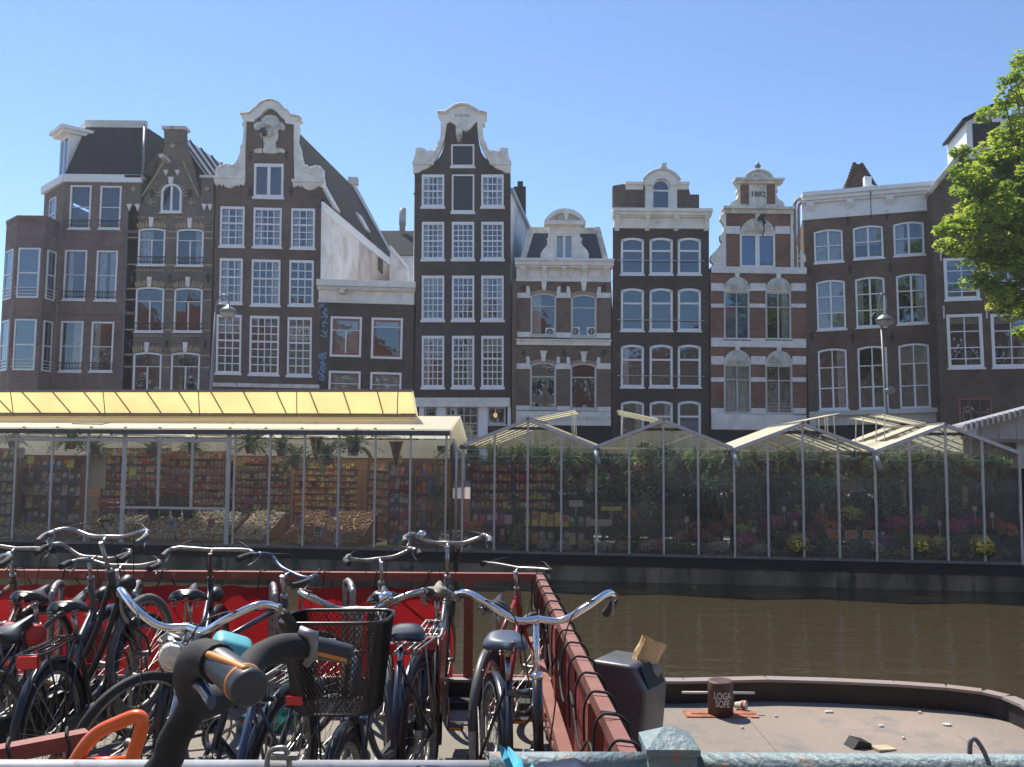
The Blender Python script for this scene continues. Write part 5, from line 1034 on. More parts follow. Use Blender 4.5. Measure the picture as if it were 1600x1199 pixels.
# the long stall with its yellow vent strip ------------------------------------
def long_stall():
    u0, u1 = uvp(-260, 670)[0], uvp(705, 672)[0]; zg = uvp(400, 672)[1]; S_ = Stall(u0, u1, 'long_stall', 'long glazed bulb stall with cream roof and open yellow roof vents', 'greenhouse'); S_.sh = -.115; tr_ = 2.6; zr = uvp(500, 650, tr_)[1]; D = 5.2
    mull = [-145, -90, -33, 23, 80, 136, 193, 356, 366, 421, 475, 529, 586, 641, 697]; us = [uvp(x, 760)[0] for x in mull]
    zt = zg-.12
    for k, (x, u) in enumerate(zip(mull, us)):
        b = MB(); w = .05 if x in (193, 356) else .023; b.box(u-w, u+w, -.03, .03, -.0, zt); S_.part(b, 'mullion', M['alu'] if x not in (193, 356) else M['offwhite'])
    for k in range(len(us)-1):
        if mull[k] == 356: continue
        subs = [us[k], us[k+1]]
        if mull[k] == 193:
            zl = uvp(270, 794)[1]; ms = [us[k]+.05, uvp(248, 740)[0], uvp(300, 740)[0], us[k+1]-.05]
            for q in range(3): g = MB(); g.quad((ms[q]+.03, .012, zl+.04), (ms[q+1]-.03, .012, zl+.04), (ms[q+1]-.03, .012, zt), (ms[q]+.03, .012, zt)); S_.part(g, 'pane', M['stallglass'])
            g = MB(); g.quad((ms[0]+.02, .012, .03), (ms[3]-.02, .012, .03), (ms[3]-.02, .012, zl-.03), (ms[0]+.02, .012, zl-.03)); S_.part(g, 'pane', M['stallglass'])
            b = MB(); b.box(ms[0], ms[3], -.03, .03, zl-.03, zl+.03); S_.part(b, 'rail', M['offwhite'])
            for q in (1, 2): b = MB(); b.box(ms[q]-.03, ms[q]+.03, -.03, .03, zl+.03, zt-.05); S_.part(b, 'mullion', M['offwhite'])
        else: g = MB(); g.quad((us[k]+.02, .012, .03), (us[k+1]-.02, .012, .03), (us[k+1]-.02, .012, zt), (us[k]+.02, .012, zt)); S_.part(g, 'pane', M['stallglass'])
    b = MB(); zz = uvp(200, 688)[1]; b.box(uvp(13, 688)[0], uvp(362, 688)[0], -.045, .02, zz-.035, zz+.035); S_.part(b, 'top_rail', M['offwhite'])
    b = MB(); b.box(u0, u1, -.035, .035, -.01, .05); S_.part(b, 'sill', M['aludark'])
    b = MB(); b.box(u0, u1-.02, -.14, .05, zt, zg+.0); S_.part(b, 'gutter', M['gutter'])
    # front roof slope, ridge, back slope
    n = 18
    for k in range(n):
        a, c = u0+(u1-u0)*k/n, u0+(u1-u0)*(k+1)/n-.012; b = MB(); b.hexa([(a, -.1, zg+.01), (c, -.1, zg+.01), (c, tr_, zr-.03), (a, tr_, zr-.03), (a, -.1, zg+.035), (c, -.1, zg+.035), (c, tr_, zr), (a, tr_, zr)]); S_.part(b, 'roof_panel', M['poly'])
        b = MB(); b.quad((a, tr_, zr-.01), (c, tr_, zr-.01), (c, D, zg-.15), (a, D, zg-.15)); S_.part(b, 'roof_panel', M['poly'])
        b = MB(); b.box(a-.03, a+.03, -.11, -.08, zg+.03, zg+.06); S_.part(b, 'clip', M['gutter'])
    # end gable boards
    b = MB(); b.prism_x([(-.1, zg-.35), (-.1, zg+.02), (tr_, zr), (D, zg-.15), (D, zg-.6)], u1-.02, u1+.03); S_.part(b, 'gable_board', M['poly'])
    b = MB(); b.box(u1-.01, u1+.05, -.05, .1, -.02, zg-.3); S_.part(b, 'corner_post', M['gutter']); b = MB()
    b.tube([(u1+.14, .0, 0), (u1+.14, .0, zg-.5), (u1+.05, .1, zg-.2)], .035, 6); S_.part(b, 'drain_pipe', M['alu'])
    g = MB(); g.quad((u1, .1, .03), (u1, D, .03), (u1, D, zg-.6), (u1, .1, zg-.35)); S_.part(g, 'pane', M['stallglass'])
    # open vent strip
    ve = uvp(665, 640, tr_-.3)[0]; y0, dy = tr_-.25, 1.02; z0 = zr+.06; dz = .545; nn = 17; w = (ve-u0)/nn
    for k in range(nn):
        a, c = u0+w*k, u0+w*(k+1)-.01; b = MB(); b.hexa([(a, y0-dy, z0+dz), (c, y0-dy, z0+dz), (c, y0, z0), (a, y0, z0), (a, y0-dy, z0+dz+.02), (c, y0-dy, z0+dz+.02), (c, y0, z0+.02), (a, y0, z0+.02)]); vo = S_.part(b, 'vent_flap', M['polyy'])
        b = MB(); b.tube([(a, y0-dy, z0+dz-.012), (a, y0, z0-.012)], .02, 4); S_.part(b, 'vent_bar', M['aludark'], vo)
        if k % 3 == 1: b = MB(); b.tube(catmull([(a+w*.6, y0-dy+.04, z0+dz-.02), (a+w*.56, y0-dy+.2, z0+dz*.4), (a+w*.55, y0-dy+.3, z0-.12)], 4), .014, 5); S_.part(b, 'vent_strut', M['gutter'], vo)
    b = MB(); b.box(u0, ve+.02, y0-dy-.03, y0-dy+.03, z0+dz-.02, z0+dz+.05); S_.part(b, 'vent_edge_bar', M['aludark'])
    b = MB(); b.box(u0, ve+.02, y0-.03, y0+.03, z0-.1, z0-.03); S_.part(b, 'hinge_bar', M['aludark']); b = MB(); b.box(u0, ve, y0-.28, y0-.24, z0-.17, z0-.13); S_.part(b, 'hinge_bar', M['aludark'])
    b = MB(); b.tube([(ve+.02, y0-dy, z0+dz), (ve+.03, y0, z0-.08)], .03, 4); S_.part(b, 'vent_bar', M['poly'])
    st = MB(); ua, ub = uvp(108, 660)[0], uvp(165, 660)[0]; st.tube([(ua, .15, zg+.14), (ub-.2, .2, zg+.13), (ub, .25, zg+.18)], .015, 5); S_.part(st, 'loose_strut', M['aludark'])
    # inside: floor, back panel, ceiling ties
    b = MB(); b.box(u0, u1, .04, D, -.01, .03); S_.part(b, 'floor', M['concrete']); b = MB(); b.box(u0, u1, D-.1, D, .03, zg-.5); S_.part(b, 'back_panel', M['wood']); b = MB(); b.box(u0, u1, D-.16, D-.11, zg-.75, zg-.2); S_.part(b, 'back_header', M['offwhite'])
    for k in range(7):
        x = u0+2.3*k+1; b = MB(); b.box(x-.03, x+.03, .1, D-.2, zg-.16, zg-.1); S_.part(b, 'tie_beam', M['alu'])
    return S_, u0, u1, zg
LS, LU0, LU1, LZG = long_stall()
barge(LU0, LU1+.1, 'concrete barge with dark hull under the long bulb stall')

# stall at the far right: white boarded gable end
def end_stall():
    u0, u1 = uvp(1500, 670, -.2)[0], uvp(1760, 670)[0]
    P = Plane(1500, 20.2, base=.6, yaw=7.5); r = P.root('white_stall', 'white boarded stall end with corrugated roof edge beside the greenhouses', 'stall')
    pts = P.poly([(1503, 668), (1605, 625), (1760, 600), (1760, 800)]); zl = P.uv(1505, 690)[1]
    a = pts[0]; b_ = pts[2]
    n = 9
    for k in range(n):
        xa, xb = a[0]+.12+(b_[0]-a[0])*k/n, a[0]+.12+(b_[0]-a[0])*(k+1)/n-.012; f = lambda x: a[1]+(b_[1]-a[1])*min(1, (x-a[0])/(b_[0]-a[0])*1.0)
        b = MB(); b.prism([(xa, zl-.3), (xb, zl-.3), (xb, f(xb)-.03), (xa, f(xa)-.03)], .3, .36); P.part(b, 'white_board', M['offwhite'])
    b = MB(); b.hexa([(a[0], -.1, a[1]), (b_[0], -.1, b_[1]), (b_[0], .75, b_[1]), (a[0], .75, a[1]), (a[0], -.1, a[1]+.06), (b_[0], -.1, b_[1]+.06), (b_[0], .75, b_[1]+.06), (a[0], .75, a[1]+.06)]); P.part(b, 'roof', M['metalroof'])
    b = MB()
    for k in range(30):
        x = a[0]+(b_[0]-a[0])*(k+.5)/30; z = a[1]+(b_[1]-a[1])*(k+.5)/30; b.box(x-.035, x+.01, -.12, -.1, z-.1, z+.07)
    P.part(b, 'corrugated_edge', M['stone'])
    b = MB(); b.box(a[0]-.05, a[0]+.3, -.05, .3, zl+.05, a[1]-.02); P.part(b, 'corner_post', M['offwhite'])
    b = MB(); b.box(P.uv(1540, 690)[0], b_[0], -.1, .3, zl-.02, zl+.06); P.part(b, 'awning_rail', M['rustpipe'])
    b = MB(); b.box(P.uv(1590, 700)[0], b_[0], .05, .25, zl-.6, zl-.02); P.part(b, 'fascia', M['offwhite'])
    b = MB(); b.box(P.uv(1600, 700)[0], b_[0], .06, 4, -.3, zl-.61); P.part(b, 'dark_side', M['hull'])
end_stall()
# ------------------------------------------------------------------ goods inside the stalls
def sloc(px, py, t): u, v = uvp(px, py, t); p = SP.O+SP.e*u-SP.n*t; return Vector((p.x, p.y, SP.O.z+v)), v
FLOORZ = SP.O.z+.034
PROTO = {}
def placed(key, maker, loc, rz, sc, label, cat, group):
    if key not in PROTO: o = PROTO[key] = maker()
    else: o = copy_tree(PROTO[key])
    o.location = loc; o.rotation_euler = (0, 0, rz); o.scale = (sc, sc, sc); tag(o, label, cat, group); return o
def leaf(b, p, d, L_, W, up=Vector((0, 0, 1))):
    d = d.normalized(); s = d.cross(up); s = s.normalized() if s.length > 1e-3 else Vector((1, 0, 0)); nn = s.cross(d)
    b.add([p, p+d*L_*.5+s*W*.5+nn*W*.12, p+d*L_, p+d*L_*.5-s*W*.5+nn*W*.12], [(0, 1, 2, 3)])
def rdir(rg):
    z = rg.uniform(-1, 1); a = rg.uniform(0, 6.283); r = math.sqrt(1-z*z); return Vector((r*math.cos(a), r*math.sin(a), z))
def mk_fern(mt, seed, n=44, L_=.62, droop=.75):
    def f():
        rg = random.Random(seed); root = empty('hanging_fern'); b = MB()
        for i in range(n):
            a = rg.uniform(0, 6.283); el = rg.uniform(.1, 1.2); d = Vector((math.cos(a)*math.cos(el), math.sin(a)*math.cos(el), math.sin(el))); p = Vector((0, 0, 0)); ln = L_*rg.uniform(.6, 1.1); seg = 8
            for k in range(seg):
                q = p+d*(ln/seg); s = d.cross(Vector((0, 0, 1))); s = s.normalized() if s.length > .01 else Vector((1, 0, 0)); w = .075*(1-abs(k/seg-.35))
                b.add([p, p+s*w+d*.02-Vector((0, 0, .01)), q], [(0, 1, 2)]); b.add([p, q, p-s*w+d*.02-Vector((0, 0, .01))], [(0, 1, 2)])
                p = q; d = (d+Vector((0, 0, -droop*1.9/seg))).normalized()
        b.build('fronds', mt, root)
        c = MB(); c.lathe([(.07, -.14), (.11, -.02), (.115, 0), (.09, -.01)], n=10); c.build('basket', M['terracotta'], root); h = MB()
        for k in range(3): h.tube([(.1*math.cos(k*2.1), .1*math.sin(k*2.1), 0), (0, 0, .28)], .004, 4)
        h.build('hanger', M['iron'], root); return root
    return f
def mk_bush(mt, seed, rx=.3, rz=.35, n=260, L_=.1, W=.06, pot=True, name='leafy_plant', potm='terracotta'):
    def f():
        rg = random.Random(seed); root = empty(name); b = MB()
        for i in range(n):
            d = rdir(rg); r = rg.uniform(.45, 1.0)*(1+.25*math.sin(3*d.x+seed)*math.cos(4*d.y)); p = Vector((d.x*rx*r, d.y*rx*r, rz*(1+d.z*r*.95)+.12)); leaf(b, p, d+rdir(rg)*.7+Vector((0, 0, -.1)), L_*rg.uniform(.6, 1.3), W*rg.uniform(.7, 1.2))
        b.build('foliage', mt, root)
        if pot: c = MB(); c.lathe([(.09, 0), (.13, .2), (.14, .2), (.12, .19)], n=10); c.build('pot', M[potm], root)
        s = MB(); s.tube([(0, 0, .15), (.01, 0, rz)], .012, 5); s.build('stem', M['soil'], root); return root
    return f
def mk_ivy(mt, seed, h=1.3, r=.16, n=300):
    def f():
        rg = random.Random(seed); root = empty('trailing_plant'); b = MB()
        for i in range(n):
            t = rg.random(); z = -t*h; a = rg.uniform(0, 6.283); rr = r*(1.1-.55*t)*rg.uniform(.3, 1.1); p = Vector((math.cos(a)*rr+.06*math.sin(t*7+seed), math.sin(a)*rr, z)); leaf(b, p, Vector((math.cos(a), math.sin(a), -.8)), rg.uniform(.06, .12), rg.uniform(.05, .08))
        b.build('foliage', mt, root); v = MB()
        for k in range(4): v.tube([(.03*k-.05, 0, 0), (.05*k-.07, .02, -h*.5), (.04*k-.06, 0, -h*.95)], .006, 4)
        v.build('vine', M['soil'], root); c = MB(); c.lathe([(.08, -.1), (.12, .05), (.13, .05)], n=10); c.build('pot', M['terracotta'], root); return root
    return f
def mk_mum(fm, seed, r=.22, fl=.024, n=420, low=False):
    def f():
        rg = random.Random(seed); root = empty('flowering_pot'); b = MB()
        for i in range(n):
            d = rdir(rg)
            if d.z < -.55: d.z = -d.z
            lump = 1+.13*math.sin(5*d.x+seed)*math.sin(5*d.y+2)+.08*math.sin(9*d.z+seed); rr = r*rg.uniform(.82, 1.04)*lump; c = Vector((d.x*rr, d.y*rr, .17+d.z*rr*.82)); s = fl*rg.uniform(.6, 1.3); dd = (d+rdir(rg)*.5).normalized(); x = dd.orthogonal().normalized(); y = dd.cross(x)
            b.add([c+x*s, c+(x+y)*s*.6, c+y*s, c+(y-x)*s*.6, c-x*s, c-(x+y)*s*.6, c-y*s, c+(x-y)*s*.6, c+dd*s*.5], [(k, (k+1) % 8, 8) for k in range(8)])
        b.build('blossoms', fm, root); g = MB()
        for i in range(200):
            d = rdir(rg); d.z = d.z*.6-.15; leaf(g, Vector((d.x*r*.9, d.y*r*.9, .15+d.z*r*.8)), d, rg.uniform(.05, .1), .05)
        g.build('foliage', M['leafB'], root); c = MB(); c.lathe([(.08, 0), (.11, .1), (.12, .1), (.1, .09)], n=10); c.build('pot', M['soil'], root); return root
    return f
def mk_lily(fm, seed, n=9):
    def f():
        rg = random.Random(seed); root = empty('cut_flowers'); b = MB(); g = MB()
        for i in range(n):
            x, y, h = rg.uniform(-.16, .16), rg.uniform(-.1, .1), rg.uniform(.45, .75); g.tube([(x*.4, y*.4, .15), (x, y, h)], .008, 4); g2 = Vector((x, y, h))
            for k in range(6):
                a = k*1.047+i; leaf(b, g2, Vector((math.cos(a), math.sin(a), .35)), .13, .075)
            for k in range(2): leaf(g, Vector((x*.6, y*.6, h*.5)), Vector((rg.uniform(-1, 1), rg.uniform(-1, 1), 1)), .25, .035)
        b.build('petals', fm, root); g.build('stem', M['leafA'], root); c = MB(); c.lathe([(.1, 0), (.13, .25), (.14, .25), (.1, .22)], n=10); c.build('bucket', M['hull'], root); return root
    return f
def rack(x0, x1, y0, y1, t, cols, rows, pal, label, tilt=.25, seed=0, fm='wood', shelves=True, yawd=0.0):
    """shelving of tilted packets: each shelf a part, the hundreds of packets one heap of stuff"""
    rg = random.Random(seed+31); a, v1 = uvp(x0, (y0+y1)/2, t)[0], uvp(x0, y0, t)[1]; c, v0 = uvp(x1, (y0+y1)/2, t)[0], uvp(x0, y1, t)[1]; v0 = max(v0, .035); W, H = c-a, v1-v0
    p = SP.O+SP.e*((a+c)/2)-SP.n*t; r = empty('packet_rack', (p.x, p.y, FLOORZ), (0, 0, -SP.yaw+R_(yawd))); tag(r, label, 'rack', 'racks of packets inside the stalls')
    v0 -= .034; b = MB(); b.box(-W/2, W/2, .12, .14, 0, v0+H); b.build('back_board', M[fm], r)
    for s in (-1, 1): b = MB(); b.box(s*W/2-.02, s*W/2+.02, -.08, .12, 0, v0+H+.02); b.build('side_board', M[fm], r)
    k = MB(); names = list(pal); ch = H/rows
    for i in range(rows):
        if shelves: b = MB(); b.box(-W/2+.02, W/2-.02, -.07, .12, v0+i*ch-.008, v0+i*ch+.008); b.build('shelf', M[fm], r)
        j = 0; run = 0; col = 0
        for j in range(cols):
            if run <= 0: col = rg.randrange(len(names)); run = rg.choice((1, 2, 2, 3, 4))
            run -= 1
            if rg.random() < .06: continue
            k.cur = col if rg.random() > .25 else rg.randrange(len(names)); w = W/cols*.84; h = ch*rg.uniform(.6, .86); x = -W/2+W*(j+.5)/cols; z = v0+i*ch+.012
            mx = Matrix.Translation((x, -.03, z)) @ Matrix.Rotation(-tilt+rg.uniform(-.06, .06), 4, 'X') @ Matrix.Rotation(rg.uniform(-.1, .1), 4, 'Y'); k.box(-w/2, w/2, -.006, .006, 0, h, mx)
            k.cur = names.index('white') if 'white' in names and rg.random() < .5 else rg.randrange(len(names)); k.box(-w*.38, w*.38, -.009, -.0065, h*.45, h*.9, mx)
    o = k.build('packets', [PAL[n] for n in names], r); o['kind'] = 'stuff'; return r
def bin_(x0, x1, y0, y1, t, depth, fms, label, seed, size=.04, n=420):
    rg = random.Random(seed); a, c = uvp(x0, y1, t)[0], uvp(x1, y1, t)[0]; zt = uvp((x0+x1)/2, y0, t+depth*.8)[1]; zf = max(.12, uvp((x0+x1)/2, y1, t)[1]); p = SP.O+SP.e*((a+c)/2)-SP.n*t; W = c-a
    r = empty('bulb_bin', (p.x, p.y, FLOORZ), (0, 0, -SP.yaw)); tag(r, label, 'bin', 'sloping bins of bulbs'); b = MB(); b.prism_x([(0, 0), (depth, 0), (depth, zt-.04), (0, zf-.04)], -W/2, W/2); b.build('bin_box', M['wood'], r)
    h = MB()
    for i in range(n):
        x, y = rg.uniform(-W/2+.03, W/2-.03), rg.uniform(0, depth); z = zf-.04+(zt-zf)*y/depth+.01; s = size*rg.uniform(.7, 1.15); h.cur = 0 if rg.random() < .7 else rg.randrange(len(fms))
        q = Vector((x, y, z)); e = [Vector((s, 0, 0)), Vector((0, s, 0)), Vector((-s, 0, 0)), Vector((0, -s, 0))]; rot = Matrix.Rotation(rg.uniform(0, 6), 3, 'Z') @ Matrix.Rotation(rg.uniform(-.6, .6), 3, 'X')
        vs = [q+rot @ v for v in e]+[q+rot @ Vector((0, 0, s*1.25)), q+rot @ Vector((0, 0, -s*.8))]; h.add(vs, [(0, 1, 4), (1, 2, 4), (2, 3, 4), (3, 0, 4), (1, 0, 5), (2, 1, 5), (3, 2, 5), (0, 3, 5)], True)
    o = h.build('bulbs', fms, r); o['kind'] = 'stuff'; return r
def card(px, py, t, w, h, col, label, tilt=.15, rz=0.0, pic=None):
    p, v = sloc(px, py, t); r = empty('price_card', (p.x, p.y, p.z), (0, 0, -SP.yaw+rz)); tag(r, label, 'card', 'price cards and signs in the stalls'); mx = Matrix.Rotation(-tilt, 4, 'X'); b = MB(); b.box(-w/2, w/2, -.004, .004, -h/2, h/2, mx); b.build('board', PAL[col], r)
    s = MB(); s.box(-.008, .008, .004, .016, -h/2-.25, h/2, mx); s.build('stick', M['greyframe'], r)
    if pic: q = MB(); q.box(-w*.38, w*.38, -.007, -.0045, -h*.1, h*.38, mx); q.build('picture', PAL[pic], r); q = MB(); [q.box(-w*.36, w*.3, -.007, -.0045, -h*z-.01, -h*z+.012, mx) for z in (.22, .34)]; q.build('print_line', PAL['slate'], r)

ORD = ['first', 'second', 'third', 'fourth', 'fifth', 'sixth', 'seventh', 'eighth', 'ninth', 'tenth', 'eleventh', 'twelfth', 'thirteenth', 'fourteenth', 'fifteenth', 'sixteenth']
def long_goods():
    warm = ['tan', 'orange', 'cream', 'white', 'brown', 'yellow', 'red', 'rust']
    rack(-60, 28, 700, 850, 1.0, 10, 8, ['yellow', 'cream', 'tan', 'green', 'white'], 'rack of yellow packets at the stall end, farthest from the gable greenhouses', seed=1)
    rack(30, 128, 712, 845, 1.3, 9, 6, ['tan', 'white', 'orange', 'cream', 'yellow', 'brown', 'blue'], 'rack of mixed tan and white packets behind the first clear panes', seed=2)
    rack(160, 262, 700, 812, 2.6, 15, 9, warm, 'tall rack of orange packets behind the white-framed window', seed=3)
    rack(262, 352, 705, 812, 2.7, 15, 9, ['tan', 'orange', 'cream', 'rust', 'red', 'white'], 'tall rack of red-orange packets right of the red amaryllis', seed=4)
    rack(352, 455, 712, 820, 2.8, 16, 9, warm, 'tall rack of tan packets between the two heaps of white bulbs and brown bulbs', seed=5)
    rack(455, 560, 722, 800, 4.2, 16, 8, ['tan', 'cream', 'yellow', 'orange', 'brown'], 'low far rack of pale packets at the back of the aisle', seed=6)
    rack(548, 640, 722, 845, 2.4, 18, 9, ['tan', 'cream', 'orange', 'brown', 'green', 'rust'], 'long angled rack of packets lining the aisle', seed=7, yawd=-52)
    rack(606, 650, 722, 850, .9, 5, 6, ['blue', 'red', 'orange', 'white'], 'rack of blue and red packets beside the orange wooden shelf', seed=8, yawd=-20)
    rack(650, 684, 718, 850, .8, 4, 5, ['rust', 'brown', 'blue', 'orange'], 'orange wooden shelf with dark packets next to the ivy column', seed=9, tilt=.1)
    W_ = [PAL['white'], PAL['cream'], M['leafC'], PAL['tan']]; B_ = [PAL['tan'], PAL['brown'], PAL['orange'], PAL['rust']]
    bin_(118, 195, 806, 856, .4, 1.2, W_, 'sloping bin of white bulbs left of the framed window', 1); bin_(196, 352, 800, 856, .35, 1.3, W_, 'wide sloping bin of white bulbs behind the framed window', 2, n=800); bin_(358, 410, 800, 856, .4, 1.5, W_, 'narrow bin of white bulbs beside the dark aisle', 3)
    bin_(436, 560, 800, 858, .35, 1.7, B_, 'broad bin heaped with brown bulbs in the middle of the aisle', 4, .03, 1500)
    bin_(-60, 60, 815, 856, .4, 1.0, [PAL['cream'], PAL['tan'], PAL['yellow']], 'bin of pale bulbs under the yellow packets', 5)
    k = 0
    for (px, py, t, s) in ((20, 680, .7, .9), (112, 683, .8, 1.05), (150, 700, 1.4, 1.0), (238, 700, 1.5, 1.0), (300, 695, 1.2, .9), (392, 690, .7, 1.15), (440, 695, .8, 1.05), (462, 715, 1.6, 1.0), (512, 708, .8, 1.15), (553, 692, .6, 1.2)):
        p, v = sloc(px, py, t); p.z = min(p.z-.12, SP.O.z+LZG-.35); placed('fernA%d' % (k % 3), mk_fern(M['leafA'] if k % 3 else M['leafC'], 3+k % 3), p, k*1.3, s*1.2, 'hanging fern under the cream roof, %s from the stall end' % ORD[k], 'fern', 'ferns hanging in the long stall'); k += 1
    for n, (px, py) in enumerate(((494, 690), (619, 697))):
        p, v = sloc(px, py, .7); r = empty('cone_basket', p); tag(r, ('brown cone-shaped hanging basket above the brown bulbs', 'brown cone-shaped hanging basket above the blue and red packets')[n], 'basket', 'cone baskets'); b = MB(); b.lathe([(.012, -.5), (.1, -.2), (.17, .1), (.18, .1), (.16, .08)], n=14); b.build('cone', M['terracotta'], r); b = MB(); b.tube([(0, 0, .1), (0, 0, .5)], .004, 4); b.build('hanger', M['iron'], r); b = MB(); b.lathe([(.182, .08), (.19, .1), (.182, .12)], n=14); b.build('rim', M['brown'], r)
    p, v = sloc(690, 700, .35); placed('ivycol', mk_ivy(M['leafA'], 8, 2.2, .2, 520), p, 0, 1.0, 'tall ivy column at the corner of the long stall', 'plant', None)
    reds = [(205, 795), (222, 790), (240, 800), (258, 796), (276, 797), (294, 798)]
    for n, (px, py) in enumerate(reds): p, v = sloc(px, py-10, 1.2+.1*(n % 2)); p.z -= .35; placed('lilyr%d' % (n % 2), mk_lily(PAL['red'], 20+n % 2), p, n, 1.15, 'bucket of red amaryllis, %s in the row above the white bulbs' % ORD[n], 'flowers', 'red amaryllis buckets')
    for n, (px, py, col) in enumerate(((165, 800, 'orange'), (180, 805, 'pink'), (300, 805, 'pink'))): p, v = sloc(px, py, 1.3); p.z -= .5; placed('lily'+col, mk_lily(PAL[col], 30+n, 6), p, n, 1.2, ('bucket of orange amaryllis beside the framed window', 'bucket of pink amaryllis beside the framed window', 'bucket of pink amaryllis past the red ones')[n], 'flowers', None)
    cs = [(48, 719, .9, 'yellow', None, 'bright yellow price card high in the rack of mixed packets'), (110, 725, .9, 'yellow', None, 'bright yellow price card near the second mullion'), (33, 708, .9, 'white', None, 'white card at the top of the mixed rack'), (135, 843, .2, 'lime', None, 'lime yellow card low in front of the white bulbs'), (210, 838, .2, 'lime', None, 'pale yellow card in the wide white bulb bin'), (77, 760, 1.0, 'white', 'magenta', 'white card with pink picture between tan packets'), (65, 835, .9, 'blue', 'white', 'blue picture card low by the first rack'), (85, 838, .8, 'blue', 'red', 'blue and red picture card low by the first rack'), (148, 803, .5, 'white', 'red', 'white card with a red flower above the bulbs'), (205, 800, .6, 'white', 'magenta', 'white card with magenta flower under the window rail'), (268, 820, .5, 'white', 'blue', 'tall white card standing among white bulbs'), (330, 818, .5, 'white', 'red', 'white card with red dot by the frame post'), (207, 738, 1.4, 'lime', None, 'yellow card on the white post above the amaryllis'), (384, 795, .6, 'slate', 'red', 'dark picture card with red flower beside the aisle'), (391, 785, .8, 'slate', 'magenta', 'dark picture card with magenta flower beside the aisle'), (471, 843, .2, 'lime', None, 'yellow card in front of the brown bulbs near the white tray'), (528, 843, .2, 'white', None, 'white card in front of the brown bulbs'), (466, 815, .5, 'white', 'magenta', 'white card with purple flower among brown bulbs'), (520, 800, .6, 'white', 'magenta', 'white card with magenta tulip among brown bulbs'), (497, 830, .4, 'white', 'slate', 'white bucket sign in the middle of the brown bulbs'), (375, 722, .8, 'yellow', None, 'yellow card hanging under the ferns by the frame post'), (505, 728, .9, 'yellow', None, 'yellow card hanging below the brown cone'), (622, 718, .9, 'yellow', None, 'yellow tag on the cone beside the shelf')]
    for (px, py, t, c, pic, l) in cs: card(px, py, t, .2, .2 if c in ('yellow', 'lime') else .27, c, l, pic=pic)
    p, v = sloc(150, 735, 1.6); b = MB(); b.box(-.28, .28, 0, .02, -.5, .45); o = b.build('white_poster', M['offwhite']); o.location = p; o.rotation_euler = (0, 0, -SP.yaw); tag(o, 'blank white poster hanging between the racks left of the framed window', 'poster')
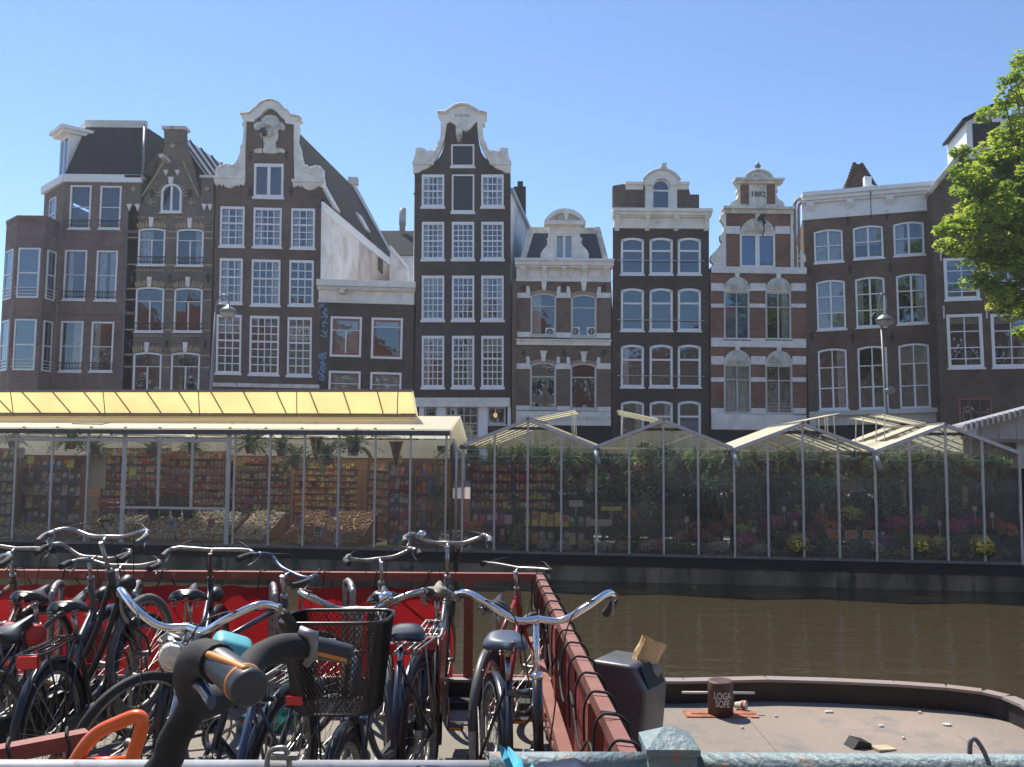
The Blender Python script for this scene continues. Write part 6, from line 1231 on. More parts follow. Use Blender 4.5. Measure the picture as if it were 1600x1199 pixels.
    # bulbs on dark floor gap
long_goods()
def gable_goods():
    pk = ['red', 'yellow', 'white', 'orange', 'green', 'brown']
    rack(737, 800, 722, 795, 1.2, 9, 5, ['red', 'yellow', 'white', 'rust', 'orange', 'brown'], 'rack of red and yellow seed packets behind the first gable panes', seed=21, fm='hull'); rack(805, 868, 722, 795, 1.3, 9, 5, pk, 'rack of yellow and white seed packets, second in the first gable', seed=22, fm='hull')
    rack(818, 925, 795, 850, .7, 9, 2, ['white', 'orange', 'red', 'yellow', 'pink', 'green'], 'low counter of white flower pictures in the first gable', seed=23, fm='hull', tilt=.35); rack(738, 790, 795, 845, .8, 5, 2, ['purple', 'white', 'orange', 'magenta', 'red'], 'low counter of purple and orange packets in the first gable corner', seed=24, fm='hull')
    card(900, 787, .6, .34, .16, 'white', 'wide white sign with small icons above the picture counter'); card(936, 817, .4, .6, .16, 'white', 'long white sign between first and second gable', pic=None); card(955, 795, .6, .5, .1, 'yellow', 'yellow strip sign beside the orange boxes'); card(794, 812, .4, .18, .22, 'white', 'white heart-shaped card over the lime plant'); card(1073, 812, .3, .1, .14, 'white', 'small white card leaning by the dark plants'); card(1060, 835, .3, .16, .1, 'slate', 'small grey slate sign on a stick')
    def pl(key, mk, px, py, t, rz, s, label, cat, grp, hang=False, drop=0): p, v = sloc(px, py, t); p.z -= drop; placed(key, mk, p, rz, s, label, cat, grp)
    g4 = ['first', 'second', 'third', 'fourth']
    def which(px): return g4[0 if px < 930 else 1 if px < 1145 else 2 if px < 1365 else 3]
    # hanging plants under the roofs
    cnt = {}
    for n, (px, py, t, kind, s) in enumerate([(742, 712, .7, 'B', 1.1), (770, 700, 1.2, 'C', 1.0), (815, 705, .9, 'A', 1.2), (850, 712, 1.0, 'B', 1.0), (890, 712, .7, 'A', 1.25), (912, 725, 1.2, 'B', 1.2), (948, 718, .9, 'B', 1.2), (1000, 728, 1.6, 'R', .9), (1065, 716, .9, 'C', 1.3), (1090, 720, 1.2, 'B', 1.2), (1120, 722, .8, 'B', 1.3), (1135, 715, .8, 'C', 1.1), (1165, 718, .8, 'A', 1.0), (1180, 715, 1.1, 'C', 1.2), (1215, 712, .9, 'A', 1.2), (1245, 716, .8, 'A', 1.2), (1285, 722, .8, 'C', 1.1), (1340, 720, .8, 'B', 1.1), (1385, 716, .8, 'C', 1.2), (1410, 722, 1.2, 'B', 1.1), (1440, 716, .8, 'A', 1.1), (1468, 720, .8, 'C', 1.2), (1505, 722, .8, 'A', 1.2), (1545, 722, .9, 'B', 1.2), (1570, 722, .9, 'A', 1.1)]):
        w = which(px); cnt[w] = cnt.get(w, 0)+1; mt = {'A': M['leafA'], 'B': M['leafB'], 'C': M['leafC'], 'R': PAL['rust']}[kind]
        pl('hf'+kind+str(n % 2), mk_fern(mt, 50+n % 2, 44, .55, .8), px, py+8, t, n*.9, s*1.05, 'hanging %s plant under the roof of the %s gable, %s along it' % ({'A': 'green', 'B': 'dark green', 'C': 'grey-green', 'R': 'red-leaved'}[kind], w, ORD[cnt[w]-1]), 'plant', 'plants hanging in the gable greenhouses')
    cnt = {}
    for n, (px, py, t, kind, s) in enumerate([(758, 730, 1.5, 'B', 1.0), (905, 735, .9, 'B', 1.1), (960, 740, 1.2, 'B', 1.0), (1015, 735, 1.3, 'B', .9), (1180, 725, .7, 'C', 1.0), (1205, 740, 1.0, 'B', 1.0), (1225, 735, .9, 'B', 1.2), (1265, 735, .9, 'B', 1.1), (1295, 725, .6, 'A', 1.1), (1375, 725, .7, 'C', 1.05), (1395, 730, .9, 'A', 1.1), (1430, 745, 1.2, 'B', 1.0), (1460, 728, .8, 'C', 1.1), (1490, 735, 1.0, 'A', 1.0), (1525, 740, 1.0, 'B', 1.1), (1560, 735, .9, 'B', 1.1)]):
        w = which(px); cnt[w] = cnt.get(w, 0)+1
        pl('ivy'+kind+str(n % 2), mk_ivy({'A': M['leafA'], 'B': M['leafB'], 'C': M['leafC']}[kind], 60+n % 2, 1.15, .2, 330), px, py, t, n*1.1, s, 'trailing %s plant in the %s gable, %s along it' % ({'A': 'green', 'B': 'dark', 'C': 'grey-green'}[kind], w, ORD[cnt[w]-1]), 'plant', 'trailing plants in the gable greenhouses')
    cnt = {}
    for n, (px, py, t, kind, s) in enumerate([(880, 790, 1.6, 'B', 1.3), (905, 800, 1.8, 'C', 1.3), (945, 800, 1.0, 'B', 1.3), (970, 795, 1.3, 'A', 1.3), (990, 810, .9, 'C', 1.3), (1012, 815, .8, 'C', 1.4), (1030, 800, 1.5, 'B', 1.5), (1050, 815, 1.0, 'B', 1.3), (1075, 790, 1.4, 'B', 1.5), (1095, 800, 1.8, 'B', 1.4), (1120, 790, 1.6, 'B', 1.3), (1000, 850, .5, 'A', 1.0), (1035, 848, .6, 'B', 1.0), (1170, 800, 1.4, 'B', 1.4), (1200, 800, 1.6, 'B', 1.4), (1240, 795, 1.6, 'B', 1.5), (1275, 800, 1.6, 'B', 1.4), (1310, 800, 2.6, 'B', 1.3), (1400, 800, 1.5, 'B', 1.5), (1445, 800, 1.6, 'B', 1.5), (1500, 800, 1.6, 'B', 1.5), (1545, 800, 1.6, 'B', 1.4), (812, 845, .4, 'Y', .9), (955, 800, 1.2, 'Y', 1.0)]):
        w = which(px); cnt[w] = cnt.get(w, 0)+1
        pl('bush'+kind+str(n % 2), mk_bush({'A': M['leafA'], 'B': M['leafB'], 'C': M['leafC'], 'Y': M['leafY']}[kind], 70+n % 2), px, py, t, n*1.7, s, '%s potted shrub standing in the %s gable, %s along it' % ({'A': 'green', 'B': 'dark green', 'C': 'grey-green', 'Y': 'lime'}[kind], w, ORD[cnt[w]-1]), 'plant', 'potted shrubs in the gable greenhouses', drop=.35)
    cnt = {}
    mums = [(1165, 845, .35, 'magenta', .9), (1160, 828, .6, 'lime', .8), (1215, 845, .35, 'green', 1.0), (1246, 853, .2, 'yellow', 1.05), (1210, 820, .8, 'magenta', 1.0), (1235, 812, 1.0, 'magenta', 1.0), (1245, 800, 1.2, 'lime', .9), (1285, 815, .8, 'orange', 1.1), (1300, 828, .6, 'orange', 1.0), (1330, 808, 1.0, 'lime', 1.1), (1310, 805, 1.2, 'red', .9), (1290, 855, .3, 'green', .9), (1345, 855, .3, 'green', 1.0), (1385, 848, .4, 'purple', .9), (1405, 845, .4, 'green', 1.0), (1438, 855, .25, 'yellow', 1.1), (1468, 850, .35, 'lime', .9), (1400, 825, .7, 'magenta', 1.1), (1430, 818, .9, 'magenta', 1.0), (1445, 800, 1.2, 'lime', .9), (1490, 828, .7, 'magenta', 1.1), (1500, 850, .35, 'green', 1.0), (1533, 857, .2, 'yellow', 1.15), (1520, 815, 1.0, 'magenta', .9), (1555, 820, .9, 'rust', .9), (1575, 830, .6, 'orange', .9), (1145, 815, .9, 'rust', .9), (1120, 825, .9, 'rust', .8), (1090, 835, .8, 'rust', .8), (1030, 855, .3, 'red', .7), (985, 805, .8, 'orange', .9), (1180, 855, .3, 'white', .7), (1370, 855, .3, 'white', .7), (1445, 782, 1.4, 'magenta', .8), (740, 825, .5, 'orange', .9), (850, 858, .2, 'white', .65), (880, 858, .2, 'white', .65), (915, 858, .2, 'cream', .65), (945, 858, .25, 'white', .65), (975, 860, .2, 'cream', .65), (1010, 860, .25, 'white', .6)]
    for n, (px, py, t, col, s) in enumerate(mums):
        w = which(px); cnt[(w, col)] = cnt.get((w, col), 0)+1; p, v = sloc(px, py, t); p.z = max(FLOORZ, p.z-.18); placed('mum'+col, mk_mum(PAL[col] if col != 'green' else M['leafA'], 90+n), p, n*.8, s*1.15, '%s flower mound in the %s gable, %s of its colour there' % (col, w, ORD[cnt[(w, col)]-1]), 'flowers', 'flower mounds in the gable greenhouses')
    for n, px in enumerate((1303, 1330, 1358)): card(px, 838, .3, .27, .27, 'white', ('white card with orange picture by the orange flowers', 'white card with orange picture, middle of three', 'white card with orange picture at the third gable post')[n], pic='orange')
    for n, (px, py) in enumerate(((1225, 795), (1178, 828), (1243, 818), (1380, 835), (1468, 818), (1523, 795), (1285, 792), (1550, 805))): card(px, py, .5, .09, .12, 'white', 'tiny white plant label, %s along the flower benches' % ORD[n])
    for n, (px, py) in enumerate(((1222, 772), (1412, 775), (1508, 778), (1325, 760))):
        p, v = sloc(px, py, 1.0); b = MB()
        if n == 3: b.box(-.2, .2, 0, .02, -.1, .1)
        else: b.box(-.06, .06, 0, .02, -.26, .26)
        o = b.build('hanging_sign', PAL['cream'] if n < 3 else PAL['tan']); o.location = p; o.rotation_euler = (0, 0, -SP.yaw); tag(o, ('narrow cream sign hanging in the third gable', 'narrow cream sign hanging by the fourth gable post', 'narrow cream sign hanging in the middle of the fourth gable', 'wide tan sign hanging over the orange flowers')[n], 'sign', 'hanging signs in the gables')
    # fuller rows on the benches and a deeper wall of foliage behind them
    rg = random.Random(123); cols = {0: ['rust', 'orange', 'green', 'white'], 1: ['rust', 'green', 'red', 'orange', 'green'], 2: ['magenta', 'rust', 'green', 'orange', 'magenta', 'lime'], 3: ['magenta', 'purple', 'green', 'rust', 'magenta', 'lime']}
    for gi in range(4):
        u0, u1 = GS[gi][1]+.15, GS[gi][2]-.15; num = {}
        for lv, (t, z) in enumerate(((.42, 0.0), (.95, .25), (1.40, .51), (1.85, .77))):
            if gi == 0 and lv < 3: continue
            nn = 9
            for k in range(nn):
                u = u0+(u1-u0)*(k+rg.uniform(.2, .8))/nn; tt = t+rg.uniform(-.12, .12); c = rg.choice(cols[gi]) if lv else rg.choice(['green', 'green', 'white', 'rust'] if gi < 2 else ['green', 'green', 'white', 'lime', 'magenta']); num[c] = num.get(c, 0)+1
                p = SP.O+SP.e*u-SP.n*tt; p.z = FLOORZ+z; placed('mum'+c, mk_mum(PAL[c] if c != 'green' else M['leafA'], 90), p, rg.uniform(0, 6), rg.uniform(.55, .95), '%s bedding plant, %s along the %s of the %s gable' % (c, ORD[k], ['floor', 'lowest step', 'middle step', 'top step'][lv], g4[gi]), 'flowers', 'rows of bedding plants on the benches')
        nb_ = 14 if gi else 8; big = 'tall'
        for k in range(nb_):
            u = u0+(u1-u0)*(k+rg.uniform(.2, .8))/nb_; tt = rg.uniform(2.0, 3.2); p = SP.O+SP.e*u-SP.n*tt; p.z = FLOORZ+rg.uniform(.3, .95); kd = rg.choice('BBBCA')
            placed('bush'+kd+'0', mk_bush({'A': M['leafA'], 'B': M['leafB'], 'C': M['leafC']}[kd], 70), p, rg.uniform(0, 6), rg.uniform(1.5, 2.1), 'large %s shrub, %s along the back rows of the %s gable' % ({'A': 'green', 'B': 'dark green', 'C': 'grey-green'}[kd], ORD[k], g4[gi]), 'plant', 'tall shrubs at the back of the gable greenhouses')
        for k in range(7):
            u = u0+(u1-u0)*(k+.5)/7; tt = rg.uniform(.5, 2.4); p = SP.O+SP.e*u-SP.n*tt; p.z = SP.O.z+GS[gi][3]+(.30-.75*abs((u-(u0+u1)/2)/(u1-u0)*2)*.5)-.42+rg.uniform(-.12, .05); kd = rg.choice('BCA')
            placed('hf'+kd+'0', mk_fern({'A': M['leafA'], 'B': M['leafB'], 'C': M['leafC']}[kd], 50, 44, .55, .8), p, rg.uniform(0, 6), rg.uniform(.9, 1.2), 'bushy %s basket, %s of those hanging high in the %s gable' % ({'A': 'green', 'B': 'dark green', 'C': 'grey-green'}[kd], ORD[k], g4[gi]), 'plant', 'high hanging baskets in the gable greenhouses')
    # stepped benches that carry the flowers
    for n, (u0, u1) in enumerate(((GS[k][1], GS[k][2]) for k in range(4))):
        c = (u0+u1)/2; p = SP.O+SP.e*c; r = empty('flower_bench', (p.x, p.y, FLOORZ), (0, 0, -SP.yaw)); tag(r, 'dark stepped plant bench inside the %s gable' % g4[n], 'bench', 'plant benches'); W = (u1-u0)/2-.06
        for k in range(3):
            b = MB(); b.box(-W, W, .75+.45*k, 1.15+.45*k, .22+.26*k, .25+.26*k); b.build('step', M['hull'], r)
            for s in (-1, 1): b = MB(); b.box(s*W*.95-.03, s*W*.95+.03, .8+.45*k, .86+.45*k, 0, .22+.26*k); b.build('leg', M['hull'], r)
gable_goods()
# ------------------------------------------------------------------ moored barge with the bicycle park
DZ = 1.40                     # deck level
def gp(px, py, h=0.0):
    """place on the deck (h above it) at that bearing"""
    d = ray(px, py); t = (DZ+h-EYE.z)/d.z; return EYE+d*t
M['deck'] = mat('worn_deck_paint', (.235, .195, .158), .85, col2=(.31, .235, .185), scale=.9, bump=.25, bscale=30, detail=9, worn=((.15, .152, .15), 1.4, .5, .64))
M['deckgrey'] = mat('grey_concrete_deck', (.21, .19, .155), .9, col2=(.28, .25, .205), scale=1.6, bump=.25, bscale=40, detail=9, worn=((.12, .11, .09), 5, .6, .75))
M['rustred'] = mat('red_oxide_paint', (.24, .055, .04), .55, col2=(.30, .085, .06), scale=5, bump=.1, worn=((.42, .22, .17), 9, .62, .72))
M['redrail'] = mat('faded_red_rail', (.23, .09, .066), .5, col2=(.30, .13, .10), scale=6, bump=.15, bscale=80, worn=((.22, .08, .06), 14, .6, .7))
M['bulwark'] = mat('bulwark_black', (.02, .017, .016), .6, var=.4, scale=3); M['rimpaint'] = mat('bulwark_rim', (.26, .235, .215), .6, col2=(.30, .20, .16), scale=4)  # near-black holds the inner face's shade, the paler rim its lit edge
M['tarp'] = mat('red_tarpaulin', (.40, .012, .016), .5, var=.3, scale=1.6, tran=.38); M['tarpdark'] = mat('dull_red_tarpaulin', (.36, .06, .055), .55, col2=(.46, .13, .11), scale=3, tran=.4)
M['rope'] = mat('black_rope', (.018, .017, .018), .75, var=.3)
def deck():
    r = empty('bicycle_barge', (0, 4, DZ)); tag(r, 'flat moored barge with worn pinkish deck carrying the bicycle park', 'barge')
    def add(b, n, m, p=None): b.v = [(x, y-4, z-DZ) for x, y, z in b.v]; return b.build(n, m, p or r)
    CV = [gp(*q) for q in ((1200, 1096), (1300, 1099), (1400, 1104), (1480, 1110), (1535, 1117), (1570, 1126), (1600, 1140), (1630, 1165))]; YB = 6.2
    pts = [(-9, 2.05), (4.2, 2.05), (CV[-1].x+.3, CV[-1].y-.6)]+[(q.x, q.y) for q in CV[::-1]]+[(1.2, YB), (-9, YB)]
    b = MB(); n = len(pts); b.add([(x, y, -.3) for x, y in pts]+[(x, y, DZ) for x, y in pts], [tuple(range(n, 2*n))]+[(i, (i+1) % n, (i+1) % n+n, i+n) for i in range(n)]); add(b, 'hull', M['deck'])
    b = MB(); b.box(-9, .34, 2.1, 6.12, DZ+.0, DZ+.006); add(b, 'bike_floor', M['deckgrey'])
    line = [(-9, YB), (1.2, YB)]+[(q.x, q.y) for q in CV]+[(CV[-1].x+.3, CV[-1].y-.6)]; h = .135
    for i in range(len(line)-1):
        a, c = Vector((*line[i], 0)), Vector((*line[i+1], 0)); d = (c-a).normalized(); nn = Vector((-d.y, d.x, 0))
        b = MB(); b.hexa([a+Vector((0, 0, DZ-.4)), c+Vector((0, 0, DZ-.4)), c+nn*.06+Vector((0, 0, DZ-.4)), a+nn*.06+Vector((0, 0, DZ-.4)), a+Vector((0, 0, DZ+h)), c+Vector((0, 0, DZ+h)), c+nn*.06+Vector((0, 0, DZ+h)), a+nn*.06+Vector((0, 0, DZ+h))]); add(b, 'bulwark', M['bulwark'])
        b = MB(); b.hexa([a-nn*.02+Vector((0, 0, DZ+h)), c-nn*.02+Vector((0, 0, DZ+h)), c+nn*.075+Vector((0, 0, DZ+h)), a+nn*.075+Vector((0, 0, DZ+h)), a-nn*.02+Vector((0, 0, DZ+h+.018)), c-nn*.02+Vector((0, 0, DZ+h+.018)), c+nn*.075+Vector((0, 0, DZ+h+.018)), a+nn*.075+Vector((0, 0, DZ+h+.018))]); add(b, 'bulwark_rim', M['rimpaint'])
    for x_ in (1.55, 2.75):
        b = MB(); b.box(x_-.012, x_+.012, 2.1, 5.55 if x_ > 2 else 6.05, DZ, DZ+.005); add(b, 'plate_seam', M['deck'])
    b = MB(); b.box(.36, 4.0, 4.38, 4.405, DZ, DZ+.0065); add(b, 'plate_seam', M['deck'])
    b = MB(); b.tube([Vector((0, 0, 0))+gp(1528, 1102, .05), gp(1590, 1106, .05)], .015, 5); add(b, 'deck_bar', M['greyframe'])
    b = MB(); b.box(-9, .3, 6.0, 6.16, DZ+.006, DZ+.05); add(b, 'floor_kerb', M['bulwark'])
deck()

def rope_loop(b, c, ax, r=.05, drop=.16, rg=None):
    """lacing that runs over the rail and down to the sheet"""
    ax = Vector(ax).normalized(); s = ax.cross(Vector((0, 0, 1))).normalized(); c = Vector(c); sk = rg.uniform(-.03, .05) if rg else 0
    pts = [c+s*r*1.05+Vector((0, 0, -drop))-ax*(.03+sk), c+s*r*1.2+Vector((0, 0, -.02)), c+s*r*.7+Vector((0, 0, r*.75)), c+Vector((0, 0, r*.9))+ax*.01, c-s*r*.7+Vector((0, 0, r*.7))+ax*.02, c-s*r*1.2+Vector((0, 0, -.02))+ax*.03, c-s*r*1.1+Vector((0, 0, -drop))+ax*(.06+sk)]
    b.tube(catmull(pts, 4), .005, 6)
def fence():
    FH = .86; YF = 6.28
    # back run
    r = empty('back_fence', (-1.8, YF, DZ)); tag(r, 'red-oxide steel fence with bright red tarpaulin along the water', 'fence'); O = Vector((-1.8, YF, DZ))
    def add(b, n, m, p=None, o=None): oo = o or O; b.v = [tuple(Vector(v)-oo) for v in b.v]; return b.build(n, m, p or r)
    xs = [gp(x, 889, FH).x for x in (-250, 158, 446, 735)]; xr = .19
    b = MB(); b.box(-6, xr+.03, YF-.03, YF+.03, DZ+FH-.055, DZ+FH); add(b, 'top_rail', M['rustred'])
    b = MB(); b.box(-6, xr, YF-.02, YF+.02, DZ+.12, DZ+.16); add(b, 'bottom_rail', M['rustred'])
    for x in xs+[-6]: b = MB(); b.box(x-.032, x+.032, YF-.03, YF+.03, DZ-.1, DZ+FH-.056); add(b, 'post', M['rustred'])
    spans = [(-6, gp(300, 890, FH).x), (gp(300, 890, FH).x+.01, gp(452, 890, FH).x), (gp(474, 890, FH).x, gp(712, 890, FH).x)]
    rg = random.Random(4)
    for (a, c) in spans:
        b = MB(); n = int((c-a)/.06); m = 8; vs = []
        for j in range(m+1):
            for i in range(n+1):
                t = i/n; z = j/m; sag = .02*math.sin(t*math.pi*6)*(1-z) if j == m else 0
                vs.append((a+(c-a)*t, YF-.05+.014*math.sin(t*23+z*3)+.012*math.sin(z*9+t*11), DZ+.16+(FH-.25)*z-.012*abs(math.sin(t*math.pi*n/5))*(j == m)))
        b.add(vs, [(j*(n+1)+i, j*(n+1)+i+1, (j+1)*(n+1)+i+1, (j+1)*(n+1)+i) for j in range(m) for i in range(n)], True); add(b, 'tarpaulin', M['tarp'])
        k = int((c-a)/.32)
        for i in range(k): b = MB(); rope_loop(b, (a+(c-a)*(i+.5)/k, YF, DZ+FH-.03), (1, 0, 0), .045, .1, rg); add(b, 'rope_lacing', M['rope'])
    b = MB(); b.tube(catmull([(xs[3]-.0, YF-.03, DZ+FH-.1), (xs[3]-.25, YF-.04, DZ+FH*.6), (xs[3]-.5, YF-.02, DZ+FH-.12)], 5), .006, 5); add(b, 'loose_rope', M['rope'])
    # run beside the deck
    A = Vector((xr+.01, YF-.02, 0)); Bp = gp(1000, 1199, FH); B = Vector((Bp.x, Bp.y-.25, 0)); d = (B-A).normalized(); s = Vector((d.y, -d.x, 0)); Lg = (B-A).length   # s points to the left (bikes)
    if s.x > 0: s = -s
    r2 = empty('side_fence', (A.x, (A.y+B.y)/2, DZ)); tag(r2, 'faded red steel fence laced with black rope between bicycles and open deck', 'fence'); O2 = Vector((A.x, (A.y+B.y)/2, DZ))
    def add2(b, n, m, p=None): return add(b, n, m, p or r2, O2)
    def bar(p, q, w, h, z):
        b = MB(); ww = s*w/2; b.hexa([p-ww+Vector((0, 0, z)), q-ww+Vector((0, 0, z)), q+ww+Vector((0, 0, z)), p+ww+Vector((0, 0, z)), p-ww+Vector((0, 0, z+h)), q-ww+Vector((0, 0, z+h)), q+ww+Vector((0, 0, z+h)), p+ww+Vector((0, 0, z+h))]); return b
    add2(bar(A, B, .05, .05, DZ+FH-.05), 'top_rail', M['redrail']); add2(bar(A+s*.05, B+s*.05, .06, .05, DZ+.38), 'middle_rail', M['redrail']); add2(bar(A, B, .05, .05, DZ+.1), 'bottom_rail', M['rustred'])
    for t in (0.004, .38, .72, .995): p = A+d*Lg*t; b = bar(p-d*.035, p+d*.035, .06, FH-.061, DZ); add2(b, 'post', M['rustred'])
    # sheet hung on the deck side, in deep vertical folds
    n, m = 90, 8; vs = []
    for j in range(m+1):
        for i in range(n+1):
            t = i/n; z = j/m; f = (.035*math.sin(t*27)+.02*math.sin(t*61+1))*(1-.55*z); p = A+d*Lg*t-s*(.05+f*.9+.015); vs.append((p.x, p.y, DZ+.05+(FH-.16)*z-.02*abs(math.sin(t*math.pi*13))*(j == m)))
    b = MB(); b.add(vs, [(j*(n+1)+i, j*(n+1)+i+1, (j+1)*(n+1)+i+1, (j+1)*(n+1)+i) for j in range(m) for i in range(n)], True); add2(b, 'tarpaulin', M['tarpdark'])
    for i in range(15):
        t = (i+.35)/15; b = MB(); p = A+d*Lg*t; rope_loop(b, (p.x, p.y, DZ+FH-.03), d, .048, .15+.1*(i % 3 == 0), rg); add2(b, 'rope_lacing', M['rope'])
    b = MB(); pts = []
    for i in range(31): t = i/30; p = A+d*Lg*t+s*(.04); pts.append((p.x, p.y, DZ+FH-.22-.06*math.sin(i*1.3)))
    b.tube(catmull(pts, 3), .006, 5); add2(b, 'rope_lacing', M['rope'])
    # near run at the left
    a3, c3 = gp(-60, 1178, FH), gp(136, 1141, FH); r3 = empty('near_fence', (a3.x, a3.y, DZ)); tag(r3, 'end of red fence with dark red sheet beside the orange hoop', 'fence'); O3 = Vector((a3.x, a3.y, DZ))
    d3 = Vector((c3.x-a3.x, c3.y-a3.y, 0)).normalized(); s3 = Vector((d3.y, -d3.x, 0)); pa, pc = Vector((a3.x, a3.y, 0))-d3*.8, Vector((c3.x, c3.y, 0))
    def bar3(p, q, w, h, z): b = MB(); ww = s3*w/2; zz = Vector((0, 0, z)); z2 = Vector((0, 0, z+h)); b.hexa([p-ww+zz, q-ww+zz, q+ww+zz, p+ww+zz, p-ww+z2, q-ww+z2, q+ww+z2, p+ww+z2]); return b
    add(bar3(pa, pc, .05, .045, DZ+FH-.045), 'top_rail', M['rustred'], r3, O3); add(bar3(pc-d3*.06, pc, .058, FH-.056, DZ), 'post', M['rustred'], r3, O3); add(bar3(pa, pc-d3*.06, .04, .04, DZ+.1), 'bottom_rail', M['rustred'], r3, O3)
    vs = []; n, m = 30, 6
    for j in range(m+1):
        for i in range(n+1): t = i/n; p = pa.lerp(pc, t)+s3*(.05+.015*math.sin(t*19+j*.6)); vs.append((p.x, p.y, DZ+.06+(FH-.14)*j/m))
    b = MB(); b.add(vs, [(j*(n+1)+i, j*(n+1)+i+1, (j+1)*(n+1)+i+1, (j+1)*(n+1)+i) for j in range(m) for i in range(n)], True); add(b, 'tarpaulin', M['tarpdark'], r3, O3)
    for t in (.55, .8, .94): b = MB(); p = pa.lerp(pc, t); rope_loop(b, (p.x, p.y, DZ+FH-.03), d3, .05, .16, rg); add(b, 'rope_lacing', M['rope'], r3, O3)
fence()

# orange hoop, bin, bollard, litter -------------------------------------------------
M['orange'] = mat('orange_enamel', (.80, .125, .008), .3, var=.08, coat=.3)
def small_things():
    d = 2.15; P_ = lambda x, y, dd=d: at(x, y, dd); base = P_(150, 1199); r = empty('orange_hoop', (base.x, base.y, DZ)); tag(r, 'bright orange bent tube hoop at the lower corner', 'hoop'); O = Vector((base.x, base.y, DZ))
    pts = [P_(92, 1290), P_(104, 1225), P_(118, 1190), P_(136, 1162), P_(156, 1143), P_(186, 1129), P_(210, 1120), P_(221, 1124), P_(221, 1138), P_(210, 1175), P_(198, 1215), P_(186, 1290)]
    lo1, lo2 = pts[0].copy(), pts[-1].copy(); lo1.z = lo2.z = DZ
    b = MB(); b.tube([p-O for p in [lo1]+catmull(pts, 5)+[lo2]], .0165, 12); b.build('hoop_tube', M['orange'], r); b = MB(); b.tube([P_(118, 1194)-O, P_(205, 1190)-O], .014, 10); b.build('rung', M['orange'], r)
    # bin
    M['binplastic'] = mat('grey_bin_plastic', (.085, .088, .095), .4, var=.2, scale=5, bump=.05, bscale=200)
    c = gp(984, 1168); r = empty('litter_bin', (c.x, c.y, DZ), (0, 0, R_(-32))); r.scale = (.86, .86, .92); tag(r, 'grey plastic litter bin with sloping hood stuffed with paper', 'bin')
    # boxy body, flat top and a sloping flap over the mouth, all edges rounded
    import bmesh
    def rounded(mb, off, name, m):
        bm = bmesh.new(); me = bpy.data.meshes.new(name); me.from_pydata(mb.v, [], mb.f); bm.from_mesh(me); bmesh.ops.bevel(bm, geom=bm.edges[:], offset=off, segments=3, affect='EDGES', profile=.5); bm.to_mesh(me); bm.free(); [setattr(f, 'use_smooth', True) for f in me.polygons]; me.materials.append(m); o = bpy.data.objects.new(name, me); COL.objects.link(o); o.parent = r; return o
    b = MB(); b.prism([(-.16, 0), (.16, 0), (.20, .40), (.10, .555), (-.20, .555)], -.19, .19); rounded(b, .028, 'bin_body', M['binplastic'])
    b = MB(); b.hexa([(.185, -.13, .44), (.20, -.13, .41), (.20, .13, .41), (.185, .13, .44), (.125, -.13, .535), (.14, -.13, .545), (.14, .13, .545), (.125, .13, .535)]); b.build('bin_mouth', M['dark'], r)
    M['paper'] = mat('brown_paper_bag', (.62, .44, .22), .8, var=.12, scale=9, bump=.6, bscale=18); M['film'] = mat('clear_plastic_film', (.5, .5, .5), .25, var=.2, scale=9, tran=.6)
    rg = random.Random(9)
    def crumple(nm, m, loc, sx, sy, sz, seed, label, cat, rot=(0, 0, 0)):
        rr = random.Random(seed); b = MB(); b.ball((0, 0, 0), 1, 9, 6); b.v = [(x*sx*rr.uniform(.75, 1.2), y*sy*rr.uniform(.75, 1.2), z*sz*rr.uniform(.75, 1.2)) for x, y, z in b.v]; b.sm = [False]*len(b.sm); o = b.build(nm, m); o.location = loc; o.rotation_euler = rot; tag(o, label, cat); return o
    bp = at(1012, 1022, c.y); b = MB(); 
    vs = []
    for j, (w, t_) in enumerate(((.075, .045), (.08, .05), (.072, .04), (.085, .02))):
        for k in range(10): a = 2*math.pi*k/10; vs.append((w*math.copysign(abs(math.cos(a))**.5, math.cos(a))*rg.uniform(.88, 1.1), t_*math.sin(a)*rg.uniform(.7, 1.3), -.08+.055*j+rg.uniform(-.008, .012)))
    b.add(vs, [(j*10+k, j*10+(k+1) % 10, (j+1)*10+(k+1) % 10, (j+1)*10+k) for j in range(3) for k in range(10)]+[tuple(range(9, -1, -1))], False); o = b.build('paper_bag', M['paper']); o.location = bp; o.rotation_euler = (R_(10), R_(24), R_(20)); tag(o, 'crumpled brown paper bag sticking out of the litter bin', 'paper bag')
    crumple('plastic_wrap', M['film'], at(1019, 1046, c.y-.02), .05, .04, .06, 3, 'crumpled clear plastic hanging from the bin below the paper bag', 'plastic')
    # mooring bollard
    c = gp(1126, 1117); r = empty('mooring_bollard', c); tag(r, 'brown steel mooring bollard lettered LOGA SOFE on a rusty plate', 'bollard'); M['bollard'] = mat('brown_bollard_paint', (.085, .04, .032), .55, var=.25, scale=14, bump=.2, bscale=60); M['rustplate'] = mat('rust_plate', (.36, .13, .07), .8, var=.3, scale=12, bump=.3)
    R0 = .082; hh = .222; b = MB(); b.lathe([(R0, .004), (R0, hh-.012), (R0-.006, hh), (R0-.02, hh-.002), (.001, hh-.003)], n=28); b.build('drum', M['bollard'], r); b = MB(); b.box(-.235, .235, -.07, .07, 0, .008); b.build('base_plate', M['rustplate'], r); b = MB(); b.tube([(-.24, .06, .125), (.24, .06, .125)], .008, 8); b.build('cross_bar', M['greyframe'], r)
    for ln, z in (('LOGA', .138), ('SOFE', .088)):
        t = text_mesh(ln, .058, .001, .0012); t.v = [((R0+.0015-y*.5)*math.sin((x*.74-.004)/R0), -(R0+.0015-y*.5)*math.cos((x*.74-.004)/R0), z+zz*1.05) for x, y, zz in t.v]; t.build('lettering', M['greyframe'], r)
    # litter and weeds
    M['litter'] = mat('white_litter', (.75, .73, .68), .8, var=.1)
